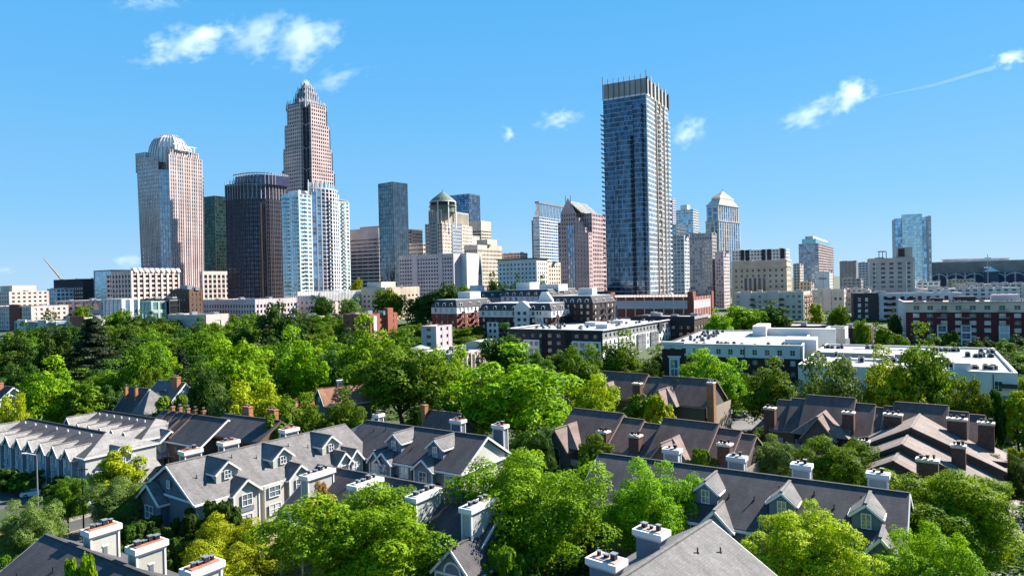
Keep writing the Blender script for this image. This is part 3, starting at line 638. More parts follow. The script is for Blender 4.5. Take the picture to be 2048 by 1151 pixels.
# pyramid-topped tower
b = corner('office_tower', 'cream tower with a stepped pyramid roof, right of the blue glass tower', 'tower', 1411, 1438, 1480, 442, 860, 43)
W_, D2, zt = b.W, b.D, b.zt
cs = D_(fl=4, bay=6.2, pw=2.0, sh=.8, sd=-.1, wm=W_CREAM, gm=G_BLUE, gi=.15, mode='g', sm=G_DARK)
b.box4(0, 0, W_, D2, 0, zt, 'frl', **cs); b['roof'].box(-.5, -.5, zt, W_+.5, D2+.5, zt+1, W_CREAM)
z3 = PY(1441, 409, 860)[2]; q = W_*.06
b.box4(q, q, W_-q, D2-q, zt+1, z3, 'frl', **cs); b['roof'].box(q-.6, q-.6, z3, W_-q+.6, D2-q+.6, z3+1.2, W_CREAM)
ztp = PY(1443, 376, 860)[2]; n = 9; z = z3+1.2; hp = lambda f: [(W_*f, D2*f), (W_*(1-f), D2*f), (W_*(1-f), D2*(1-f)), (W_*f, D2*(1-f))]
b['hip_roof'].prism(hp(.05), z, z+7, W_CREAM, hp(.19)); b['roof'].box(W_*.18, D2*.18, z+7, W_*.82, D2*.82, z+9, W_CREAM); z += 9
PB = S('pyramid_copper', (.36, .26, .20))
for i in range(n):
    f = .17+.33*i/n; z1 = z+(ztp-z)*(i+1)/n-.02*i
    b['pyramid_roof'].prism([(W_*f, D2*f), (W_*(1-f), D2*f), (W_*(1-f), D2*(1-f)), (W_*f, D2*(1-f))], z+(ztp-z)*i/n, z1, PB if i % 2 else W_CREAM, [(W_*(f+.03), D2*(f+.03)), (W_*(.97-f), D2*(f+.03)), (W_*(.97-f), D2*(.97-f)), (W_*(f+.03), D2*(.97-f))])
b['pyramid_roof'].cyl(W_/2, D2/2, ztp-1, ztp+3, .5, METAL, 6, .1); b.done()
b = blk('white and charcoal apartment slab standing behind the courthouse', 'apartment block', 1463, 1572, 1588, 497, 650, D_(fl=3.2, bay=3.0, pw=1.2, sh=1.4, wm=W_WHITE, gm=G_DARK), D=20, fin=False)
for x in (.17, .26, .56, .66, .9): b['dark_bay'].box(b.W*x, -.3, 0, b.W*(x+.07), -.02, b.zt+.3, W_DGREY)
b.done()
# courthouse
b = blk('beige stone courthouse with tall recessed columns', 'courthouse', 1463, 1573, 1599, 519, 540, D_(fl=4.2, bay=4.6, pw=2.7, sh=2.4, wm=W_BEIGE, gm=G_DARK, top=6), fin=False, D=22)
b['cornice'].box(-.5, -.5, b.zt-5.4, b.W+.5, b.D+.5, b.zt-4.6, W_CREAM); b['cornice'].box(-.4, -.4, b.zt-.9, b.W+.4, b.D+.4, b.zt+.03, W_CREAM)
for i in range(6): x = b.W*.22+i*b.W*.42/5; b['pilaster'].box(x-.7, -.5, b.zt-27, x+.7, -.02, b.zt-13, W_BEIGE)
for i in range(5): x = b.W*.22+(i+.5)*b.W*.42/5; b['tall_window'].box(x-1.1, -.25, b.zt-26, x+1.1, -.03, b.zt-14, G_DARK)
b.done()
# condos below the courthouse
BJ = D_(fl=3.3, bay=3.4, pw=1.6, sh=1.5, wm=W_CREAM, gm=G_RES, top=1.4)
def rowbays(b, xs, w, mat, h=.8, d=.9, z0=3):
    for x in xs: b['bay'].box(b.W*x, -d, z0, b.W*(x+w), -.03, b.zt+h, mat)
b = blk('long pinkish beige condo row below the courthouse', 'condo block', 1468, 1607, 1640, 583, 410, BJ, fin=False, D=30); rowbays(b, (.1, .5), .16, W_PINKL)
for x in (.24, .66):
    for j in range(4):
        m = MB(); z = b.zt-5-j*3.3; m.box(b.W*x, -1.4, z, b.W*(x+.07), -.03, z+.25, DARKM); m.box(b.W*x, -1.4, z+.25, b.W*(x+.07), -1.32, z+1.1, DARKM); b.part('balcony', m)
for k in range(4):
    for j in range(6):
        m = MB(); y = b.D*(.12+k*.24); z = b.zt-4-j*3.3; m.box(b.W+.03, y, z, b.W+1.5, y+2.6, z+1.1, W_OBRICK); b.part('balcony', m)
b.done()
b = blk('beige condo block with pink bays right of the long condo row', 'condo block', 1624, 1688, 1700, 578, 470, BJ, fin=False, D=30); rowbays(b, (.35,), .25, W_PINKL); b.done()
blk('pink condo wing left of the dark brown apartment block', 'condo block', 1690, 1737, 1745, 577, 480, D_(fl=3.3, bay=3.4, pw=1.6, sh=1.5, wm=W_PINKL, gm=G_RES), D=30)
blk('small beige stone block between the courthouse and the white hotel with a sign', 'condo block', 1598, 1622, 1634, 563, 560, D_(fl=3.3, bay=3, pw=1.4, sh=1.5, wm=W_BEIGE, gm=G_DARK), D=18)
# glass-topped office
b = blk('octagon-cornered office tower with a stepped glass top, right of the courthouse', 'office tower', 1597, 1637, 1667, 486, 980, D_(fl=4, bay=5.5, pw=.9, sh=1.2, wm=W_PINK, gm=G_BLUE, gi=.4, mode='g'), nu=0, fin=False)
b['glass_top'].box(4, 4, b.zt-1, b.W-4, b.D-4, b.zt+7, G_TEAL); b['glass_top'].box(8, 8, b.zt+7, b.W-8, b.D-8, b.zt+11, W_CREAM); b.done()
b = blk('white hotel with a blue lettered sign on its blank wall', 'hotel', 1632, 1659, 1688, 543, 760, D_(fl=3.4, bay=3.2, pw=1.5, sh=1.6, wm=W_WHITE, gm=G_DARK), fin=False, D=30, faces='rl')
b['blank_wall'].box(0.02, -.4, 0, b.W-.02, .5, b.zt-.05, W_WHITE); NV = S('navy_letter', (.05, .07, .25)); zz = b.zt
for i in range(9): b['sign_letter'].box(b.W*(.22+i*.065), -.6, zz-8.6, b.W*(.25+i*.065), -.42, zz-6.4, NV)
for i in range(5): b['sign_letter'].box(b.W*.5, -.6, zz-5-i*2.6-(2 if i else 0), b.W*.54, -.42, zz-3.6-i*2.6-(2 if i else 0), NV)
b.done()
blk('distant grey apartment slabs left of the grey mid-rise', 'apartment block', 1679, 1712, 1740, 521, 1250, D_(fl=3.4, bay=7, pw=1.4, sh=1.6, wm=W_GREY, gm=G_DARK), D=40)
# grey midrise
b = blk('grey-beige mid-rise with white-framed corner windows and a rooftop frame', 'apartment tower', 1737, 1829, 1840, 514, 520, D_(fl=3.5, bay=5.6, pw=2.8, sh=1.6, wm=S('warm_grey_stucco', (.55, .47, .43)), gm=G_DARK, top=3), fin=False, D=34, a=26)
b['corner_tower'].box(b.W*.62, 4, b.zt-1, b.W*.97, 20, b.zt+8, S('warm_grey_stucco', (.4, .36, .35))); b['corner_tower'].box(b.W*.66, 3.7, b.zt+1, b.W*.8, 3.98, b.zt+7, W_BROWN)
b['roof_frame'].box(b.W*.22, 3, b.zt+5, b.W*.4, 8, b.zt+5.6, W_BROWN)
for x in (.23, .31, .39): b['roof_frame'].box(b.W*x, 3.2, b.zt-1, b.W*x+.5, 3.8, b.zt+5, W_BROWN)
for x in (0.0, .82): b['white_bay'].box(b.W*x-.2, -.5, 12, b.W*x+.5, -.05, b.zt-3, TRIM); b['white_bay'].box(b.W*(x+.15), -.5, 12, b.W*(x+.15)+.5, -.05, b.zt-3, TRIM)
b.done()
# glass tower far right
b = blk('pale blue mirror glass office tower at the right of the skyline', 'tower', 1789, 1853, 1878, 434, 880, D_(fl=4.0, bay=3.2, pw=.12, sh=.3, gi=.1, wm=METAL, gm=G_SKY, mode='g'), a=24, D=34, nu=0, fin=False)
b.box4(b.W*.22, -4, b.W*.85, 0, 0, b.zt+4.5, 'frl', fl=4.0, bay=3.2, pw=.12, sh=.3, gi=.1, wm=TRIM, gm=G_PALE, mode='g'); b['front_bay'].box(b.W*.22+.6, -3.5, 0, b.W*.85-.6, 2, b.zt+3.5, METAL)
b.done()
b = blk('tall mirror glass slab forming the right edge of the pale glass tower', 'tower', 1856, 1862, 1876, 431, 920, D_(fl=4.0, bay=4, pw=.5, sh=1.2, wm=W_CREAM, gm=G_SKY, mode='g'), a=20, D=24, nu=0)
# stadium
b = Bld('stadium', 'wide low stadium bowl with arched openings on the right horizon', 'stadium', PY(1985, 560, 1350)[:2], 0)
cxs = 0; r0 = 165; zt = PY(1985, 523, 1300)[2]; zb = PY(1985, 545, 1300)[2]; pts = [(r0*1.0*math.cos(t), r0*.8*math.sin(t)) for t in (2*math.pi*i/64 for i in range(64))]
mb = b['bowl']; NAVY = S('navy_concrete', (.10, .11, .16)); GB = S('grey_bowl', (.42, .41, .46))
mb.prism([(x*.93, y*.93) for x, y in pts], 0, zb, NAVY); mb.prism([(x*.93, y*.93) for x, y in pts], zb, zt, GB, [(x*1.03, y*1.03) for x, y in pts]); b['rim'].prism([(x*1.035, y*1.035) for x, y in pts], zt+.02, zt+1.4, W_WHITE)
for i in range(64):
    x, y = pts[i]; b['arch_pier'].bar((x*.99, y*.99, 0), (x*.99, y*.99, zb+1), 2, 2, W_LAV)
    if i % 2 == 0:
        for k in range(6):
            t0, t1 = math.pi*k/6, math.pi*(k+1)/6; q = pts[(i+2) % 64]; mx, my = (x+q[0])/2, (y+q[1])/2; hx, hy = (q[0]-x)/2, (q[1]-y)/2
            b['arch_pier'].bar((mx+hx*math.cos(t0), my+hy*math.cos(t0), zb-9+8*math.sin(t0)), (mx+hx*math.cos(t1), my+hy*math.cos(t1), zb-9+8*math.sin(t1)), 1.2, 1.2, W_WHITE)
b['upper_stand'].box(-70, 30, zt, 55, 45, zt+7, S('stand_grey', (.45, .45, .48))); b['upper_stand'].box(-72, 29, zt+7, 57, 46, zt+8.5, W_BEIGE)
for (u, y) in ((1906, 1120),):
    p = PY(u, 560, y); 
b['entry_dome'].cyl(-88, -122, 0, zb+2, 11, NAVY, 16); b['entry_dome'].cyl(-88, -122, zb+2, zb+9, 13, W_WHITE, 16, 2)
b.done()
b = Bld('floodlight_mast', 'tall floodlight mast with clustered lamps in front of the stadium', 'floodlight', PY(1976, 560, 560)[:2], 0)
zt = PY(1976, 508, 560)[2]; b['mast'].cyl(0, 0, 8, zt, .35, METAL, 8, .2)
for z in (zt-3, zt-10.5):
    b['lamp_cluster'].cyl(0, 0, z, z+.3, 2.0, METAL, 10)
    for i in range(6): t = i*math.pi/3; b['lamp_cluster'].box(2*math.cos(t)-.5, 2*math.sin(t)-.5, z-.8, 2*math.cos(t)+.5, 2*math.sin(t)+.5, z, W_WHITE)
b.done()
# ---------------- far left
blk('dark glass office block with a flat overhanging roof behind the far left rooftops', 'office block', 107, 165, 184, 557, 700, D_(fl=4.2, bay=4, pw=.5, sh=1.4, wm=W_BROWN, gm=G_NIGHT, top=8), D=30)
blk('white-framed blue glass block left of the dark flat-roofed office', 'office block', 94, 112, 121, 577, 660, D_(fl=3.8, bay=4, pw=1, sh=1.4, wm=W_WHITE, gm=G_BLUE), D=16)
blk('blue-grey mirrored box left of the pink podium', 'office block', 187, 222, 224, 539, 640, D_(fl=30, bay=20, pw=.4, sh=.8, wm=METAL, gm=G_SKY, mode='g', top=1), D=24, nu=0)
blk('pink open-deck garage block between the mirrored box and the pink podium', 'garage', 212, 240, 246, 548, 620, D_(fl=4.2, bay=6, pw=1.4, sh=2.2, wm=W_PINKL, gm=BLACK), D=20, nu=0)
blk('low white theatre with a swept roof on the left', 'theatre', 110, 222, 240, 600, 480, D_(fl=9, bay=12, pw=3.5, sh=3, wm=W_GREY, gm=G_DARK, mode='g'), D=30, roof=R_WHITE, nu=5)
blk('white sculptural wall block beside the low theatre', 'theatre', 205, 243, 262, 597, 470, D_(fl=14, bay=6, pw=2.6, sh=2, wm=W_WHITE, gm=G_BLUE), D=14, nu=0)
blk('long grey parking deck on the far left horizon', 'parking deck', 30, 92, 100, 588, 720, D_(fl=3.4, bay=8, pw=.8, sh=1.5, wm=W_GREY, gm=BLACK), D=30)
blk('cream stepped apartment block at the left edge of the skyline', 'apartment block', -30, 18, 34, 583, 560, D_(fl=3.4, bay=4, pw=2, sh=1.8, wm=W_PINKL, gm=G_DARK), D=30, pent=[(.3, .2, .8, .8, 5, W_CREAM)])
def condo(label, uL, uC, uR, v, Y, upper, lower, D=24, rf=R_GRAVEL):
    b = blk(label, 'condo block', uL, uC, uR, v, Y, D_(fl=3.3, bay=3.6, pw=2.0, sh=1.6, wm=upper, gm=G_RES, top=1), fin=False, D=D, roof=rf)
    rowbays(b, (.12, .62), .2, lower, 1.2); b.done(); return b
condo('peach stucco condo block with brick bays at the far left', -40, 62, 74, 612, 470, W_PINKL, W_BRICK)
condo('second peach stucco condo block stepping down beside the first', 50, 108, 122, 615, 500, W_CREAM, W_PINKL)
condo('grey-green low block with white parapet above the left wood', 28, 112, 128, 644, 400, S('grey_green_stucco', (.30, .38, .36)), W_WHITE)
b = condo('low block with a rounded brick-red gable above the left wood', 132, 178, 222, 637, 390, W_WHITE, W_LAV); m = MB()
m.obox((b.W*.25, -.9), (b.W*.85, -.9), -.4, .1, 8, b.zt+1.5, W_OBRICK if False else S('salmon_brick', (.42, .13, .08), kind='brick')); b.part('red_gable', m)
blk('dark glass museum with a projecting pale wing', 'museum', 280, 338, 348, 597, 420, D_(fl=4.5, bay=5, pw=.3, sh=.6, wm=W_DGREY, gm=G_NIGHT, mode='g'), D=7)
blk('pale green glazed wing left of the dark museum', 'museum', 279, 302, 306, 602, 412, D_(fl=6, bay=4, pw=1.2, sh=2, wm=S('pale_green_panel', (.42, .52, .48)), gm=G_TEAL), D=10, nu=0)
blk('tan and orange brick hotel cube with small white windows', 'hotel', 340, 378, 406, 578, 440, D_(fl=3.5, bay=3.0, pw=1.9, sh=2.0, wm=W_TBRICK, gm=G_RES, top=2), D=None, pent=[(.3, .3, .7, .7, 2.5, METAL)])
blk('long low lavender building with white-capped piers below the dark curved tower', 'office block', 406, 510, 594, 598, 450, D_(fl=3.6, bay=2.8, pw=1.2, sh=1.5, wm=W_LAV, gm=G_DARK, top=3), D=None)
blk('plain pale pink low building in front of the brick hotel cube', 'low building', 335, 412, 424, 629, 360, D_(fl=12, bay=20, pw=5, sh=8, wm=W_PINKL, gm=W_PINKL), D=14, nu=3)
b = blk('low block with a crown of white vertical fins left of the beige brick block', 'office block', 596, 640, 735, 590, 480, D_(fl=3.8, bay=4.5, pw=3.0, sh=2.2, wm=W_PINKL, gm=G_DARK), fin=False, D=50)
for i in range(34): y = i*b.D/34; b['crown_fins'].box(b.W-.3, y, b.zt-4.5, b.W+.5, y+.5, b.zt+2.8, TRIM)
for i in range(14): x = i*b.W/14; b['crown_fins'].box(x, -.5, b.zt-4.5, x+.5, .3, b.zt+2.8, TRIM)
b.done()
blk('beige brick office block with a plain parapet right of the white-finned block', 'office block', 722, 770, 806, 574, 500, D_(fl=3.8, bay=4.5, pw=2.4, sh=2.2, wm=W_BEIGE, gm=G_DARK, top=5), D=40, pent=[(.1, .1, .7, .5, 4, W_CREAM)])
blk('cream low block just above the trees, left of the red brick row', 'low building', 560, 640, 700, 633, 400, D_(fl=4, bay=5, pw=3, sh=2.2, wm=W_PINKL, gm=G_DARK), D=30, roof=R_WHITE)
b = blk('red brick row houses with a stepped gable among the trees', 'row houses', 686, 740, 790, 628, 330, D_(fl=3.2, bay=4, pw=2.6, sh=1.8, wm=S('salmon_brick', (.42, .13, .08), kind='brick'), gm=G_DARK), fin=False, D=20)
b['stair_tower'].box(b.W-1, b.D*.55, 0, b.W+1.6, b.D*.75, b.zt+2.5, S('salmon_brick', (.4, .1, .06))); b['stair_tower'].box(b.W+.1, b.D*.1, 0, b.W+.5, b.D*.2, b.zt-1, TRIM); b.done()
b = blk('dim old house wall behind the red brick row', 'house', 842, 872, 884, 652, 300, D_(fl=3.2, bay=5, pw=3, sh=1.8, wm=W_LAV, gm=G_DARK), D=12, nu=0)
# ---------------- mansard condo blocks
def mansard(label, uL, uC, uR, v, Y, D, low, high, nd, mh=3.6, rows=5, roofm=R_DARK, extra=None):
    b = corner('condo_building', label, 'condo block', uL, uC, uR, v, Y, 31, D); W, D2 = b.W, b.D; zt = b.zt-mh; zb = max(0, gz(Y)-6)
    st = D_(fl=3.2, bay=3.6, pw=2.1, sh=1.5, gm=G_RES); zm = zt-3.4
    b.box4(0, 0, W, D2, zb, zm, 'frl', wm=low, **st); b.box4(-.15, -.15, W+.15, D2+.15, zm, zt, 'frl', wm=high, **st)
    b['wall'].obox((W, D2), (0, D2), -.6, 0, zb, zt-.1, low)
    i = 1.7; b['mansard_roof'].prism([(-.4, -.4), (W+.4, -.4), (W+.4, D2+.4), (-.4, D2+.4)], zt, zt+mh, roofm, [(i, i), (W-i, i), (W-i, D2-i), (i, D2-i)])
    b['flat_roof'].box(i+.2, i+.2, zt+mh+.004, W-i-.2, D2-i-.2, zt+mh+.3, R_WHITE)
    def dormer(x, y, ax):
        m = MB(); n = 7
        for k in range(n):
            t0, t1 = math.pi*k/n, math.pi*(k+1)/n; r = 1.0
            P = [(-r*math.cos(t0), 1.0+r*math.sin(t0)), (-r*math.cos(t1), 1.0+r*math.sin(t1)), (-r*math.cos(t1)*.8, 1.0+.8*r*math.sin(t1)), (-r*math.cos(t0)*.8, 1.0+.8*r*math.sin(t0))]
            f = (lambda p, o: (x+p[0], y+o, zt+.3+p[1])) if ax == 'f' else (lambda p, o: (x-o, y+p[0], zt+.3+p[1]))
            m.hexa([f(p, 1.6) for p in P], [f(p, -.25) for p in P], TRIM)
        for sx in (-1, .8): 
            if ax == 'f': m.box(x+sx, y-.25, zt+.3, x+sx+.2, y+1.6, zt+1.3, TRIM)
            else: m.box(x-1.6, y+sx, zt+.3, x+.25, y+sx+.2, zt+1.3, TRIM)
        if ax == 'f': m.box(x-.8, y-.1, zt+.3, x+.8, y+1.5, zt+1.75, G_DARK)
        else: m.box(x-1.5, y-.8, zt+.3, x+.1, y+.8, zt+1.75, G_DARK)
        b.part('dormer', m)
    for k in range(nd): dormer(W*(k+.8)/(nd+.6), .1, 'f')
    for k in range(max(1, int(D2/8))): dormer(W-.1, D2*(k+.5)/max(1, int(D2/8)), 'r')
    for k in range(max(1, int(D2/9))):
        for j in range(3):
            m = MB(); y = D2*(k+.2)/max(1, int(D2/9)); z = zt-3.2*(j+1)-.3; m.box(W+.17, y, z, W+1.6, y+3, z+.2, DARKM); m.box(W+1.5, y, z+.2, W+1.6, y+3, z+1.2, DARKM); b.part('balcony', m)
    return b
b = mansard('red brick condo block with grey mansard roof and three white dormers', 863, 913, 985, 600, 350, 34, W_BRICK, W_WHITE, 3); b['penthouse'].box(b.W*.3, b.D*.5, b.zt-1, b.W*.8, b.D*.8, b.zt+4, W_WHITE); b.done()
b = mansard('second red brick condo block with white upper floor and mansard dormers behind', 925, 958, 1000, 584, 400, 30, W_BRICK, W_PINKL, 2); b['penthouse'].box(b.W*.1, b.D*.2, b.zt-1, b.W*.5, b.D*.5, b.zt+4, W_WHITE); b.done()
b = mansard('large white and dark brick mansard condo with arched dormers, left part', 957, 1102, 1135, 607, 335, 24, W_DBRICK, W_WHITE, 7, mh=3.4)
for (x, w, top) in ((.13, .16, -6), (.52, .2, 1.5), (.80, .1, 0)):
    b['white_bay'].box(b.W*x, -1.0, 4, b.W*(x+w), -.17, b.zt-3.4+top, W_WHITE)
    zz = b.zt-5.5+min(top, 0)
    for r in range(4):
        for cc in (.22, .62): m = MB(); m.box(b.W*(x+w*cc), -1.08, zz-3.2*r, b.W*(x+w*(cc+.2)), -1.01, zz-3.2*r+1.6, G_DARK); b.part('bay_window', m)
xg = b.W*.62; b['white_bay'].hexa([(b.W*.5, -1.02, b.zt-2), (b.W*.74, -1.02, b.zt-2), (b.W*.74, 2, b.zt-2), (b.W*.5, 2, b.zt-2)], [(xg-1, -1.02, b.zt+1.2), (xg+1, -1.02, b.zt+1.2), (xg+1, 2, b.zt+1.2), (xg-1, 2, b.zt+1.2)], W_WHITE); b.done()
b = mansard('upper white condo block with a row of dormers behind the dark brick mansard condo', 1002, 1098, 1150, 579, 390, 40, W_WHITE, W_WHITE, 6); b['penthouse'].box(b.W*.1, b.D*.3, b.zt-1, b.W*.4, b.D*.6, b.zt+4.5, W_WHITE); b['penthouse'].box(b.W*.6, b.D*.3, b.zt-1, b.W*1.0, b.D*.6, b.zt+3, W_WHITE); b.done()
b = mansard('dark-roofed brick condo wing with white dormers right of the white gable', 1090, 1185, 1212, 592, 345, 30, W_DBRICK, W_DBRICK, 6)
b['white_gable'].hexa([(-6, -2, b.zt-8), (10, -2, b.zt-8), (10, 0, b.zt-8), (-6, 0, b.zt-8)], [(-1, -2, b.zt+2.5), (2, -2, b.zt+2.5), (2, 0, b.zt+2.5), (-1, 0, b.zt+2.5)], W_WHITE)
b['penthouse'].box(b.W*.5, b.D*.4, b.zt-1, b.W*.8, b.D*.6, b.zt+4, W_WHITE); b.done()
mansard('brick and white condo block at the foot of the pink gabled tower', 1165, 1192, 1212, 584, 440, 26, W_BRICK, W_CREAM, 2).done()
# ================================================================== MID-GROUND FLAT-ROOF BLOCKS
# charcoal and white apartment block
b = corner('apartment_building', 'charcoal and white flat-roofed apartment block with bright sunlit long side', 'apartment block', 1018, 1205, 1354, 661, 284, 33)
W_, D2, zt = b.W, b.D, b.zt; b.frame = (TRIM, 1, .08)
wk = D_(fl=3.2, bay=4.3, pw=2.4, sh=1.6, gm=G_DARK, gi=.2)
b.facade((0, 0), (W_, 0), 0, zt, wm=W_DGREY, top=1.2, **wk); b.facade((W_, 0), (W_, D2), 0, zt-3.9, wm=W_WHITE, **wk)
b.facade((W_-.02, 0), (W_-.02, D2), zt-3.9, zt, wm=S('mid_grey_panel', (.30, .29, .29)), top=1.0, **wk)
b.facade((0, D2), (0, 0), 0, zt, wm=W_DGREY, **wk); b['wall'].obox((W_, D2), (0, D2), -.6, 0, 0, zt-.1, W_DGREY)
b.roof(0, 0, W_, D2, zt-.5, R_WHITE); b['roof_edge'].box(-.5, -.5, zt-.03, W_+.6, 0.7, zt+.25, TRIM); b['roof_edge'].box(W_-.7, .72, zt-.02, W_+.6, D2+.4, zt+.26, TRIM); b['roof_edge'].box(-.5, .72, zt-.02, .7, D2+.4, zt+.26, TRIM)
def bay(b, x0, x1, z0, z1, d, mat, cols, axis='f', gm=None, rows=3):
    m = MB()
    if axis == 'f': m.box(x0, -d, z0, x1, -.03, z1, mat)
    else: m.box(b.W+.03, x0, z0, b.W+d, x1, z1, mat)
    o = b.part('bay', m)
    for r in range(rows):
        for c in range(cols):
            wv = (x1-x0)/cols; w = wv*.58; h = (z1-z0)/rows*.58; xc = x0+wv*(c+.5); zc = z0+(z1-z0)/rows*(r+.5)
            if axis == 'f': b.window(xc, -d-.03, zc, w, h, 0, gm or G_DARK)
            else: b.window(b.W+d+.03, xc, zc, w, h, math.pi/2, gm or G_DARK)
zb2 = zt-14.2
bay(b, W_*.18, W_*.35, zb2, zt-4.6, 1.1, TRIM, 3); bay(b, W_*.70, W_*.985, zb2, zt-4.6, 1.1, TRIM, 4)
for x in (.37, .62): b['recess_shade'].box(W_*x, -.25, 0, W_*x+2.6, -.02, zt-.6, BLACK)  # black slab on the wall, painted in place of a recess's shade
for y in (.40, .58): bay(b, D2*y, D2*(y+.11), 1.5, zt-4.2, .5, METAL, 2, 'r', G_SILV, 4)
for y in (.70, .88): b['dark_bay'].box(W_+.05, D2*y, zt-5, W_+.6, D2*y+4.5, zt-.6, W_DGREY)
units(b, 46, W_*.08, D2*.06, W_*.88, D2*.9, zt-.5, 11, METAL, .9, 1.6, 1.1); units(b, 5, W_*.3, D2*.15, W_*.8, D2*.85, zt-.5, 12, TRIM, 4, 6, 2.4, False)
b.done()
b = blk('dark rear wing of the charcoal apartment block ending in white and brick', 'apartment block', 1262, 1388, 1420, 633, 345, D_(fl=3.2, bay=4.0, pw=2.2, sh=1.7, wm=W_DBRICK, gm=G_RES, top=4), fin=False, D=26, roof=R_WHITE, nu=6)
b['side_panel'].box(b.W+.02, .2, b.zt-9, b.W+.3, b.D-.2, b.zt-.2, W_WHITE) if False else None
b['wall_cladding'].box(-.2, -.2, b.zt-4, b.W+.2, -.02, b.zt+.2, W_DGREY); b['wall_cladding'].box(b.W+.02, -.2, b.zt-1.3, b.W+.35, b.D, b.zt+.2, W_GREY)
b.done()
# white-topped brick building with big framed window
b = corner('apartment_building', 'long building with white top floor over dark brick and a tall white-framed window', 'apartment block', 1327, 1606, 1640, 692, 206, 26, 64)
W_, D2, zt = b.W, b.D, b.zt; b.frame = (TRIM, 1, .09); b.maxw = 90
b.facade((0, 0), (W_, 0), 0, zt-3.9, wm=W_DBRICK, fl=3.3, bay=3.8, pw=2.2, sh=1.6, gm=G_RES, gi=.2); b.facade((0, -.06), (W_, -.06), zt-3.9, zt, wm=W_WHITE, fl=3.3, bay=3.8, pw=2.3, sh=1.5, gm=G_DARK, gi=.2, top=.8)
b.facade((W_, 0), (W_, D2), 0, zt+.2, wm=W_WHITE, fl=3.4, bay=9, pw=7, sh=1.8, gm=G_DARK); b.facade((0, D2), (0, 0), 0, zt, wm=W_DBRICK, fl=3.4, bay=4, pw=2.4, sh=1.6, gm=G_RES)
b['wall'].obox((W_, D2), (0, D2), -.6, 0, 0, zt-.1, W_WHITE)
b['cornice'].box(-.6, -.7, zt-.3, W_*.165, .6, zt+.7, TRIM); b['cornice'].box(W_*.165, -.35, zt-.02, W_+.3, .5, zt+.25, TRIM); b['brick_tower'].box(-.4, -.55, 0, W_*.16, -.08, zt-1.7, W_DBRICK)
b['tall_window'].box(W_*.045, -.8, 2, W_*.125, -.58, zt-4.4, TRIM); b['tall_window'].box(W_*.035, -.95, zt-4.4, W_*.135, -.5, zt-3.9, TRIM)
for i in range(2):
    for j in range(3): m = MB(); m.box(W_*(.06+i*.027), -.87, 3+j*3.1, W_*(.081+i*.027), -.81, 5.6+j*3.1, G_BLUE); b.part('window_pane', m)
for x in (.30, .60, .985): b['downpipe'].cyl(W_*x, -.3, 3, zt-.5, .09, DARKM, 6)
b.roof(0, 0, W_, D2, zt-.5, R_WHITE)
units(b, 26, 3, D2*.1, 10, D2*.9, zt-.5, 21, METAL, .9, 1.5, 1.1); units(b, 14, 8, 1.5, W_*.9, 6, zt-.5, 22, METAL, .9, 1.4, 1.0)
b.one('inner_wall', W_*.55, D2*.62, 0, W_*.66, D2*.9, zt+3.2, W_WHITE); b.one('inner_wall', W_*.665, D2*.70, 0, W_*1.2, D2*.74, zt+2.2, W_WHITE); b.one('inner_wall', W_*.86, D2*.16, 0, W_*1.08, D2*.34, zt+1.2, W_WHITE)
b.done()
blk('windowless white parapet block at the back of the white roofs', 'apartment block', 1650, 1690, 1702, 656, 246, D_(fl=30, bay=30, pw=8, sh=9, wm=W_WHITE, gm=W_WHITE), D=12, nu=0, roof=R_WHITE)
# big white-roofed building
b = corner('apartment_building', 'very large apartment building with a bright white roof full of small cooling units', 'apartment block', 1596, 2036, 2080, 745, 150, 31, 60)
W_, D2, zt = b.W, b.D, b.zt; b.frame = (TRIM, 1, .08)
ws = D_(fl=3.3, bay=4.4, pw=2.9, sh=1.6, gm=G_DARK, gi=.2)
b.facade((0, 0), (W_, 0), zt-5.2, zt, wm=W_WHITE, top=1.5, **ws); b.facade((0, .05), (W_, .05), 0, zt-5.2, wm=S('pale_grey_brick', (.28, .27, .29), kind='brick'), **ws)
b.facade((W_, 0), (W_, D2), 0, zt, wm=W_WHITE, **ws); b.facade((0, D2), (0, 0), 0, zt, wm=W_WHITE, **ws); b['wall'].obox((W_, D2), (0, D2), -.6, 0, 0, zt-.1, W_WHITE)
b.roof(0, 0, W_, D2, zt-.7, R_WHITE)
b['brown_bay'].box(W_*.78, -.8, 0, W_*.86, -.02, zt-5.2, S('mauve_brick', (.14, .10, .10), kind='brick')); b['roof_step'].box(W_*.02, D2*.45, zt-.69, W_*.6, D2*.62, zt+.5, R_WHITE); b['roof_step'].box(W_*.74, 1.2, zt-.69, W_*.81, D2*.2, zt+1.6, W_WHITE)
for x in (.36, .7, .9): b['downpipe'].cyl(W_*x, -.3, 2, zt-.5, .1, DARKM, 6)
for j in range(4):
    m = MB(); z = zt-3.6-j*3.4; m.box(W_*.93, -1.3, z, W_-.2, -.03, z+.2, METAL); m.box(W_*.93, -1.3, z+.2, W_-.2, -1.22, z+1.2, DARKM); b.part('balcony', m)
rr = random.Random(5)
for k in range(18):
    cx, cy = rr.uniform(.05, .92)*W_, rr.uniform(.06, .9)*D2
    units(b, 5, cx-3, cy-1.5, cx+3, cy+1.5, zt-.7, 100+k, METAL, 1.1, 1.8, 1.4)
b.one('roof_curb', W_*.15, D2*.30, zt-.69, W_*.72, D2*.315, zt-.1, W_WHITE); b.one('roof_curb', W_*.5, 1, zt-.69, W_*.506, D2*.44, zt-.12, W_WHITE); b.one('duct', W_*.2, D2*.72, zt-.69, W_*.55, D2*.735, zt+.1, METAL)
b['vent_stack'].box(W_*.4, D2*.3, zt-.69, W_*.46, D2*.36, zt+1.1, TRIM); b.done()
R_TARP = S('dark_red_brick', (.10, .035, .028), kind='brick')
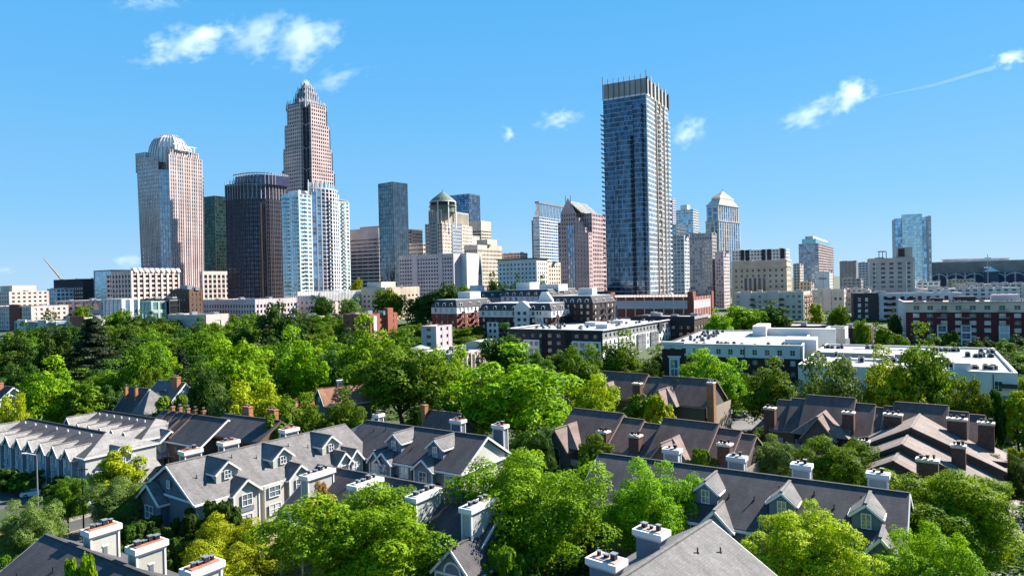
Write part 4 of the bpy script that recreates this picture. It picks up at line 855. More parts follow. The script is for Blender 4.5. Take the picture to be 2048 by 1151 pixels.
blk('dark red brick warehouse with flat tan roof behind the white roofs', 'warehouse', 1566, 1668, 1700, 652, 330, D_(fl=5, bay=6, pw=4.4, sh=3.4, wm=R_TARP, gm=G_DARK), D=26, roof=R_GRAVEL, nu=1)
blk('second dark red brick warehouse beside the young street tree', 'warehouse', 1668, 1742, 1753, 656, 318, D_(fl=5, bay=5, pw=3.2, sh=3.2, wm=R_TARP, gm=W_GREY), D=20, roof=S('red_roof', (.18, .10, .08)), nu=2)
# red brick block, right edge
b = corner('apartment_building', 'long maroon brick apartment block with cream top floor at the right edge', 'apartment block', 1811, 2090, 2100, 603, 300, 26, 50)
W_, D2, zt = b.W, b.D, b.zt; b.frame = (TRIM, 1, .1); b.maxw = 100; fb = W_/15
b.facade((0, 0), (W_, 0), 0, zt-4.6, wm=W_MAROON, fl=3.2, bay=5.6, pw=3.0, sh=1.3, gm=G_RES, gi=.25); b.facade((0, -.08), (W_, -.08), zt-4.6, zt, wm=W_CREAM, fl=4, bay=5.6, pw=3.3, sh=1.9, gm=G_DARK, gi=.25, top=.9)
b.facade((0, D2), (0, 0), 0, zt, wm=W_WHITE, fl=3.2, bay=5, pw=3.2, sh=1.6, gm=G_RES)
b['wall'].obox((W_, 0), (W_, D2), -.6, 0, 0, zt, W_MAROON); b['wall'].obox((W_, D2), (0, D2), -.6, 0, 0, zt-.1, W_MAROON)
b.roof(0, 0, W_, D2, zt-.8, R_GRAVEL); b['cornice'].box(-.7, -.8, zt-.15, W_+.5, .3, zt+.35, METAL)
for i, x in enumerate((.235, .41, .68, .86)):
    x *= W_
    b['white_bay'].box(x, -.9, 0, x+4.0, -.1, zt-10.5, TRIM)
    for j in range(4):
        b.window(x+2.0, -.93, zt-12.2-j*3.2, 3.0, 2.4, 0, G_RES if i < 3 else G_BLUE)
    for j in range(3):
        m = MB(); z = zt-4.2-j*3.2; m.box(x, -1.2, z, x+4, -.1, z+.2, METAL); m.box(x, -1.2, z+1.0, x+4, -1.12, z+1.1, DARKM)
        for q in range(9): m.box(x+q*.48, -1.19, z+.2, x+q*.48+.07, -1.13, z+1.0, METAL)
        b.part('balcony', m)
units(b, 40, 4, 4, W_*.95, D2*.5, zt-.8, 31, METAL, 1, 2.4, 1.6)
b['penthouse'].box(W_*.2, 8, zt-.8, W_*.3, 13, zt+1.8, W_DGREY); b['penthouse'].box(W_*.4, 14, zt-.8, W_*.56, 20, zt+2.2, W_DGREY); b['penthouse'].box(W_*.7, 20, zt-.8, W_*.9, 26, zt+2.8, W_LAV); b.done()
# dark brown and white apartment block behind it
b = blk('dark brown and white apartment block with black balconies behind the maroon brick one', 'apartment block', 1708, 1925, 1935, 585, 385, D_(fl=3.3, bay=4.2, pw=2.4, sh=1.6, wm=W_WHITE, gm=G_DARK, top=1), fin=False, D=30, roof=R_WHITE, nu=8, a=24)
b['brown_front'].box(-.4, -.7, 0, b.W*.235, -.03, b.zt+.5, S('taupe_brick', (.075, .058, .055), kind='brick')); b['brown_front'].box(-.4, -.7, 0, -.03, b.D, b.zt+.5, S('taupe_brick', (.075, .058, .055)))
for j in range(5):
    for x in (.05, .12): b.window(b.W*x, -.74, b.zt-3.4-j*3.3, 1.6, 2.0, 0, G_RES)
    for x in (.31, .5, .7):
        m = MB(); z = b.zt-3.6-j*3.3; m.box(b.W*x, -1.3, z, b.W*x+4.2, -.03, z+.2, DARKM); m.box(b.W*x, -1.3, z+.2, b.W*x+4.2, -1.2, z+1.2, BLACK); b.part('balcony', m)
b.done()
blk('broad white-roofed block with rooftop plant behind the brown and white block', 'apartment block', 1850, 2040, 2060, 575, 520, D_(fl=3.4, bay=5, pw=2.4, sh=1.6, wm=W_WHITE, gm=G_DARK), D=60, a=24, roof=R_WHITE, nu=26)
blk('far white-roofed block below the stadium', 'apartment block', 1930, 2100, 2120, 566, 640, D_(fl=3.4, bay=5, pw=2.4, sh=1.6, wm=W_CREAM, gm=G_DARK), D=70, a=24, roof=R_WHITE, nu=22)
# cream building with barrel roof in the trees
b = corner('apartment_building', 'cream building with a domed white barrel roof among the trees', 'apartment block', 822, 905, 975, 708, 250, 31, 46)
W_, D2, zt = b.W, b.D, b.zt; b.box4(0, 0, W_, D2, 0, zt, 'frl', fl=3.3, bay=4, pw=2.3, sh=1.7, wm=W_CREAM, gm=G_DARK); b['wall'].obox((W_, D2), (0, D2), -.6, 0, 0, zt-.1, W_CREAM)
b.roof(0, 0, W_, D2, zt-.6, R_GRAVEL); b['corner_tower'].cyl(2.5, 2.5, 0, zt+1.5, 3.4, W_CREAM, 8); b['corner_tower'].cyl(2.5, 2.5, zt+1.5, zt+2.6, 4, R_WHITE, 8, .5)
m = b['barrel_roof']; n = 10; xc = W_*.62; rr_ = 6
for k in range(n):
    t0, t1 = math.pi*k/n, math.pi*(k+1)/n
    m.hexa([(xc-rr_*math.cos(t0), D2*.55, zt-.6), (xc-rr_*math.cos(t1), D2*.55, zt-.6), (xc-rr_*math.cos(t1), D2*.8, zt-.6), (xc-rr_*math.cos(t0), D2*.8, zt-.6)],
           [(xc-rr_*math.cos(t0), D2*.55, zt-.58+3.2*math.sin(t0)), (xc-rr_*math.cos(t1), D2*.55, zt-.58+3.2*math.sin(t1)), (xc-rr_*math.cos(t1), D2*.8, zt-.58+3.2*math.sin(t1)), (xc-rr_*math.cos(t0), D2*.8, zt-.58+3.2*math.sin(t0))], R_WHITE)
for i in range(3): b['column'].cyl(W_+1.0, D2*(.15+i*.12), 0, zt-1, .7, W_CREAM, 10)
units(b, 14, 3, D2*.1, W_*.8, D2*.5, zt-.6, 41, METAL, .9, 1.4, 1.2); b.done()

# ================================================================== PITCHED-ROOF HOUSES AND CONDOS
def gable(b, x0, x1, yc, w, ze, zr, wm, rm, axis='x', z0=0, oh=.45, ends=(1, 1), trim=TRIM, th=.22, walls=True, wname='wall', rname='roof', rake=.3, w2=None, ze2=None):
    """gabled volume; axis = direction of its ridge; w half-width on the low side, w2/ze2 the other side"""
    T = (lambda x, y, z: (x, y, z)) if axis == 'x' else (lambda x, y, z: (y, x, z))
    w2 = w2 or w; ze2 = ze if ze2 is None else ze2
    s1, s2 = (zr-ze)/w, (zr-ze2)/w2
    W, Rf = b[wname], b[rname]
    if walls:
        A = [T(x0, yc-w, z0), T(x0, yc+w2, z0), T(x0, yc+w2, ze2), T(x0, yc, zr), T(x0, yc-w, ze)]
        Bq = [T(x1, yc-w, z0), T(x1, yc+w2, z0), T(x1, yc+w2, ze2), T(x1, yc, zr), T(x1, yc-w, ze)]
        i = len(W.v); W.v += A+Bq; mi = W.m(wm)
        W.f += [(i+4, i+3, i+2, i+1, i), (i+5, i+6, i+7, i+8, i+9), (i, i+1, i+6, i+5), (i+1, i+2, i+7, i+6), (i+4, i, i+5, i+9)]; W.mi += [mi]*5
    xa, xb = x0-(oh if ends[0] else 0), x1+(oh if ends[1] else 0)
    for sg, ww, sl, zz in ((-1, w, s1, ze), (1, w2, s2, ze2)):
        ye = yc+sg*(ww+oh); zee = zz-oh*sl; t = .03
        q = [T(xa, ye, zee+t), T(xb, ye, zee+t), T(xb, yc, zr+t), T(xa, yc, zr+t)]
        if (sg > 0) ^ (axis == 'y'): q = q[::-1]
        Rf.hexa(q, [(p[0], p[1], p[2]+th) for p in q], rm)
        tr = b['trim']
        tr.bar(T(xa, ye+sg*.06, zee), T(xb, ye+sg*.06, zee), .12, rake, trim)
        for e, xx in ((0, xa), (1, xb)):
            if ends[e]: dx = -.07 if e == 0 else .07; tr.bar(T(xx+dx, ye, zee+.0), T(xx+dx, yc, zr+.02), .12, rake+.04, trim)
    Rf.bar(T(xa, yc, zr+th+.04), T(xb, yc, zr+th+.04), .35, .12, rm)
def dormer(b, x, side, ze, zr, w, rm, wm, h=1.5, out=None, pitch=.8, win=(.9, 1.2), mainw=None, mainze=None, mainzr=None, yc=0, sill=None):
    """small gabled dormer: face at distance `out` from the ridge on side -1/+1, roof running back into the slope"""
    sl = (mainzr-mainze)/mainw; zf = mainzr-out*sl; zde = sill if sill else zf+h; zdr = zde+w*pitch
    yb = max(0.2, (mainzr-zdr)/sl); m = {}
    tmp = Bld.__new__(Bld); tmp.parts = {}; 
    y0, y1 = (-out, -yb) if side < 0 else (yb, out)
    gable(tmp, y0+yc, y1+yc, x, w, zde, zdr, wm, rm, axis='y', z0=zf-1.2, oh=.3, ends=((1, 0) if side < 0 else (0, 1)), rake=.22)
    par = b.part('dormer', tmp.parts['wall']); link('dormer_roof', tmp.parts['roof'].mesh('dormer_roof'), par); link('trim', tmp.parts['trim'].mesh('trim'), par)
    if win: 
        f = (y0-.06 if side < 0 else y1+.06)+yc
        o = link('window', pane_mesh(win[0], win[1], G_HOME), par); o.location = (x, f, zde-win[1]*.42); o.rotation_euler = (0, 0, 0 if side < 0 else math.pi)
        fo = link('frame', frame_mesh(win[0], win[1], TRIM, 1, .1), par); fo.location = o.location; fo.rotation_euler = o.rotation_euler
    return par
def crossbay(b, x, side, w, ze, zr, wm, rm, main, d=1.2, z0=0, wins=True, yc=0, panel=True, cols=1, wv=1.5, gv=None):
    """two-storey bay with its own gable standing proud of the main wall"""
    mw, mze, mzr = main; sl = (mzr-mze)/mw; yb = max(.2, (mzr-zr)/sl)
    y0, y1 = (-mw-d, -yb) if side < 0 else (yb, mw+d)
    tmp = Bld.__new__(Bld); tmp.parts = {}
    gable(tmp, y0+yc, y1+yc, x, w, ze, zr, wm, rm, axis='y', z0=z0, oh=.35, ends=((1, 0) if side < 0 else (0, 1)), rake=.25)
    par = b.part('gabled_bay', tmp.parts['wall']); link('bay_roof', tmp.parts['roof'].mesh('bay_roof'), par); link('trim', tmp.parts['trim'].mesh('trim'), par)
    f = (y0-.06 if side < 0 else y1+.06)+yc
    if wins:
        z = ze-1.2
        while z > z0+1.2:
            for c in range(cols):
                xx = x+(c-(cols-1)/2)*w*1.9/cols
                b.window(xx, f, z, wv, 1.6, 0 if side < 0 else math.pi, G_HOME)
            z -= 3.0
        if panel: m = MB(); m.box(x-w*.55, f-.03, ze-2.9, x+w*.55, f+.03, ze-2.2, W_LBLUE); link('panel', m.mesh('panel'), par)
    m = MB()
    for sx in (-w+.06, w-.06): m.box(x+sx-.1, f-.04, z0, x+sx+.1, f+.05, ze-.1, TRIM)
    link('corner_board', m.mesh('corner_board'), par)
    return par
def chimney(b, x, y, lx, ly, z0, z1, wm, capm=TRIM, crown=TERRA, nfl=3, flue=METAL, over=.28, caph=.7, label=None):
    m = MB(); m.box(x-lx/2, y-ly/2, z0, x+lx/2, y+ly/2, z1, wm)
    if wm in (W_CSIDE, W_SIDE, W_SLATE):
        for sx in (-1, 1):
            for sy in (-1, 1): cx, cy = x+sx*lx/2, y+sy*ly/2; m.box(cx-.09, cy-.09, z0, cx+.09, cy+.09, z1-.01, TRIM)
    p = b.part('chimney', m, label=label); c = MB(); o = over
    c.prism([(x-lx/2-.03, y-ly/2-.03), (x+lx/2+.03, y-ly/2-.03), (x+lx/2+.03, y+ly/2+.03), (x-lx/2-.03, y+ly/2+.03)], z1-caph, z1-caph*.6, capm, [(x-lx/2-o, y-ly/2-o), (x+lx/2+o, y-ly/2-o), (x+lx/2+o, y+ly/2+o), (x-lx/2-o, y+ly/2+o)])
    c.box(x-lx/2-o, y-ly/2-o, z1-caph*.6+.002, x+lx/2+o, y+ly/2+o, z1+.12, capm)
    link('cap', c.mesh('cap'), p)
    if crown: c = MB(); c.box(x-lx/2, y-ly/2, z1+.12, x+lx/2, y+ly/2, z1+.2, crown); link('crown', c.mesh('crown'), p)
    f = MB(); ax = lx > ly; n = nfl
    for i in range(n):
        t = (i+.7)/(n+.4)-.5; fx, fy = (x+t*lx, y) if ax else (x, y+t*ly)
        q = .13+.05*((i*7+int(x*3)) % 3); hh_ = .25+.12*((i*5+int(y*2)) % 3); f.box(fx-q, fy-q, z1+.2, fx+q, fy+q, z1+.2+hh_, BLACK if i % 2 else DARKM); f.box(fx-q-.06, fy-q-.06, z1+.2+hh_, fx+q+.06, fy+q+.06, z1+.28+hh_, flue)
    link('flue', f.mesh('flue'), p)
def vents(b, pts, main, yc=0):
    w, ze, zr = main; sl = (zr-ze)/w
    for (x, y) in pts:
        m = MB(); z = zr-abs(y-yc)*sl; m.cyl(x, y, z, z+.75, .07, DARKM, 6); m.cyl(x, y, z+.2, z+.3, .16, DARKM, 8); b.part('vent_pipe', m)
MA = (7.0, 8.3, 12.5)
# --- light grey-roofed condo building, lit facade towards lower right
b = ridge('condo_building', 'pale grey-roofed condo building with lit dormers, gable end facing lower left', 'condo building', (338, 931), (699, 851), 12.5, 54)
b.frame = (TRIM, 1, .1); LA = b.L
gable(b, 0, LA, 0, 7, 8.3, 12.5, W_SLATE, R_GREY, ends=(1, 0), z0=2.6); b['sunlit_front_sheet'].box(.02, -7.015, 2.62, LA, -6.9, 8.28, W_CSIDE)  # cream sheet colours the sunlit front; the slate walls carry shade
b['under_wall'].box(.3, -6.7+2, 0, LA, 6.7, 2.62, W_SLATE)
for x in (1, 5, 9.5, 14, 18.5, 23): b['post'].box(x, -6.8, 0, x+.35, -6.45, 2.6, TRIM)
b['end_wall'].box(-.12, -6.95, 0, -.01, 6.95, 8.25, W_SLATE); b['trim'].box(-.35, -7.1, 8.15, -.13, 7.1, 8.4, TRIM)  # slate colour darkens the end wall for its shade
gable(b, -1.3, -.13, 3.2, 3.0, 7.4, 9.6, W_SLATE, R_GREY, ends=(1, 0))
b.window(-1.38, 3.2, 5.6, 2.2, 1.8, -math.pi/2, G_HOME); b.window(-.2, -.2, 9.9, .7, 1.0, -math.pi/2, G_HOME)
for (u, v) in ((452, 940), (563, 914), (659, 890)):
    x = b.onwall(u, v, -4.9)[0]; dormer(b, x, -1, 0, 0, 1.75, R_GREY, W_CSIDE, h=1.75, out=5.2, mainw=7, mainze=8.3, mainzr=12.5, win=(.9, 1.1))
for (u, v, w) in ((493, 954, 2.1), (600, 927, 2.0), (689, 903, 1.6), (711, 891, 1.5)):
    x = b.onwall(u, v, -8)[0]; crossbay(b, x, -1, w, 8.2, 9.9, W_CSIDE, R_GREY, MA, d=.9, z0=2.6)
for (u, v) in ((430, 1005), (545, 975), (640, 945)):
    x = b.onwall(u, v, -7.3)[0]; m = MB(); m.box(x-1.7, -7.75, 2.6, x+1.7, -7.02, 8.1, W_CSIDE); b.part('box_bay', m)
    for z in (7.0, 4.3): b.window(x, -7.82, z, 1.9, 1.5, 0, G_HOME)
for (u, v) in ((478, 975), (583, 950)):
    x = b.onwall(u, v, -7)[0]; b['stair_recess_shade'].box(x-1.0, -7.12, 2.6, x+1.0, -7.02, 6.4, BLACK)  # flat black slab standing in for shade in the stair opening
vents(b, [(2.2, -3.4), (6, -1.2), (9, -1.4), (12.5, -2.6), (16.5, -1.3), (19, -1.8), (22, -3.0), (25.2, -1.2)], MA)
for (u, v) in ((385, 893), (478, 879), (582, 851)):
    x, y = b.lx(u, v, 13.2); chimney(b, x, y+.6 if y > 5 else 6.6, 2.6, 1.5, 6, 12.6, W_SLATE, nfl=2)
b.done()
# --- dark wing to its right
b = ridge('condo_building', 'condo wing with shade-dark grey roof and two tall dormers, cream gable end facing right', 'condo building', (740, 843), (971, 874), 12.5, -34)
b.frame = (TRIM, 1, .1); L_ = b.L
gable(b, -1, L_, 0, 6.8, 8.3, 12.5, W_SLATE, R_DARK, ends=(0, 1)); b['sunlit_side_sheet'].box(L_+.01, -6.78, 0, L_+.1, 6.78, 8.0, W_CSIDE); b['trim'].box(L_+.11, -7, 7.9, L_+.5, 7, 8.25, TRIM)  # shade is coloured into the slate front, sunlight into the cream end sheet
m = MB(); m.poly([(L_+.06, -6.3, 8.3), (L_+.06, 6.3, 8.3), (L_+.06, 0, 12.1)], W_CSIDE); b.part('gable_panel', m)
b['hip_roof'].hexa([(-7.6, -7.4, 8.0), (-.9, -7.2, 8.03), (-.9, 7, 8.03), (-7, 7, 8)], [(-1.1, -.1, 12.45), (-1.0, -.1, 12.45), (-1.0, .1, 12.45), (-1.1, .1, 12.45)], R_GREY)
MB_ = (6.8, 8.3, 12.5)
for (u, v) in ((792, 888), (874, 900)):
    x = b.onwall(u, v, -4.9)[0]; dormer(b, x, -1, 0, 0, 1.6, R_GREY, W_LBLUE, h=1.9, out=5.3, mainw=6.8, mainze=8.3, mainzr=12.5, win=(.8, 1.5))
for (u, v, w) in ((748, 890, 1.4), (764, 904, 1.8), (844, 917, 2.0)):
    x = b.onwall(u, v, -7.8)[0]; crossbay(b, x, -1, w, 8.0, 9.6, W_LBLUE, R_GREY, MB_, d=.8)
for (u, v) in ((810, 935), (900, 952)):
    x = b.onwall(u, v, -7.2)[0]; m = MB(); m.box(x-1.5, -7.3, 0, x+1.5, -6.82, 8.0, W_SLATE); b.part('box_bay', m)
    for z in (6.9, 4.0): b.window(x, -7.37, z, 1.7, 1.6, 0, G_HOME)
for (u, v) in ((790, 945), (872, 965)):
    x = b.onwall(u, v, -6.85)[0]; b['stair_recess_shade'].box(x-.9, -6.92, 0, x+.9, -6.83, 6, BLACK)  # stair opening's shade, painted as a black slab on the wall
vents(b, [(3, -2), (5.5, -1.5), (9, -3), (11, -1.6), (13.2, -2.2), (14.5, -4.5)], MB_)
gable(b, L_-4, L_-.6, 4, 3, 8.2, 11.2, W_CSIDE, R_GREY, axis='x', ends=(0, 0)) if False else None
for (u, v) in ((735, 832), (875, 850), (958, 862)):
    x, y = b.lx(u, v, 13.4); chimney(b, x, 6.0 if u > 800 else 3.2, 2.2 if u > 800 else 1.1, 1.2, 6, 13.3, W_SLATE, nfl=2)
b.done()
# --- nearer dark roof with broad white chimneys
b = ridge('condo_building', 'near condo building with shade-dark grey roof and broad white chimneys along the slope', 'condo building', (640, 932), (990, 1001), 12.5, -33)
b.frame = (TRIM, 1, .1); L_ = b.L+1; MC = (6.8, 8.0, 12.5)
gable(b, 0, L_, 0, 6.8, 8.0, 12.5, W_SLATE, R_DARK, ends=(1, 1))
for (u, v) in ((634, 943), (735, 960), (845, 985), (955, 1005)):
    x, y = b.lx(u, v, 13.3); chimney(b, x, -4.1, 1.25, 4.3, 5, 13.2, W_SIDE, nfl=4, crown=S('pale_crown', (.5, .45, .42)))
for (u, v, w) in ((576, 985, 2.3), (903, 1080, 2.4)):
    x = b.onwall(u, v, -9.5)[0]; p = crossbay(b, x, -1, w, 7.4, 9.9, W_LBLUE, R_DARK, MC, d=2.6, z0=4.3, wins=False)
    m = MB(); f = -6.8-2.6-.1
    for k in range(10):
        t0, t1 = math.pi*k/10, math.pi*(k+1)/10
        m.bar((x-1.1*math.cos(t0), f, 7.35+1.15*math.sin(t0)), (x-1.1*math.cos(t1), f, 7.35+1.15*math.sin(t1)), .08, .22, TRIM)
    m.box(x-w+.1, f-.03, 7.0, x+w-.1, f+.03, 7.3, TRIM); m.box(x-w+.3, f-.05, 4.4, x+w-.3, f+.02, 4.6, TRIM); m.box(x-1.2, f-.04, 5.2, x+1.2, f+.02, 6.2, DARKM); link('arch_trim', m.mesh('arch_trim'), p)
    for sx in (-w+.15, w-.3): b['post'].box(x+sx, -9.3, 0, x+sx+.2, -9.1, 4.3, TRIM)
for i in range(6):
    for z in (6.6, 3.6): b.window(2.6+i*4.2, -6.87, z, 1.6, 1.5, 0, G_HOME)
vents(b, [(8, -2.0), (13, -2.4), (19.5, -3.4), (23, -2)], MC); b.done()
# --- long dark roof on the right
b = ridge('condo_building', 'long condo building with shade-dark grey roof and small blue-fronted dormers, right foreground', 'condo building', (1205, 909), (1800, 986), 12.5, -33)
b.frame = (TRIM, 1, .1); L_ = b.L+.5; MD = (7.6, 8.0, 12.5)
gable(b, 0, L_, 0, 7.6, 8.0, 12.5, W_SLATE, R_DARK, ends=(1, 1))
for (u, v) in ((1413, 978), (1565, 1000), (1733, 1025)):
    x = b.onwall(u, v, -5)[0]; dormer(b, x, -1, 0, 0, 1.45, R_GREY, W_LBLUE, h=1.8, out=5.4, mainw=7.6, mainze=8.0, mainzr=12.5, win=(.85, 1.5))
for (u, v, w) in ((1432, 1012, 1.9), (1762, 1062, 1.7)):
    x = b.onwall(u, v, -8)[0]; crossbay(b, x, -1, w, 7.9, 9.8, W_LBLUE, R_GREY, MD, d=.9)
for i in range(9):
    x = 1.8+i*4.3
    for z in (6.6, 3.6): b.window(x, -7.67, z, 1.7, 1.5, 0, G_HOME)
vents(b, [(b.onwall(u, v, -y_)[0], -y_) for u, v, y_ in ((1413, 950, 2.2), (1458, 985, 4.0), (1508, 993, 3.9), (1558, 967, 1.9), (1628, 985, 2.0), (1668, 1015, 3.4), (1722, 995, 1.8))], MD)
for (u, v) in ((1328, 908), (1455, 929), (1590, 945), (1750, 962)):
    x, y = b.lx(u, v, 12.9); chimney(b, x, 6.4, 2.1, 1.2, 6, 12.9, W_SIDE, nfl=2, crown=S('pale_crown', (.5, .45, .42)))
b.done()
# --- near light roof at the bottom, lit slope to the right
b = ridge('condo_building', 'nearest pale roof plane at the bottom centre-right with two chimneys in shade blue-grey', 'condo building', (1418, 1046), (1235, 1165), 13.0)
b.frame = (TRIM, 1, .1); an = b.ang
gable(b, 0, b.L+12, 0, 8, 8.2, 13.0, W_LBLUE, R_GREY, ends=(1, 1))
for (u, v) in ((1303, 1060), (1213, 1118)):
    x, y = b.lx(u, v, 13.6); chimney(b, x, y, 1.5, 2.6, 6, 13.6, W_LBLUE, nfl=3, crown=S('dusty_crown', (.42, .30, .26)))  # the blue-grey is shade painted into the chimneys' siding
vents(b, [(3.2, 2.6), (6.0, 1.6)], (8, 8.2, 13.0)); vents(b, [(7.2, 4.4)], (8, 8.2, 13.0)); b.done()
# --- bottom left dark roof
b = ridge('condo_building', 'bottom left condo roof in shade-dark grey shingles with cream chimneys behind its ridge', 'condo building', (95, 1073), (300, 1155), 12.5, -33)
b.frame = (TRIM, 1, .1); gable(b, 0, b.L+10, 0, 7.5, 8.0, 12.5, W_SIDE, R_DARK, ends=(1, 1))
for (u, v) in ((203, 1052), (294, 1085), (405, 1128)):
    x, y = b.lx(u, v, 13.9); chimney(b, x, y, 1.3, 2.7, 5, 13.8, W_CSIDE, nfl=4, label='cream sided chimney with brick-topped white cap')
    m = MB(); m.box(x+.655, y-.2, 8.6, x+.70, y+.2, 12.0, W_SLATE); m.box(x+.655, y-.28, 12.0, x+.71, y+.28, 12.15, TRIM); b.part('niche', m)
    sl = .6; tmp = b['valley_roof']; tmp.hexa([(x-1.5, 3, 8.2), (x+5, 3, 8.2), (x+5, y+1.6, 7.0), (x-1.5, y+1.6, 7.0)], [(x-1.5, .5, 12.3), (x+5, .5, 12.3), (x+5, y+1.6, 8.6), (x-1.5, y+1.6, 8.6)], R_GREY)
vents(b, [(3, -4), (7, -2.5)], (7.5, 8, 12.5)); b.done()
# --- blue-grey townhouse rows, left
def townrow(label, p1, p2, n, w, mw, L=None, side=-1, zr=10.0, ze=7.0, lit=True):
    b = ridge('townhouse_row', label, 'townhouses', p1, p2, zr, -32); b.frame = (TRIM, 1, .09); L_ = b.L = L or b.L; M = (mw, ze, zr)
    # hipped ends
    sl = (zr-ze)/mw; h = mw*.85
    W = b['wall']; W.box(-h, -mw, 0, L_+h, mw, ze, W_TOWN)
    e = .4; Rr = b['roof']; z0 = ze+.01
    A = [(-h-e, -mw-e, z0), (L_+h+e, -mw-e, z0), (L_+h+e, mw+e, z0), (-h-e, mw+e, z0)]; r1, r2 = (0, 0, zr), (L_, 0, zr)
    Rr.poly([A[0], A[1], r2, r1], R_DARK); Rr.poly([A[1], A[2], r2], R_PALE); Rr.poly([A[2], A[3], r1, r2], R_DARK); Rr.poly([A[3], A[0], r1], R_DARK); Rr.poly(A[::-1], TRIM)  # right hip face coloured lighter, as lit by the sun
    Rr.bar((0, 0, zr+.05), (L_, 0, zr+.05), .4, .15, DARKM)
    for i in range(4): q, r = A[i], A[(i+1) % 4]; b['trim'].bar((q[0], q[1], q[2]-.02), (r[0], r[1], r[2]-.02), .1, .28, TRIM)
    for i in range(n):
        x = -h*.55+(L_+h*1.2)*(i+.5)/n; ww = w*(1.5 if i == 0 else 1)
        crossbay(b, x, -1, ww, ze-.15, ze-.15+ww*1.15, W_TOWN, R_PALE, M, d=.9, wins=False)
        f = -mw-.97
        for zz, wd, hh in ((5.7, .8, 1.2), (3.2, .8, 1.3), (5.5, .5, 1.3), (1.7, .5, .6)):
            b.window(x+(-.75 if wd == .8 else .75), f, zz, wd, hh, 0, G_HOME)
        xr = x+ww+.55; b.one('door', xr-.5, -mw-.06, 0, xr+.5, -mw-.01, 2.1, DARKM)
        b['canopy'].box(xr-.6, -mw-.5, 2.15, xr+.6, -mw-.01, 2.3, TRIM); b.window(xr, -mw-.05, 4.3, .7, 1.3, 0, G_HOME)
    # end wall, sunlight put into its paler siding, with gabled projection
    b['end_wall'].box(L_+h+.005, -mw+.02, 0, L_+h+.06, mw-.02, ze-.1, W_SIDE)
    tmp = Bld.__new__(Bld); tmp.parts = {}; gable(tmp, L_+h-2, L_+h+1.2, -mw*.15, 2.1, ze-.6, ze+1.0, W_SIDE, R_PALE, ends=(0, 1), z0=2.4)
    p = b.part('end_gable', tmp.parts['wall']); link('bay_roof', tmp.parts['roof'].mesh('bay_roof'), p); link('trim', tmp.parts['trim'].mesh('trim'), p)
    for y in (-.8, .3): b.window(L_+h+1.27, y-mw*.15+.2, ze-1.7, .7, 1.4, math.pi/2, G_HOME)
    b['porch_roof'].hexa([(L_+h, -mw+.5, 3.2), (L_+h+2.6, -mw+.5, 3.0), (L_+h+2.6, mw-.5, 3.0), (L_+h, mw-.5, 3.2)], [(L_+h, -mw+.5, 4.4), (L_+h+.2, -mw+.5, 4.4), (L_+h+.2, mw-.5, 4.4), (L_+h, mw-.5, 4.4)], R_PALE)
    for i in range(7): m = MB(); x = L_*(i+.5)/7; z = zr-1.6*sl; m.cyl(x, -1.6, z, z+.5, .16, TRIM, 8); b.part('vent_pipe', m)
    return b.done()
townrow('front row of blue-grey townhouses with eight pale gables at the left edge', (57, 836), (213, 864), 8, 1.45, 6.8)
townrow('rear row of blue-grey townhouses with pale gables, just behind the front row', (206, 820), (312, 836), 6, 1.5, 6.4)
W_CHIM2 = S('dusty_orange_brick', (.32, .15, .09), kind='brick')
# --- brown terrace with chimneys, and brown brick house
b = ridge('townhouse_row', 'dark-roofed terrace with a line of orange chimneys right of the rear townhouses', 'townhouses', (330, 822), (430, 838), 10.5, -32)
gable(b, 0, b.L+3, 0, 6, 6.4, 10.5, W_TBRICK, R_DARK)
for i in range(5): chimney(b, 1+i*2.9, 1.2, .75, .75, 8, 11.4, W_CHIM2, nfl=1, over=.08, caph=.2, capm=W_OBRICK, crown=None)
for i in range(4): m = MB(); m.bar((2.4+i*3, -6.1, 6.75), (2.4+i*3, -.2, 10.8), .3, .35, W_TBRICK); b.part('party_wall', m)
for i in range(5): b.window(1.8+i*3, -6.08, 4.6, .9, 1.4, 0, G_HOME)
b.done()
b = ridge('house', 'brown brick condo house with sagging dark roof and small white windows', 'house', (452, 829), (556, 843), 11.0, -31)
b.frame = (TRIM, 1, .08); gable(b, 0, b.L, 0, 5.0, 8.0, 11, W_TBRICK, R_DARK, ends=(1, 1), trim=W_TBRICK); b['wall'].box(-.1, -5.0, 0, b.L+.1, 5.0, 7.9, W_TBRICK)
for (x, z) in ((2, 6.2), (7, 5.8), (14, 6.0), (2, 3.0), (9, 2.8)): b.window(x, -5.1, z, .7, 1.6, 0, G_RES)
for y in (-4, 3): b.window(-.2, y, 5.4, .7, 1.6, -math.pi/2, G_RES)
b['arch_door'].box(10, -5.2, 4.0, 11.8, -4.98, 6.8, BLACK)
for x in (4, 12): chimney(b, x, 2.4, 2.2, 1.1, 8, 12.6, W_OBRICK, nfl=2, over=.08, caph=.2, capm=W_OBRICK, crown=None)
b.done()
# --- old houses in the trees
b = ridge('house', 'old house with steep black roof and two thin brick chimneys in the left wood', 'house', (262, 775), (318, 778), 13.0, -30)
b.frame = (TRIM, 1, .08); gable(b, 0, 7.5, 0, 4.6, 7.6, 13, W_WHITE, R_DARK); b['side_roof'].hexa([(7.4, -5, 7.5), (13, -5, 7.5), (13, 5, 7.5), (7.4, 5, 7.5)], [(7.4, -.2, 12.9), (8.4, -.2, 12.9), (8.4, .2, 12.9), (7.4, .2, 12.9)], R_GREY)
b['wall'].box(7.4, -4.5, 0, 12.5, 4.5, 7.5, W_WHITE)
for x in (1.2, 5.5): chimney(b, x, -2.0, .7, .7, 9, 13.4, W_OBRICK, nfl=1, over=.05, caph=.2, capm=W_OBRICK, crown=None)
for x in (1.5, 4, 6.2, 9, 11): b.window(x, -4.68, 5.4, .8, 1.7, 0, G_HOME)
b.done()
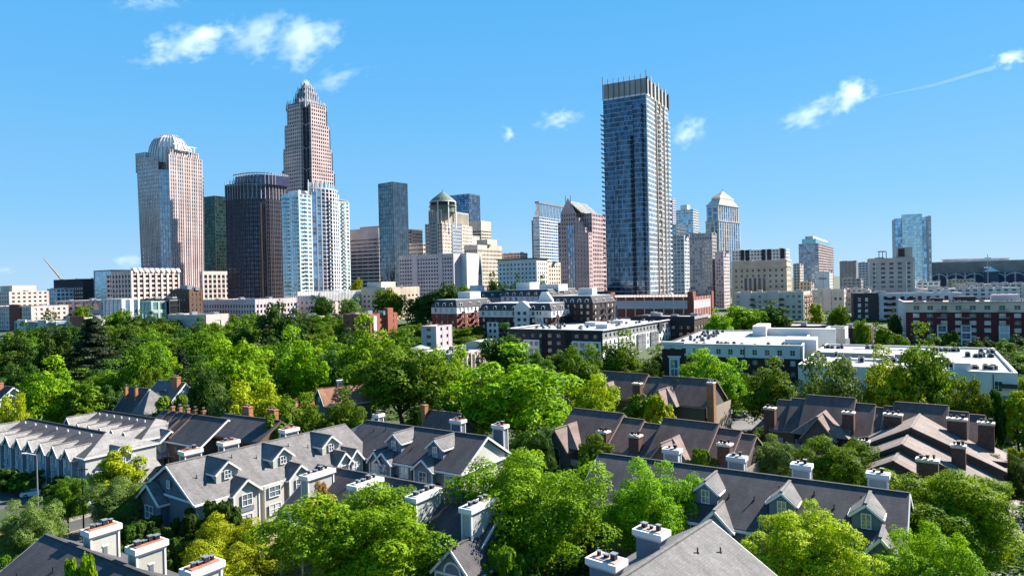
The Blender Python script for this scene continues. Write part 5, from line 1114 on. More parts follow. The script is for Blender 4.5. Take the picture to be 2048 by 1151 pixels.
b = ridge('house', 'old grey-roofed house with a white dormer and red brick chimney behind the black roof', 'house', (318, 762), (362, 768), 13.5, -30)
b.frame = (TRIM, 1, .08); gable(b, 0, 11, 0, 6.5, 7.0, 13.5, W_WHITE, R_GREY); dormer(b, 6.5, -1, 0, 0, 1.4, R_GREY, W_WHITE, h=1.2, out=4.2, mainw=6.5, mainze=7, mainzr=13.5)
chimney(b, 9, -1, 2.2, 1.1, 9, 15.2, W_OBRICK, nfl=2, over=.1, caph=.3, capm=W_OBRICK, crown=None); b.done()
b = ridge('house', 'small tan house with pale roof and arched porch in the middle of the wood', 'house', (556, 752), (610, 757), 11, -30)
gable(b, 0, 9.5, 0, 5.5, 7.4, 11, W_OBRICK, R_LTAN); b['porch'].box(8.5, -6.4, 0, 10.2, -2, 6.4, S('tan_brick', (.40, .24, .15))); b['porch'].box(9.0, -6.5, 2, 9.8, -6.38, 5, BLACK); chimney(b, 7, 1, 1.4, 1, 8, 12.4, W_OBRICK, nfl=1, over=.06, caph=.2, capm=W_OBRICK, crown=None); b.done()
b = ridge('house', 'house with terracotta-coloured roof and white gable window beside the tall centre oak', 'house', (662, 776), (742, 779), 11, 30)
b.frame = (TRIM, 1, .08); gable(b, -3, 9, 0, 5.5, 7.6, 11, W_SLATE, R_ORANGE); b.window(-3.1, 0, 8.4, 1.3, 1.1, -math.pi/2, G_HOME); chimney(b, 3, 2, 1.2, 1.0, 8, 12.6, W_SIDE, nfl=1, crown=None); b.done()
b = ridge('house', 'dim brown-roofed house under the trees left of the brown condo rows', 'house', (868, 822), (925, 830), 11, -35)
gable(b, 0, 7, 0, 4.5, 7.2, 11, W_BSIDE, R_BROWN, trim=W_BSIDE); chimney(b, -2.2, -.5, 1.1, 1.1, 6, 12.2, W_OBRICK, nfl=1, over=.06, caph=.2, capm=W_OBRICK, crown=None); b.done()
b = ridge('house', 'small dark-roofed house with a brick chimney at the left edge of the wood', 'house', (0, 772), (36, 776), 12, -30)
b.frame = (TRIM, 1, .08); gable(b, -3, 7, 0, 4.5, 8, 12, W_WHITE, R_DARK); chimney(b, 3, -1, .9, .9, 8, 13.2, W_OBRICK, nfl=1, over=.05, caph=.2, capm=W_OBRICK, crown=None)
for x in (0, 3, 5.5): b.window(x, -4.58, 6, .9, 1.5, 0, G_HOME)
b.done()
# --- brown condo rows
def browncondo(label, p1, p2, zr, ang, secs, pyr, chs, L=None, mw=6.6, ze=8.4, yext=None, endlit=True, wins=True):
    b = ridge('condo_building', label, 'condo building', p1, p2, zr, ang); L_ = b.L = L or b.L; b.frame = (W_BSIDEL, 1, .07)
    acc = 0
    for (f0, f1, dz, dw) in secs:
        gable(b, L_*f0+.012*acc, L_*f1, 0, mw+dw, ze+dz*.4, zr+dz, W_BSIDE, R_BROWN, ends=(1, 1), oh=.3, trim=S('tan_rake', (.30, .22, .17)), rake=.22); acc += 1
    for (f, w, dz) in pyr:      # broad pyramidal roofs over projecting balcony stacks
        x = L_*f; yf = -mw-2.2; yb = -mw*.35; zt = zr-1.0+dz; zb = ze-.1
        tmp = MB(); tmp.poly([(x-w, yf, zb), (x-.2, yf-.6, zb+.3), (x-.2, (yf+yb)/2, zt)], R_LTAN)
        m = MB(); P = [(x-w, yf-.3, zb), (x+w, yf-.3, zb), (x+w, yb, zb), (x-w, yb, zb)]; ap = [(x-.05, (yf+yb)/2-.2, zt), (x+.05, (yf+yb)/2-.2, zt), (x+.05, yb, zt), (x-.05, yb, zt)]
        m.hexa(P, ap, R_TAN); p = b.part('pyramid_roof', m)
        g = MB(); gw = w*.55
        g2 = Bld.__new__(Bld); g2.parts = {}; gable(g2, yf-.9, yb, x, gw, zb-.2, zt-.4, W_BSIDE, R_TAN, axis='y', ends=(1, 0), oh=.3, trim=S('tan_rake', (.3, .22, .17)), rake=.2)
        q = b.part('balcony_tower', g2.parts['wall']); link('tower_roof', g2.parts['roof'].mesh('tower_roof'), q); link('trim', g2.parts['trim'].mesh('trim'), q)
        a = MB()
        for k in range(8):
            t0, t1 = math.pi*k/8, math.pi*(k+1)/8
            a.bar((x-.8*math.cos(t0), yf-1.0, zb-.8+.8*math.sin(t0)), (x-.8*math.cos(t1), yf-1.0, zb-.8+.8*math.sin(t1)), .07, .2, W_BSIDEL)
        for sx in (-.8, .8): a.box(x+sx-.08, yf-1.03, 0, x+sx+.08, yf-.95, zb-.8, W_BSIDEL)
        link('arch_trim', a.mesh('arch_trim'), q); a = MB(); a.box(x-.72, yf-.98, zb-.75, x+.72, yf-.93, zb-.1, G_DARK)
        for z in (zb-2.6, zb-5.6): a.box(x-.72, yf-.98, z-.4, x+.72, yf-.93, z+1.2, G_DARK)
        link('tower_window', a.mesh('tower_window'), q)
        for sg in (-1, 1):
            for z in (zb-2.7, zb-5.7):
                a = MB(); x0_, x1_ = (x+gw+.05, x+w-.1) if sg > 0 else (x-w+.1, x-gw-.05); a.box(x0_, yf, z-.2, x1_, yf+.12, z+.75, W_BSIDEL); a.box(x0_, yf, z-.35, x1_, -mw, z-.2, W_BSIDEL); b.part('balcony', a)
                b['balcony_shade'].box(x0_, -mw-.05, z-.1, x1_, -mw-.01, z+2.2, BLACK)  # black sheet paints the shade on the wall behind the balcony
    for (u, v, lx_, n) in chs:
        x = b.onwall(u, v, -5.5)[0]; chimney(b, x, -5.5, lx_, 1.5, 0, b.onwall(u, v, -5.5)[1], W_CHIM if lx_ > 1.6 else W_TBRICK, capm=W_CREAM, crown=None, nfl=n, over=.12, caph=.3, flue=BLACK)
    if endlit: b['sunlit_end_sheet'].box(L_+.35, -mw+.1, 0, L_+.42, mw-.1, ze-.1, W_BSIDEL)  # paler sheet, sunlight put into the end wall's colour
    if wins:
        i = 1.6
        while i < L_-1:
            for z in (6.6, 3.6): b.window(i, -mw-.1, z, 1.1, 1.5, 0, G_HOME)
            i += 3.4
    return b
b = browncondo('brown-roofed condo row in the centre with two pale pyramid roofs', (1150, 822), (1512, 862), 13, -38, [(0, .30, .4, .4), (.28, .42, -.3, 0), (.40, .56, -.8, -.3), (.55, .82, .5, .5), (.80, .93, -.2, .1), (.91, 1.0, -.7, -.2)], [(.06, 4.3, -.2), (.66, 4.6, -.2)], [(1207, 862, 1.9, 3), (1271, 870, 1.9, 3), (1450, 887, 2.0, 3)]); b.done()
b = browncondo('farther brown-roofed condo row behind the centre one, partly hidden by trees', (1202, 746), (1440, 762), 14, -37, [(0, .42, .4, .3), (.40, .58, -.3, 0), (.56, .97, .2, .3)], [(.16, 4.0, -.3), (.66, 4.0, -.3)], [(1275, 766, 2.0, 2)], ze=9); chimney(b, b.L+.2, -5.5, 1.6, 1.4, 0, 14.5, W_OBRICK, crown=None, nfl=2, over=.08, caph=.2); b.done()
b = browncondo('long brown-roofed condo row on the right with big arched balcony tower', (1560, 793), (1965, 828), 14, -36, [(0, .09, -.8, -.2), (.08, .17, -.3, 0), (.16, .40, .6, .5), (.38, .50, -.3, 0), (.50, .56, -.8, -.2), (.56, .62, -.4, 0), (.61, .84, .5, .5), (.82, .93, -.4, 0), (.91, 1.0, -.7, -.1)], [(.27, 5.0, -.3), (.72, 3.8, -1.5)], [(1540, 815, 2.0, 2), (1697, 824, 1.9, 2), (1786, 828, 2.8, 3), (1914, 837, 2.8, 3), (1972, 845, 2.2, 3)], ze=9); b.done()
# --- stepped sunlit roofs, right
b = ridge('condo_building', 'stepped light brown gable roofs with brick chimneys in front of the long brown row', 'condo building', (1823, 857), (1845, 835), 13.0, 54)
b.frame = (W_BSIDEL, 1, .07); b.L = 12
TR2 = S('tan_rake', (.3, .22, .17))
for i, (x0, x1, yo, zr_) in enumerate(((0, 13, 0, 13.0), (-8.5, .0, .4, 12.0), (-15, -8.5, .8, 10.9))):
    gable(b, x0, x1, yo, 12.0-i*.8, zr_-5.2, zr_, W_BSIDE, R_LTAN, ends=(1, 1 if i == 0 else 0), oh=.35, trim=S('brown_fascia', (.09, .06, .05)), rake=.5, w2=8.5, ze2=zr_-4.4)
for (x0, y0, x1, z1) in ((2.5, -15.5, 2.9, 9.3), (-6.2, -15, -5.8, 8.4)): m = MB(); m.box(x0, y0+3, 0, x1, -6, z1-.6, W_DBRICK); b.part('shaded_screen_wall', m)  # the dark brick colour carries the shade on these walls
for (u, v, ly) in ((1917, 889, 1.8), (1855, 917, 2.6), (1727, 880, 1.6)):
    x, y = b.lx(u, v, 12.2); chimney(b, x, y, 1.4, ly, 0, 12.1, W_CHIM, capm=W_CREAM, crown=None, nfl=3, over=.12, caph=.3, flue=BLACK)
b.done()
# ================================================================== GROUND
def structure(name, mb, mat=None): o = link(name, mb.mesh(name)); o['kind'] = 'structure'; return o
def ground_mat(name, a, b_, sc):
    m, nt, out = newmat(name); L = nt.links.new; tc = N(nt, 'TexCoord'); n = N(nt, 'TexNoise', i_Scale=sc, i_Detail=8.0); L(tc.outputs['Object'], n.inputs['Vector'])
    c = N(nt, 'Mix'); c.data_type = 'RGBA'; L(mrange(nt, n.outputs[0], .35, .65, 0, 1), c.inputs[0]); c.inputs[6].default_value = _rgba(a); c.inputs[7].default_value = _rgba(b_)
    b = N(nt, 'BsdfPrincipled'); b.inputs['Roughness'].default_value = .95; L(c.outputs[2], b.inputs['Base Color']); L(b.outputs[0], out.inputs[0]); return m
G_GRASS = ground_mat('lawn_and_leaf_litter', (.020, .045, .008), (.038, .048, .014), .12)
ys = [-400, 0]+list(range(40, 460, 12))+[500, 700, 1000, 1600, 2600, 5000, 12000, 30000]
mb = MB(); i0 = mb.m(G_GRASS)
for i in range(len(ys)-1):
    mb.poly([(-30000, ys[i], gz(ys[i])), (30000, ys[i], gz(ys[i])), (30000, ys[i+1], gz(ys[i+1])), (-30000, ys[i+1], gz(ys[i+1]))], G_GRASS)
structure('ground', mb)
ASPH = surf('asphalt', (.085, .082, .08), rough=.95, scale=1.5, var=.2); CONC = surf('sidewalk_concrete', (.30, .27, .23), rough=.95); MULCH = surf('dry_verge', (.22, .14, .06), rough=1, scale=3, var=.3, fine=2)
YEL = surf('road_line_yellow', (.5, .33, .08))
def strip(name, p, q, w, z, mat, off=0, h=None):
    p = Vector((p[0], p[1], 0)); q = Vector((q[0], q[1], 0)); d = (q-p).normalized(); n = Vector((-d.y, d.x, 0)); mb = MB()
    P = [p+n*(off-w/2), q+n*(off-w/2), q+n*(off+w/2), p+n*(off+w/2)]
    if h: mb.prism([(a.x, a.y) for a in P], -.1, z+h, mat)
    else: mb.poly([(a.x, a.y, z) for a in P], mat)
    return mb
sA = PZ(40, 1092, 0); sB = PZ(225, 1040, 0); dA = Vector((sB[0]-sA[0], sB[1]-sA[1])).normalized(); pA = (sA[0]-dA.x*90, sA[1]-dA.y*90); pB = (sB[0]+dA.x*30, sB[1]+dA.y*30)
structure('road', strip('road', pA, pB, 10, .012, ASPH)); structure('sidewalk', strip('s', pA, pB, 1.8, 0, CONC, off=6.2, h=.13)); structure('verge', strip('v', pA, pB, 3.6, .008, MULCH, off=9.0))
structure('sidewalk', strip('s', pA, pB, 1.8, 0, CONC, off=-6.2, h=.13))
mb = MB()
for o in (-.15, .15): m2 = strip('l', pA, pB, .12, .018, YEL, off=o); mb.poly(m2.v, YEL)
structure('road_markings', mb)
c1 = PZ(20, 1010, 0); c2 = PZ(190, 985, 0); d = Vector((c2[0]-c1[0], c2[1]-c1[1])).normalized()
structure('road', strip('r', (c1[0]-d.x*60, c1[1]-d.y*60), (c2[0]+d.x*14, c2[1]+d.y*14), 12, .016, ASPH, off=4))
l1, l2 = PZ(1425, 845, 0), PZ(1530, 842, 0); structure('parking_lot', strip('p', l1, l2, 22, .014, surf('pale_asphalt', (.16, .155, .15), rough=.95)))
g1, g2 = PZ(1405, 805, 0), PZ(1520, 800, 0); structure('lawn', strip('g', g1, g2, 12, .010, ground_mat('yellow_green_lawn', (.16, .20, .03), (.22, .22, .05), .3)))  # lawn patch in a lighter yellow-green than the ground
r1, r2 = PZ(2052, 960, 0), PZ(2010, 1160, 0); structure('road', strip('r', r1, r2, 8, .02, surf('light_concrete_drive', (.33, .30, .27), rough=.95)))
k1, k2 = PZ(500, 1075, 0), PZ(640, 1050, 0); structure('driveway', strip('r', k1, k2, 9, .02, surf('brick_drive', (.40, .27, .19), rough=.95)))
st1, st2 = PZ(1690, 668, 8), PZ(1745, 630, 10)
structure('street', strip('r', (190, 235), (215, 330), 10, 2.5, ASPH))

# ================================================================== TREES
def leafmat(name, c1, c2, tc_, trans=.27, spec=.10):
    m, nt, out = newmat(name); L = nt.links.new
    at = N(nt, 'Attribute', attribute_name='tint'); oi = N(nt, 'ObjectInfo')
    c = N(nt, 'Mix'); c.data_type = 'RGBA'; L(at.outputs['Fac'], c.inputs[0]); c.inputs[6].default_value = _rgba(c1); c.inputs[7].default_value = _rgba(c2)
    hs = N(nt, 'HueSaturation'); L(mrange(nt, oi.outputs['Random'], 0, 1, .485, .512), hs.inputs['Hue']); L(mrange(nt, oi.outputs['Random'], 0, 1, .8, 1.2), hs.inputs['Value']); L(c.outputs[2], hs.inputs['Color'])
    b = N(nt, 'BsdfPrincipled'); b.inputs['Roughness'].default_value = .65; b.inputs['Specular IOR Level'].default_value = spec; L(hs.outputs[0], b.inputs['Base Color'])
    t = N(nt, 'BsdfTranslucent'); tm = mixc2(nt, 1.0, hs.outputs[0], hs.outputs[0]); 
    g = N(nt, 'Mix'); g.data_type = 'RGBA'; g.blend_type = 'MULTIPLY'; g.inputs[0].default_value = 1; L(hs.outputs[0], g.inputs[6]); g.inputs[7].default_value = _rgba(tc_); L(g.outputs[2], t.inputs[0])
    mx = N(nt, 'MixShader'); mx.inputs[0].default_value = trans; L(b.outputs[0], mx.inputs[1]); L(t.outputs[0], mx.inputs[2]); L(mx.outputs[0], out.inputs[0]); return m
_lm = leafmat
def leafmat(n_, a, b, c, *k):
    LF = .78 if n_[:3] in ('mid', 'dee') else .88
    return _lm(n_, tuple(x*LF for x in a), tuple(x*LF for x in b), c, *k)
LM = {
 'bright': leafmat('bright_green_leaf', (.08, .19, .004), (.235, .40, .006), (1.7, 1.5, .35)),
 'green': leafmat('mid_green_leaf', (.055, .125, .006), (.16, .27, .010), (1.7, 1.5, .4)),
 'dark': leafmat('deep_green_leaf', (.022, .060, .008), (.065, .135, .012), (1.6, 1.5, .5), .25),
 'yellow': leafmat('yellow_green_leaf', (.20, .27, .006), (.38, .45, .010), (1.3, 1.3, .4)),
 'pale': leafmat('pale_grey_green_leaf', (.08, .15, .03), (.19, .28, .06), (1.5, 1.4, .8)),
 'pine': leafmat('pine_needles', (.016, .030, .012), (.035, .050, .020), (1.3, 1.3, .7), .15),
 'rust': leafmat('rusty_orange_leaf', (.20, .10, .03), (.34, .17, .05), (1.4, 1.2, .7)),
}
BARK = surf('bark', (.11, .085, .065), rough=.95, scale=3, var=.3)
def leafcloud(seed, n, size, Rr, H, base, nc, style='round', loose=1.0):
    """leaves on many overlapping clumps that fill an ellipsoid crown of radius Rr from height base to H"""
    rg = np.random.default_rng(seed); cz = (base+H)/2; hz = (H-base)/2
    C = []; 
    k = 0
    while len(C) < nc:
        p = rg.normal(size=3); p /= np.linalg.norm(p); 
        rad = rg.uniform(.55, .93) if k % 4 else rg.uniform(.15, .6); k += 1
        lump = 1+.22*math.sin(3*math.atan2(p[1], p[0])+seed)+.12*math.sin(5*math.atan2(p[1], p[0])+2*seed)
        if p[2] < -.8: continue
        if style == 'pine': zz = (p[2]*.5+.5); rad2 = (1.02-zz)*.95; q = np.array([p[0]*rad2*lump*1.3, p[1]*rad2*lump*1.3, zz*2-1])
        elif style == 'vase': q = p*rad*lump*np.array([.75+.35*(p[2]+.5), .75+.35*(p[2]+.5), 1])
        elif style == 'column': q = p*rad*np.array([1, 1, 1])
        else: q = p*rad*lump*np.array([1, 1, 1 if p[2] > 0 else .8])
        C.append((q[0]*Rr, q[1]*Rr, cz+q[2]*hz, (rg.uniform(.13, .30) if style != 'pine' else rg.uniform(.10, .2))*Rr))
    C = np.array(C); w = C[:, 3]**2; idx = rg.choice(nc, size=n, p=w/w.sum())
    d = rg.normal(size=(n, 3)); d[:, 2] = np.where(rg.random(n) < .62, np.abs(d[:, 2]), d[:, 2]); d /= np.linalg.norm(d, axis=1)[:, None]
    # bumpy clump surface
    ph = rg.uniform(0, 6.28, size=(nc, 3)); bump = 1+.22*np.sin(4*d[:, 0]+ph[idx, 0])*np.sin(4*d[:, 1]+ph[idx, 1])+.12*np.sin(9*d[:, 2]+ph[idx, 2])
    r = C[idx, 3]*bump*(rg.uniform(.55, 1.06, n)**.4)*loose
    fl = np.array([1, 1, .92]) if style != 'pine' else np.array([1.35, 1.35, .42])
    pos = C[idx, :3]+d*r[:, None]*fl
    nrm = d*1.0+rg.normal(size=(n, 3))*.40+np.array([0, 0, .15]); nrm /= np.linalg.norm(nrm, axis=1)[:, None]
    t = rg.normal(size=(n, 3)); a = np.cross(nrm, t); a /= np.linalg.norm(a, axis=1)[:, None]; b = np.cross(nrm, a)
    s = size*rg.uniform(.6, 1.3, n)[:, None]; asp = .55
    V = np.stack([pos-a*s, pos-b*s*asp+nrm*s*.12, pos+a*s, pos+b*s*asp+nrm*s*.12], axis=1).reshape(-1, 3)
    tint = np.clip(rg.random(n)*.45+rg.random(nc)[idx]*.55, 0, 1)
    me = bpy.data.meshes.new('crown'); me.vertices.add(n*4); me.vertices.foreach_set('co', V.ravel().astype(np.float32))
    me.loops.add(n*4); me.loops.foreach_set('vertex_index', np.arange(n*4, dtype=np.int32)); me.polygons.add(n)
    me.polygons.foreach_set('loop_start', np.arange(0, n*4, 4, dtype=np.int32)); me.polygons.foreach_set('loop_total', np.full(n, 4, dtype=np.int32))
    at = me.attributes.new('tint', 'FLOAT', 'FACE'); at.data.foreach_set('value', tint.astype(np.float32)); me.materials.append(LM['green']); me.update(); me.validate()
    return me, C
def trunkmesh(seed, C, base, H, r, nl):
    rr = random.Random(seed); mb = MB(); zt = base+(H-base)*.45
    pts = [(0, 0, -1)]; n = 5
    for i in range(1, n+1): pts.append((rr.uniform(-.25, .25)*i*.4, rr.uniform(-.25, .25)*i*.4, zt*i/n))
    for i in range(n): mb.tube(pts[i], pts[i+1], r*(1-.13*i)*(1.25 if i == 0 else 1), r*(1-.13*(i+1)), BARK, 8)
    order = sorted(range(len(C)), key=lambda k: rr.random())[:nl]
    for k in order:
        c = C[k]; j = rr.randint(2, n); s = Vector(pts[j]); e = Vector(c[:3]); mid = s.lerp(e, .5)+Vector((0, 0, -.4+rr.random()))
        q = r*.42; mb.tube(s, mid, q, q*.6, BARK, 6); mb.tube(mid, e, q*.6, q*.15, BARK, 5)
    return mb.mesh('trunk')
PROTO = {}
def proto(shape, lod):
    k = (shape, lod)
    if k in PROTO: return PROTO[k]
    n, size = {'near': (90000, .122), 'mid': (19000, .25), 'far': (6500, .42)}[lod]
    st, base, nc, loose = {'a': ('round', .04, 120, 1), 'b': ('round', .0, 105, 1), 'c': ('round', .05, 135, 1), 'v': ('vase', .22, 90, 1), 'p': ('pine', .06, 130, 1), 'k': ('column', .05, 80, 1), 's': ('round', .02, 34, 1.05)}[shape]
    Rr, H = {'a': (6, 13), 'b': (6.5, 12), 'c': (6, 14), 'v': (6, 13), 'p': (4.6, 17), 'k': (3.2, 11), 's': (2.4, 3.6)}[shape]
    if shape == 's': n = int(n*.3)
    if shape == 'k': n = int(n*.45)
    sd = sum(map(ord, shape+lod))
    me, C = leafcloud(sd, n, size, Rr, H, base*H, nc, st, loose)
    tm = trunkmesh(sd, C, base*H, H, .32 if shape != 's' else .08, 16)
    PROTO[k] = (me, tm, Rr, H); return PROTO[k]
NTREE = 0
def tree(X, Y, Rw, H, kind, shape, lod, label, group=None, name='tree', z=None, cat='tree'):
    global NTREE; NTREE += 1
    me, tm, Rr, H0 = proto(shape, lod); z = gz(Y) if z is None else z
    o = bpy.data.objects.new(name, None); COL.objects.link(o); o.location = (X, Y, z); o.rotation_euler = (0, 0, (NTREE*2.4) % 6.28); o.scale = (Rw/Rr, Rw/Rr, H/H0); tag(o, label, cat, group)
    c = link('crown', me, o); c.material_slots[0].link = 'OBJECT'; c.material_slots[0].material = LM[kind]
    link('trunk', tm, o); return o
def T(u, v, hw, Y, kind, shape, label, name='tree', H=None, cat='tree'):
    """tree whose crown top is at pixel (u, v), half-width hw pixels, at distance Y"""
    p = PY(u, v, Y); z = gz(Y); Rw = hw*Y/F/1.0; h = max(2.0, p[2]-z)
    EXPL.append((p[0], Y, Rw, h))
    lod = 'near' if Y < 125 else ('mid' if Y < 250 else 'far')
    o = tree(p[0], p[1], Rw, h, kind, shape, lod, label, name=name, cat=cat); PLACED.append((p[0], p[1], Rw)); return o
PLACED = []
EXPL = []
near = [
 (50, 1002, 66, 92, 'pale', 'b', 'broad grey-green tree at the left edge above the road'),
 (135, 955, 40, 108, 'green', 'a', 'small round green street tree beside the white parked car'),
 (235, 893, 52, 107, 'yellow', 'k', 'yellow-topped tree against the sunlit townhouse end wall'),
 (250, 945, 66, 103, 'pale', 'c', 'tall grey-green tree between the townhouses and the pale-roofed condo'),
 (462, 1040, 100, 84, 'yellow', 'b', 'bright yellow-green tree at the bottom left in front of the pale-roofed condo'),
 (735, 980, 175, 78, 'bright', 'a', 'huge vivid green tree at the bottom centre-left below the white chimneys'),
 (645, 962, 32, 88, 'rust', 'k', 'small rust-orange tree beside the first broad white chimney'),
 (870, 1020, 34, 84, 'yellow', 'k', 'thin yellow-green tree behind the huge vivid green tree'),
 (1065, 888, 148, 84, 'bright', 'c', 'largest vivid green tree in the bottom centre'),
 (1195, 865, 46, 103, 'green', 'k', 'narrow upright green tree left of the long charcoal roof'),
 (1298, 930, 104, 88, 'bright', 'b', 'vivid green spreading tree in front of the long charcoal roof'),
 (1612, 1018, 122, 73, 'yellow', 'a', 'bright yellow-green tree in front of the right-hand dormers'),
 (1905, 938, 128, 84, 'bright', 'c', 'large light green tree at the bottom right corner'),
 (1850, 1062, 115, 68, 'bright', 'b', 'lower light green tree at the bottom right edge of the frame'),
 (1537, 873, 48, 112, 'pale', 'v', 'sparse pale tree in front of a tan end wall'),
 (1692, 878, 84, 104, 'green', 'a', 'round mid-green tree in front of the stepped brown roofs'),
 (1408, 908, 38, 108, 'green', 's', 'small green tree between two brown pyramid roofs'),
 (1072, 858, 52, 122, 'dark', 'a', 'dark green tree behind the largest vivid green tree'),
 (2012, 912, 52, 108, 'dark', 'b', 'dark hedge-like tree at the right edge'),
 (442, 1010, 50, 92, 'dark', 's', 'dark round shrub under the pale-roofed condo'),
 (372, 1030, 42, 94, 'dark', 's', 'dark shrub at the gable end of the pale-roofed condo'),
 (300, 1045, 50, 93, 'dark', 's', 'low dark shrub left of the pale-roofed condo'),
 (240, 1060, 40, 90, 'dark', 's', 'low dark shrub above the cream chimneys'),
 (352, 1090, 40, 84, 'dark', 's', 'dark shrub between the cream chimneys and the yellow-green tree'),
 (1010, 1100, 60, 74, 'green', 's', 'shrub mass at the foot of the largest vivid green tree'),
 (1150, 1000, 40, 92, 'dark', 's', 'dark shrub between two vivid green trees'),
 (25, 1120, 30, 80, 'green', 's', 'small shrub at the bottom left edge'),
 (165, 1135, 46, 60, 'bright', 's', 'green treetop poking in at the bottom edge on the left'),
 (2035, 905, 26, 118, 'yellow', 's', 'yellow-green shrub at the right edge by the brown condo'),
 (2036, 775, 30, 140, 'yellow', 'k', 'yellow-green tree cut off by the right edge below the white-roofed building'),
]
near += [(55, 947, 34, 129, 'dark', 's', 'dark hedge shrub at the foot of the front townhouses, behind the white parked car'), (15, 940, 32, 131, 'dark', 's', 'dark hedge shrub at the left edge, at the foot of the front townhouses'), (112, 958, 30, 125, 'dark', 's', 'dark hedge shrub at the foot of the front townhouses, right of the white parked car'), (1318, 705, 20, 232, 'green', 'a', 'slim green tree between the charcoal block and the white-topped brick building'), (1300, 728, 26, 205, 'dark', 'b', 'dark tree below the slim one between the two flat-roofed blocks'), (1725, 640, 16, 300, 'green', 'a', 'green tree behind the dark red brick warehouses'), (1790, 628, 14, 330, 'dark', 'b', 'dark tree left of the maroon brick block'), (1800, 668, 16, 280, 'green', 'a', 'green tree at the lower left corner of the maroon brick block')]
for t in near: T(*t)
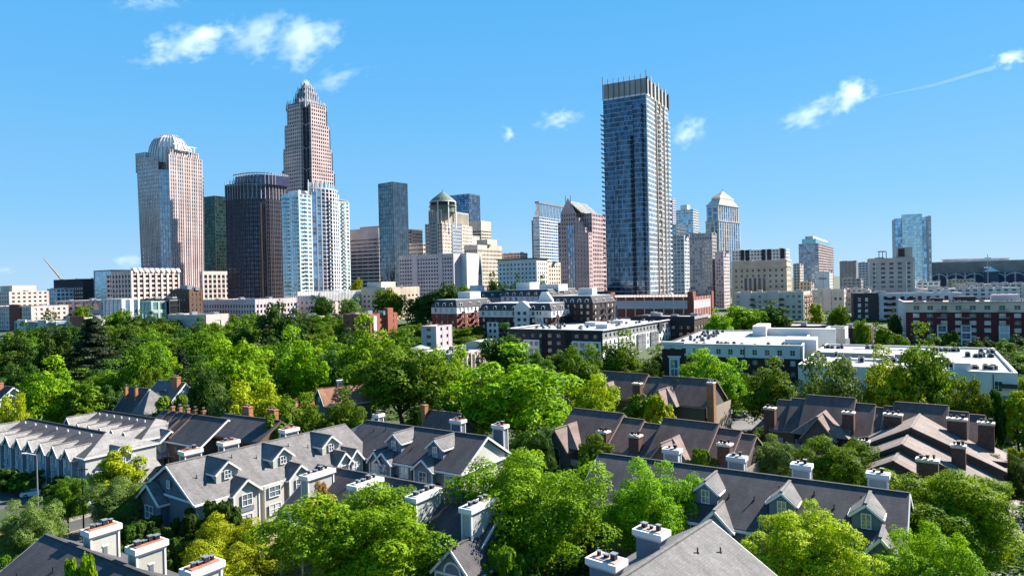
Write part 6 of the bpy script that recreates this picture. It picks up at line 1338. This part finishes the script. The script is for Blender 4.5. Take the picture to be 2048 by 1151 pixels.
mid = [
 (92, 740, 66, 175, 'bright', 'a', 'bright green spreading tree behind the front townhouses'),
 (165, 760, 42, 172, 'green', 'k', 'green tree right of the bright spreading tree on the left'),
 (30, 800, 36, 158, 'yellow', 'b', 'olive-yellow tree at the left edge above the townhouses'),
 (185, 640, 58, 225, 'pine', 'p', 'tall dark conifer in the left wood'),
 (110, 650, 45, 240, 'dark', 'a', 'dark green tree left of the tall conifer'),
 (290, 690, 52, 200, 'green', 'a', 'round green tree above the old houses'),
 (300, 745, 32, 190, 'green', 'b', 'small green tree behind the black-roofed old house'),
 (215, 765, 34, 178, 'dark', 'k', 'dark slim tree left of the black-roofed old house'),
 (475, 692, 78, 190, 'bright', 'b', 'broad bright green tree in the centre-left wood'),
 (595, 680, 55, 200, 'bright', 'a', 'bright green tree right of the broad centre-left one'),
 (560, 612, 42, 300, 'dark', 'c', 'tall dark tree rising near the lavender building'),
 (500, 772, 70, 158, 'yellow', 'b', 'low yellow-green tree above the brown brick house'),
 (440, 790, 34, 155, 'pale', 'a', 'greyish tree right of the orange chimneys'),
 (345, 800, 40, 160, 'green', 's', 'low green shrub in front of the black-roofed old house'),
 (415, 735, 40, 172, 'dark', 'a', 'dark tree left of the broad bright green tree'),
 (600, 800, 62, 148, 'green', 'b', 'mid-green tree below the small tan house'),
 (690, 800, 50, 146, 'green', 'a', 'green tree in front of the terracotta roof'),
 (555, 835, 44, 140, 'green', 's', 'low green tree left of the pale condo ridge'),
 (800, 690, 95, 178, 'green', 'c', 'tall olive-green oak in the centre of the wood'),
 (745, 660, 72, 200, 'bright', 'a', 'bright green tree behind the central oak'),
 (900, 705, 62, 185, 'bright', 'b', 'bright green tree in front of the cream building'),
 (880, 790, 45, 150, 'green', 'k', 'green tree left of the vivid central giant'),
 (1035, 722, 118, 152, 'bright', 'c', 'giant vivid green tree in the centre of the picture'),
 (965, 760, 60, 165, 'dark', 'a', 'shaded dark tree at the left side of the central giant'),
 (1008, 668, 52, 235, 'dark', 'c', 'round dark green tree beside the charcoal apartment block'),
 (1160, 700, 52, 200, 'green', 'b', 'grey-green tree in front of the charcoal apartment block'),
 (1240, 682, 60, 215, 'green', 'a', 'green tree at the corner of the charcoal apartment block'),
 (1185, 758, 52, 160, 'yellow', 'b', 'olive tree right of the central giant'),
 (1278, 782, 34, 150, 'green', 'k', 'dark green narrow tree in front of the farther brown condo row'),
 (1320, 800, 40, 145, 'yellow', 's', 'light green shrub between the two brown condo rows'),
 (1385, 748, 48, 165, 'green', 'c', 'large grey-green tree at the end of the farther brown condo row'),
 (1420, 710, 62, 190, 'bright', 'b', 'layered vivid green tree in front of the big framed window'),
 (1465, 745, 40, 185, 'bright', 'a', 'smaller vivid green tree beside the layered one'),
 (1540, 735, 55, 168, 'green', 'a', 'dark-sided round tree in front of the white-topped brick wall'),
 (1660, 722, 72, 148, 'pale', 'b', 'light olive tree in front of the white roofs'),
 (1775, 724, 66, 146, 'yellow', 'a', 'yellow-olive tree in front of the white roofs'),
 (1838, 686, 60, 146, 'green', 'c', 'tallest green tree standing against the white roofs'),
 (1928, 765, 42, 142, 'green', 'b', 'small green tree in front of the mauve brick bay'),
 (1985, 790, 26, 142, 'dark', 's', 'purple-dark bush by the right-hand balconies'),
 (780, 578, 30, 430, 'green', 'a', 'tall street tree in front of the beige brick block'),
 (845, 588, 34, 400, 'dark', 'a', 'dark street tree left of the red brick mansard condo'),
 (645, 592, 24, 440, 'dark', 'a', 'dark tree in front of the white curved condominium tower'),
 (700, 596, 22, 440, 'pale', 'a', 'pale twiggy tree right of the white curved condominium tower'),
 (890, 568, 24, 520, 'dark', 'a', 'dark tree below the lavender hotel'),
 (935, 572, 20, 520, 'green', 'a', 'green tree below the beige office block'),
 (990, 560, 24, 500, 'dark', 'b', 'dark round tree left of the white hotel front'),
 (1035, 563, 20, 500, 'dark', 'b', 'dark round tree below the white hotel'),
 (1082, 564, 20, 500, 'dark', 'b', 'dark round tree below the pink apartment block'),
 (712, 558, 13, 560, 'yellow', 'a', 'small light green tree below the grey banded office block'),
 (1488, 612, 38, 345, 'bright', 'a', 'bright round tree right of the red podium'),
 (1435, 628, 28, 330, 'bright', 'b', 'light green tree beside the dark rear wing'),
 (1545, 612, 40, 350, 'dark', 'b', 'dark tree mass below the long pinkish condo row'),
 (1632, 605, 14, 370, 'yellow', 'k', 'yellow-green tree between the two beige condo blocks'),
 (1675, 612, 20, 350, 'green', 'a', 'green street tree in front of the pink condo wing'),
 (1768, 652, 18, 290, 'green', 'k', 'young street tree right of the red brick warehouses'),
 (1895, 668, 16, 285, 'dark', 's', 'dark shrub at the foot of the maroon brick block'),
 (235, 620, 26, 380, 'green', 'a', 'green tree in front of the dark glass museum'),
 (270, 630, 24, 370, 'dark', 'b', 'dark tree left of the dark glass museum'),
 (165, 612, 18, 430, 'green', 'a', 'small green tree behind the rounded red gable block'),
]
for t in mid: T(*t)
# the wood: individual trees scattered between the houses and the towers
LBL = {'dark': 'deep green broadleaf tree in the wood between the houses and the towers', 'green': 'mid-green broadleaf tree in the wood between the houses and the towers', 'bright': 'light green broadleaf tree in the wood between the houses and the towers', 'pine': 'dark conifer in the wood between the houses and the towers'}
KEEP = [(232, 392, 745, 870, 150), (545, 625, 745, 800, 150), (630, 745, 760, 830, 140), (815, 975, 668, 740, 130)]
rg = random.Random(12)
def blocked(u, Y):
    # keep sight lines to the houses in the wood and to the low buildings free
    if 232 < u < 400 and 128 < Y < 190: return True
    if 548 < u < 625 and 130 < Y < 195: return True
    if 632 < u < 750 and 125 < Y < 186: return True
    if u > 770 and Y < 290: return True
    if u < 420 and Y < 165: return True
    return False
CAND = []
cnt = 0; yy = 150.0
while yy < 400:
    stp = 12.5; uu = -60+rg.random()*40
    while uu < 1010:
        pxs = stp*F/yy; u = uu+rg.uniform(-.3, .3)*pxs; Y = yy+rg.uniform(-4, 4); uu += pxs
        hor = 565+(1024-u)*.0218
        X = (u-1024)/F*Y
        if blocked(u, Y) or u > 960: continue
        if u < 130 and Y > 330: continue
        if any((X-a)**2+(Y-b_)**2 < (r*.85+3.2)**2 for a, b_, r in PLACED): continue
        if any(abs((X-o_.o[0])*math.cos(o_.ang)+(Y-o_.o[1])*math.sin(o_.ang)-o_.L/2) < o_.L/2+4 and abs(-(X-o_.o[0])*math.sin(o_.ang)+(Y-o_.o[1])*math.cos(o_.ang)) < 10 for o_ in HOUSES): continue
        kind = rg.choices(['dark', 'green', 'bright', 'pine'], [5, 4, 2.2, .6] if u < 430 else [4, 5, 3, .3])[0]
        if Y > 290 and kind == 'bright': kind = 'green'
        H = rg.uniform(10, 17) if Y < 330 else rg.uniform(9, 15); sh = 'p' if kind == 'pine' else rg.choice('abc')
        if 150 < Y < 190: H = min(H, 11)
        if u > 560 and Y > 250: H = min(H, 12)
        if u > 700: H = rg.uniform(5, 9); kind = rg.choice(['dark', 'green']); sh = 'a'
        CAND.append((Y, X, rg.uniform(5.2, 8.2) if kind != 'pine' else 4.5, H, kind, sh, 'mid' if Y < 235 else 'far', LBL[kind], 'trees of the wood, '+kind)); cnt += 1
    yy += stp
# low trees filling the gardens between the nearer buildings
yy = 92.0; cnt2 = 0
ROADPTS = [(PZ(1470, 835, 0), 17), (PZ(1520, 840, 0), 14), (PZ(1445, 805, 0), 9), (PZ(70, 985, 0), 16), (PZ(190, 1005, 0), 14), (PZ(100, 1075, 0), 13), (PZ(180, 1055, 0), 13), (PZ(20, 1100, 0), 12), (PZ(2045, 1050, 0), 8), (PZ(570, 1065, 0), 10), (PZ(20, 1000, 0), 14)]
def free(X, Y, m=3.2):
    for o_ in ALLB:
        if not hasattr(o_, 'W') and not hasattr(o_, 'L'): continue
        lx, ly = o_.tolocal(X, Y)
        if hasattr(o_, 'W'):
            if -m < lx < o_.W+m and -m < ly < o_.D+m: return False
        elif -4-m < lx < o_.L+4+m and abs(ly) < 8.5+m: return False
    return not any((X-p[0])**2+(Y-p[1])**2 < r*r for p, r in ROADPTS)
while yy < 300:
    uu = -40+rg.random()*40
    while uu < 2090:
        pxs = 9.5*F/yy; u = uu+rg.uniform(-.3, .3)*pxs; Y = yy+rg.uniform(-3, 3); uu += pxs; X = (u-1024)/F*Y
        if (u < 810 and Y > 145) or (u < 680 and Y < 128) or not free(X, Y): continue
        if any((X-a)**2+(Y-b_)**2 < (r*.5)**2 for a, b_, r in PLACED): continue
        kind = rg.choices(['dark', 'green', 'bright'], [4, 4, 1.5])[0]
        CAND.append((Y, X, rg.uniform(3.2, 5.2), rg.uniform(4.5, 7.5), kind, rg.choice('ab'), 'mid' if Y < 180 else 'far', 'low '+{'dark': 'deep green', 'green': 'mid-green', 'bright': 'light green'}[kind]+' tree filling a garden gap between nearer buildings', 'low garden trees, '+kind)); cnt2 += 1
    yy += 9.0
# keep only the trees that show past nearer crowns and roofs
cover = np.full(260, 1e9); allc = sorted([(e[1], e[0], e[2], e[3], None) for e in EXPL]+CAND, key=lambda t: t[0]); kept = 0
boxes = []
for o_ in ALLB:
    if hasattr(o_, 'W'): P4 = [o_.toworld(*q) for q in ((0, 0), (o_.W, 0), (o_.W, o_.D))]; zt_ = o_.zt; Yb = min(p[1] for p in P4)
    elif hasattr(o_, 'L'): P4 = [o_.toworld(0, 0), o_.toworld(o_.L, 0)]; zt_ = o_.zr-2.5; Yb = sum(p[1] for p in P4)/2
    else: continue
    if Yb < 50 or Yb > 420: continue
    uu_ = [proj((p[0], p[1], zt_)) for p in P4]; boxes.append((Yb, min(q[0] for q in uu_), max(q[0] for q in uu_), max(q[1] for q in uu_)+6))
boxes.sort(); bi = 0
for c in allc:
    Y, X, Rw, H = c[:4]
    while bi < len(boxes) and boxes[bi][0] < Y:
        _, ua, ub, vb = boxes[bi]; i0, i1 = max(0, int(ua/8)+1), min(259, int(ub/8)); cover[i0:i1] = np.minimum(cover[i0:i1], vb); bi += 1
    if Y < 30: continue
    u, v = proj((X, Y, gz(Y)+H)); hw = Rw*F/Y; i0, i1 = max(0, int((u-hw)/8)), min(259, int((u+hw)/8)+1)
    if i1 <= i0: continue
    us = (np.arange(i0, i1)*8+4-u)/hw; hp = H*F/Y*.5; vt = v+hp*(1-np.sqrt(np.clip(1-us**2, 0, 1)))+3
    vis = np.mean(vt < np.minimum(cover[i0:i1], 1151)-5)
    if c[4] is not None:
        if vis < VISMIN: continue
        kept += 1; tree(X, Y, Rw, H, c[4], c[5], c[6], c[7], group=c[8])
    cover[i0:i1] = np.minimum(cover[i0:i1], vt+7)
# undergrowth: one continuous ground cover of weeds, ivy and low shrubs
rn = np.random.default_rng(3); V = []; TT = []
for kk in range(11000):
    Y = 86+ (rn.random()**1.5)*330; u = rn.uniform(-260, 2330); X = (u-1024)/F*Y
    if not free(X, Y, .8): continue
    s0 = rn.uniform(.5, 1.5); nn = 14; c = np.array([X, Y, gz(Y)]); dv_ = rn.normal(size=(nn, 3))*np.array([1.2, 1.2, .35])*s0; dv_[:, 2] = np.abs(dv_[:, 2])
    a = rn.normal(size=(nn, 3)); a[:, 2] *= .4; a /= np.linalg.norm(a, axis=1)[:, None]; b_ = rn.normal(size=(nn, 3)); b_[:, 2] *= .4; b_ = np.cross(a, np.cross(b_, a)); b_ /= np.linalg.norm(b_, axis=1)[:, None]
    sz = .28*rn.uniform(.6, 1.4, nn)[:, None]*(1+Y/250); p0 = c+dv_
    V.append(np.stack([p0-a*sz, p0-b_*sz*.6, p0+a*sz, p0+b_*sz*.6], axis=1).reshape(-1, 3)); TT.append(np.full(nn, rn.random()))
V = np.concatenate(V); TT = np.concatenate(TT); n = len(V)//4
me = bpy.data.meshes.new('undergrowth'); me.vertices.add(n*4); me.vertices.foreach_set('co', V.ravel().astype(np.float32)); me.loops.add(n*4); me.loops.foreach_set('vertex_index', np.arange(n*4, dtype=np.int32)); me.polygons.add(n)
me.polygons.foreach_set('loop_start', np.arange(0, n*4, 4, dtype=np.int32)); me.polygons.foreach_set('loop_total', np.full(n, 4, dtype=np.int32)); at = me.attributes.new('tint', 'FLOAT', 'FACE'); at.data.foreach_set('value', TT.astype(np.float32)); me.materials.append(LM['dark']); me.update()
uo = link('undergrowth', me); tag(uo, 'low green undergrowth covering the ground between trees and buildings', 'undergrowth', kind='stuff')
print('kept', kept, 'low trees', cnt2)
print('wood trees', cnt, 'all', NTREE)
# ================================================================== CARS, POLES
PAINT = {k: surf('car_paint_'+k, c, rough=.25, var=.03, spec=.6) for k, c in (('white', (.75, .75, .76)), ('silver', (.45, .46, .48)), ('dark', (.03, .03, .035)), ('red', (.35, .03, .03)))}
TYRE = surf('tyre', (.02, .02, .02))
def car(X, Y, ang, paint, label, z=None):
    z = gz(Y)+.03 if z is None else z
    b = Bld('parked_car', label, 'car', (X, Y), ang, 'parked cars'); b.root.location.z = z; P = PAINT[paint]
    pr = [(-2.25, .45), (-2.3, .75), (-2.1, .92), (-1.2, 1.0), (-.9, 1.02), (1.0, 1.02), (1.9, .9), (2.25, .72), (2.3, .4), (2.1, .22), (-2.1, .22)]
    m = b['body']; n = len(pr)
    A = [(x, -.88, zz) for x, zz in pr]; Bq = [(x, .88, zz) for x, zz in pr]; m.v += A+Bq; mi = m.m(P)
    m.f += [tuple(range(n)), tuple(range(2*n-1, n-1, -1))]+[(i, n+i, n+(i+1) % n, (i+1) % n) for i in range(n)]; m.mi += [mi]*(n+2)
    b['cabin_glass'].hexa([(-1.55, -.8, 1.0), (1.25, -.8, 1.0), (1.25, .8, 1.0), (-1.55, .8, 1.0)], [(-1.0, -.62, 1.42), (.45, -.62, 1.42), (.45, .62, 1.42), (-1.0, .62, 1.42)], G_NIGHT)
    b['roof'].hexa([(-1.05, -.64, 1.41), (.5, -.64, 1.41), (.5, .64, 1.41), (-1.05, .64, 1.41)], [(-.9, -.55, 1.48), (.35, -.55, 1.48), (.35, .55, 1.48), (-.9, .55, 1.48)], P)
    b.done()
    for sx in (-1.4, 1.4):
        for sy in (-.86, .86):
            m = MB(); m.tube((sx, sy-.11, .33), (sx, sy+.11, .33), .33, .33, TYRE, 14); w = b.part('wheel', m); m = MB(); m.tube((sx, sy-.13, .33), (sx, sy+.13, .33), .19, .19, METAL, 10); link('rim', m.mesh('rim'), w)
    for sy in (-.6, .6): m = MB(); m.box(2.2, sy-.2, .55, 2.32, sy+.2, .7, TRIM); b.part('headlight', m)
    for sy in (-.6, .6): m = MB(); m.box(-2.33, sy-.2, .6, -2.24, sy+.2, .75, PAINT['red']); b.part('tail_light', m)
def pz(u, v): p = PZ(u, v, .6); return p[0], p[1]
an = math.atan2(d.y, d.x)
car(*pz(70, 984), an, 'white', 'white sedan parked on the shaded street below the townhouses')
car(*pz(172, 1018), an, 'silver', 'silver car half hidden behind the small street tree')
car(*pz(205, 1004), an, 'white', 'pale car behind the silver one near the grey-green tree')
car(*pz(1446, 838), R(-10), 'white', 'white car nearest the lawn in the small parking lot')
car(*pz(1478, 829), R(-12), 'silver', 'silver car in the small parking lot by the long brown condo row')
car(*pz(1437, 812), R(20), 'silver', 'grey car on the lawn edge next to the tall brick chimney', z=.03)
def pole(u, v, Y, label, arm=0, name='street_lamp', cat='street lamp'):
    p = PY(u, v, Y); b = Bld(name, label, cat, p[:2], 0); b['pole'].cyl(0, 0, gz(Y)-.2, p[2], .14, DARKM if not arm else METAL, 8, .09)
    if arm: b['arm'].bar((0, 0, p[2]-.1), (arm, 0, p[2]+.25), .12, .12, TRIM); b['lamp_head'].box(arm-.5, -.18, p[2]+.12, arm+.2, .18, p[2]+.3, TRIM)
    else: b['cross_bar'].box(-.9, -.08, p[2]-.7, .9, .08, p[2]-.55, DARKM)
    b.done()
pole(73, 908, 112, 'street lamp with a white arm in front of the blue-grey townhouses', arm=-1.9)
pole(164, 930, 108, 'dark wooden utility pole in front of the blue-grey townhouses', name='utility_pole', cat='utility pole')
pole(336, 905, 104, 'dark utility pole rising behind the pale roof gable', name='utility_pole', cat='utility pole')
# crane jib on the far left
b = Bld('crane', 'tan lattice crane jib reaching up over the far left roofs', 'crane', PY(122, 560, 760)[:2], 0); p1, p2 = PY(124, 560, 760), PY(88, 517, 760); X0 = b.o
q1 = (0, 0, p1[2]); q2 = (p2[0]-X0[0], 0, p2[2]); YC = surf('crane_tan', (.6, .42, .2)); m = b['jib']
for dz in (0, 2.0): m.bar((0, 0, p1[2]+dz), (q2[0], 0, p2[2]+dz*.2), .5, .5, YC)
for i in range(12):
    t, t2 = i/12, (i+1)/12; m.bar((q2[0]*t, 0, p1[2]+(p2[2]-p1[2])*t), (q2[0]*t2, 0, p1[2]+2+(p2[2]-p1[2]-1.6)*t2), .3, .3, YC)
b['tower'].box(-1, -1, 0, 1, 1, p1[2]+1, YC); b.done()
# flag on the left tower
# church spire in front of the beige office block
b = Bld('spire', 'slim grey steeple in front of the beige office block', 'steeple', PY(961, 560, 480)[:2], 0); zt = PY(961, 505, 480)[2]; zb = PY(961, 560, 480)[2]
b['tower'].box(-1.4, -1.4, 0, 1.4, 1.4, zb+4, W_GREY); b['spire_cone'].cyl(0, 0, zb+4, zt, 1.5, surf('slate_spire', (.13, .14, .17)), 8, .1); b.done()

# ================================================================== SKY, SUN, CAMERA
w = bpy.data.worlds.new('World'); scn.world = w; w.use_nodes = True; nt = w.node_tree; nt.nodes.clear()
SE, SAZ = R(38), math.atan2(.5, .87)      # sun elevation; azimuth measured from +X towards +Y
sx, sy, sz = math.cos(SE)*math.cos(SAZ), math.cos(SE)*math.sin(SAZ), math.sin(SE)
sky = nt.nodes.new('ShaderNodeTexSky'); sky.sky_type = 'NISHITA'; sky.sun_disc = False; sky.sun_elevation = SE; sky.sun_rotation = math.atan2(sx, sy)
sky.air_density = 1.0; sky.dust_density = .1; sky.ozone_density = 3; sky.altitude = 200
tc = nt.nodes.new('ShaderNodeTexCoord'); sp = nt.nodes.new('ShaderNodeSeparateXYZ'); nt.links.new(tc.outputs['Generated'], sp.inputs[0])
cr = nt.nodes.new('ShaderNodeValToRGB'); nt.links.new(sp.outputs[2], cr.inputs[0]); els = cr.color_ramp.elements
for i, (p, c) in enumerate([(0, SKY[0]), (.10, SKY[1]), (.26, SKY[2]), (.42, SKY[3]), (1, SKY[4])]):
    e = els[i] if i < 2 else els.new(p); e.position = p; e.color = (*c, 1)
bg1 = nt.nodes.new('ShaderNodeBackground'); bg1.inputs[1].default_value = SKY_N; nt.links.new(sky.outputs[0], bg1.inputs[0])
bg2 = nt.nodes.new('ShaderNodeBackground'); bg2.inputs[1].default_value = SKY_STR; nt.links.new(cr.outputs[0], bg2.inputs[0])
ad = nt.nodes.new('ShaderNodeAddShader'); nt.links.new(bg1.outputs[0], ad.inputs[0]); nt.links.new(bg2.outputs[0], ad.inputs[1])
out = nt.nodes.new('ShaderNodeOutputWorld'); nt.links.new(ad.outputs[0], out.inputs[0])
sl = bpy.data.lights.new('sun', 'SUN'); sl.energy = SUN_E; sl.angle = R(.5); sl.color = (1, .95, .86); so = bpy.data.objects.new('sun', sl); COL.objects.link(so)
so.rotation_euler = Vector((-sx, -sy, -sz)).to_track_quat('-Z', 'Y').to_euler()
cam = bpy.data.cameras.new('camera'); cam.lens = 36*F/2048; cam.sensor_width = 36; cam.clip_end = 80000; cam.clip_start = .5; co = bpy.data.objects.new('camera', cam); COL.objects.link(co)
co.matrix_world = Matrix(((RT[0], UP[0], -FW[0], 0), (RT[1], UP[1], -FW[1], 0), (RT[2], UP[2], -FW[2], CH), (0, 0, 0, 1))); scn.camera = co
scn.view_settings.view_transform = 'Standard'; scn.view_settings.look = 'None'; scn.view_settings.exposure = EXPO; scn.view_settings.gamma = 1
scn.render.resolution_x = 1024; scn.render.resolution_y = 575
# clouds: soft bodies of vapour far behind the city
def cloud(u, v, du, dv, Y, seed, label, dens=.02, tilt=0, wisp=.5):
    c = PY(u, v, Y); ax, az = 1.75*du*Y/F, 1.8*dv*Y/F; ay = max(ax*.35, az)
    m, nt, out = newmat('cloud_vapour_%d' % seed); L = nt.links.new
    tc = N(nt, 'TexCoord'); n = N(nt, 'TexNoise', i_Scale=2.4, i_Detail=8.0, i_Roughness=.65)
    mp = N(nt, 'Mapping'); mp.inputs['Location'].default_value = (seed*3.1, seed*1.7, 0); mp.inputs['Scale'].default_value = (max(1, ax/az*.55), 1, 1); L(tc.outputs['Object'], mp.inputs['Vector']); L(mp.outputs[0], n.inputs['Vector'])
    ln = N(nt, 'VectorMath', operation='LENGTH'); L(tc.outputs['Object'], ln.inputs[0])
    fall = mrange(nt, ln.outputs['Value'], .0, 1.0, .40, -.66)
    gn = mrange(nt, n.outputs[0], .3, .7, -.45, .45); ad = N(nt, 'Math', operation='ADD'); L(gn, ad.inputs[0]); L(fall, ad.inputs[1])
    dd = mrange(nt, ad.outputs[0], wisp-.52, wisp+.12, 0, dens*.85)
    vo = N(nt, 'VolumePrincipled'); vo.inputs['Color'].default_value = (1, 1, 1, 1); vo.inputs['Anisotropy'].default_value = .2; L(dd, vo.inputs['Density']); L(vo.outputs[0], out.inputs['Volume'])
    mb = MB(); nlat, nlon = 8, 16; P = []
    for i in range(1, nlat):
        for j in range(nlon): a, b2 = math.pi*i/nlat, 2*math.pi*j/nlon; mb.v.append((math.sin(a)*math.cos(b2), math.sin(a)*math.sin(b2), math.cos(a)))
    top = len(mb.v); mb.v += [(0, 0, 1), (0, 0, -1)]
    for i in range(nlat-2):
        for j in range(nlon): a = i*nlon+j; b2 = i*nlon+(j+1) % nlon; mb.f.append((a, a+nlon, b2+nlon, b2)); mb.mi.append(0)
    for j in range(nlon): mb.f.append((top, j, (j+1) % nlon)); mb.f.append((top+1, (nlat-2)*nlon+(j+1) % nlon, (nlat-2)*nlon+j)); mb.mi += [0, 0]
    mb.mats = [m]; o = link('cloud', mb.mesh('cloud')); o.location = c; o.scale = (ax, ay, az); o.rotation_euler = (0, R(-tilt), 0); tag(o, label, 'cloud', 'scattered small clouds'); return o
try: scn.cycles.volume_bounces = 3
except Exception: pass
if CLOUDS:
    for a in [(378, 88, 130, 34, 4200, 1, 'large white cloud bank at the upper left, left half', .012, 12, .5),
              (520, 70, 90, 44, 4300, 2, 'ragged middle part of the upper left cloud bank', .006, 20, .52),
              (602, 82, 85, 50, 4200, 3, 'puffy right part of the upper left cloud bank', .010, 20, .5),
              (672, 158, 80, 26, 4400, 4, 'thin cloud right of the tallest tower spire', .004, 18, .5),
              (1120, 240, 62, 22, 4600, 5, 'small cloud left of the tall blue glass tower', .008, 8, .5),
              (1378, 262, 52, 32, 4600, 6, 'soft cloud right of the tall blue glass tower', .006, 22, .5),
              (1700, 190, 52, 34, 4600, 7, 'small bright cloud at the upper right', .011, 20, .5),
              (1622, 228, 75, 30, 4800, 8, 'thin tail of the upper right cloud', .005, 18, .5),
              (2022, 118, 40, 20, 4600, 9, 'small bright cloud cut by the right edge', .012, 5, .5),
              (1018, 268, 16, 20, 4800, 10, 'tiny wisp of cloud near the centre of the sky', .006, 30, .45),
              (262, 524, 42, 20, 5200, 11, 'low faint cloud left of the flared tower', .005, 5, .45),
              (300, 6, 90, 14, 4300, 12, 'faint cloud at the top left edge', .003, 0, .45),
              (10, 540, 26, 12, 5200, 13, 'low faint cloud at the left edge', .004, 0, .45)]: cloud(*a)
    m, nt, out = newmat('vapour_trail'); n = N(nt, 'VolumePrincipled'); n.inputs['Density'].default_value = .0035; n.inputs['Color'].default_value = (1, 1, 1, 1); nt.links.new(n.outputs[0], out.inputs['Volume'])
    mb = MB(); p = PY(1992, 134, 5000); q = PY(1868, 170, 5200); r_ = PY(1745, 196, 5400); mb.tube(p, q, 18, 12, m, 10); mb.tube(q, r_, 12, 5, m, 10); o = link('vapour_trail', mb.mesh('vapour_trail')); tag(o, 'thin white vapour trail slanting across the upper right sky', 'vapour trail')

if HAZE:
    m, nt, out = newmat('thin_air'); n = N(nt, 'VolumePrincipled'); n.inputs['Density'].default_value = HAZE; n.inputs['Color'].default_value = (.80, .89, 1, 1); n.inputs['Anisotropy'].default_value = .3; nt.links.new(n.outputs[0], out.inputs['Volume'])
    mb = MB(); mb.box(-1900, -300, -3, 1900, 2050, 330, m); o = link('haze', mb.mesh('haze')); o['kind'] = 'stuff'
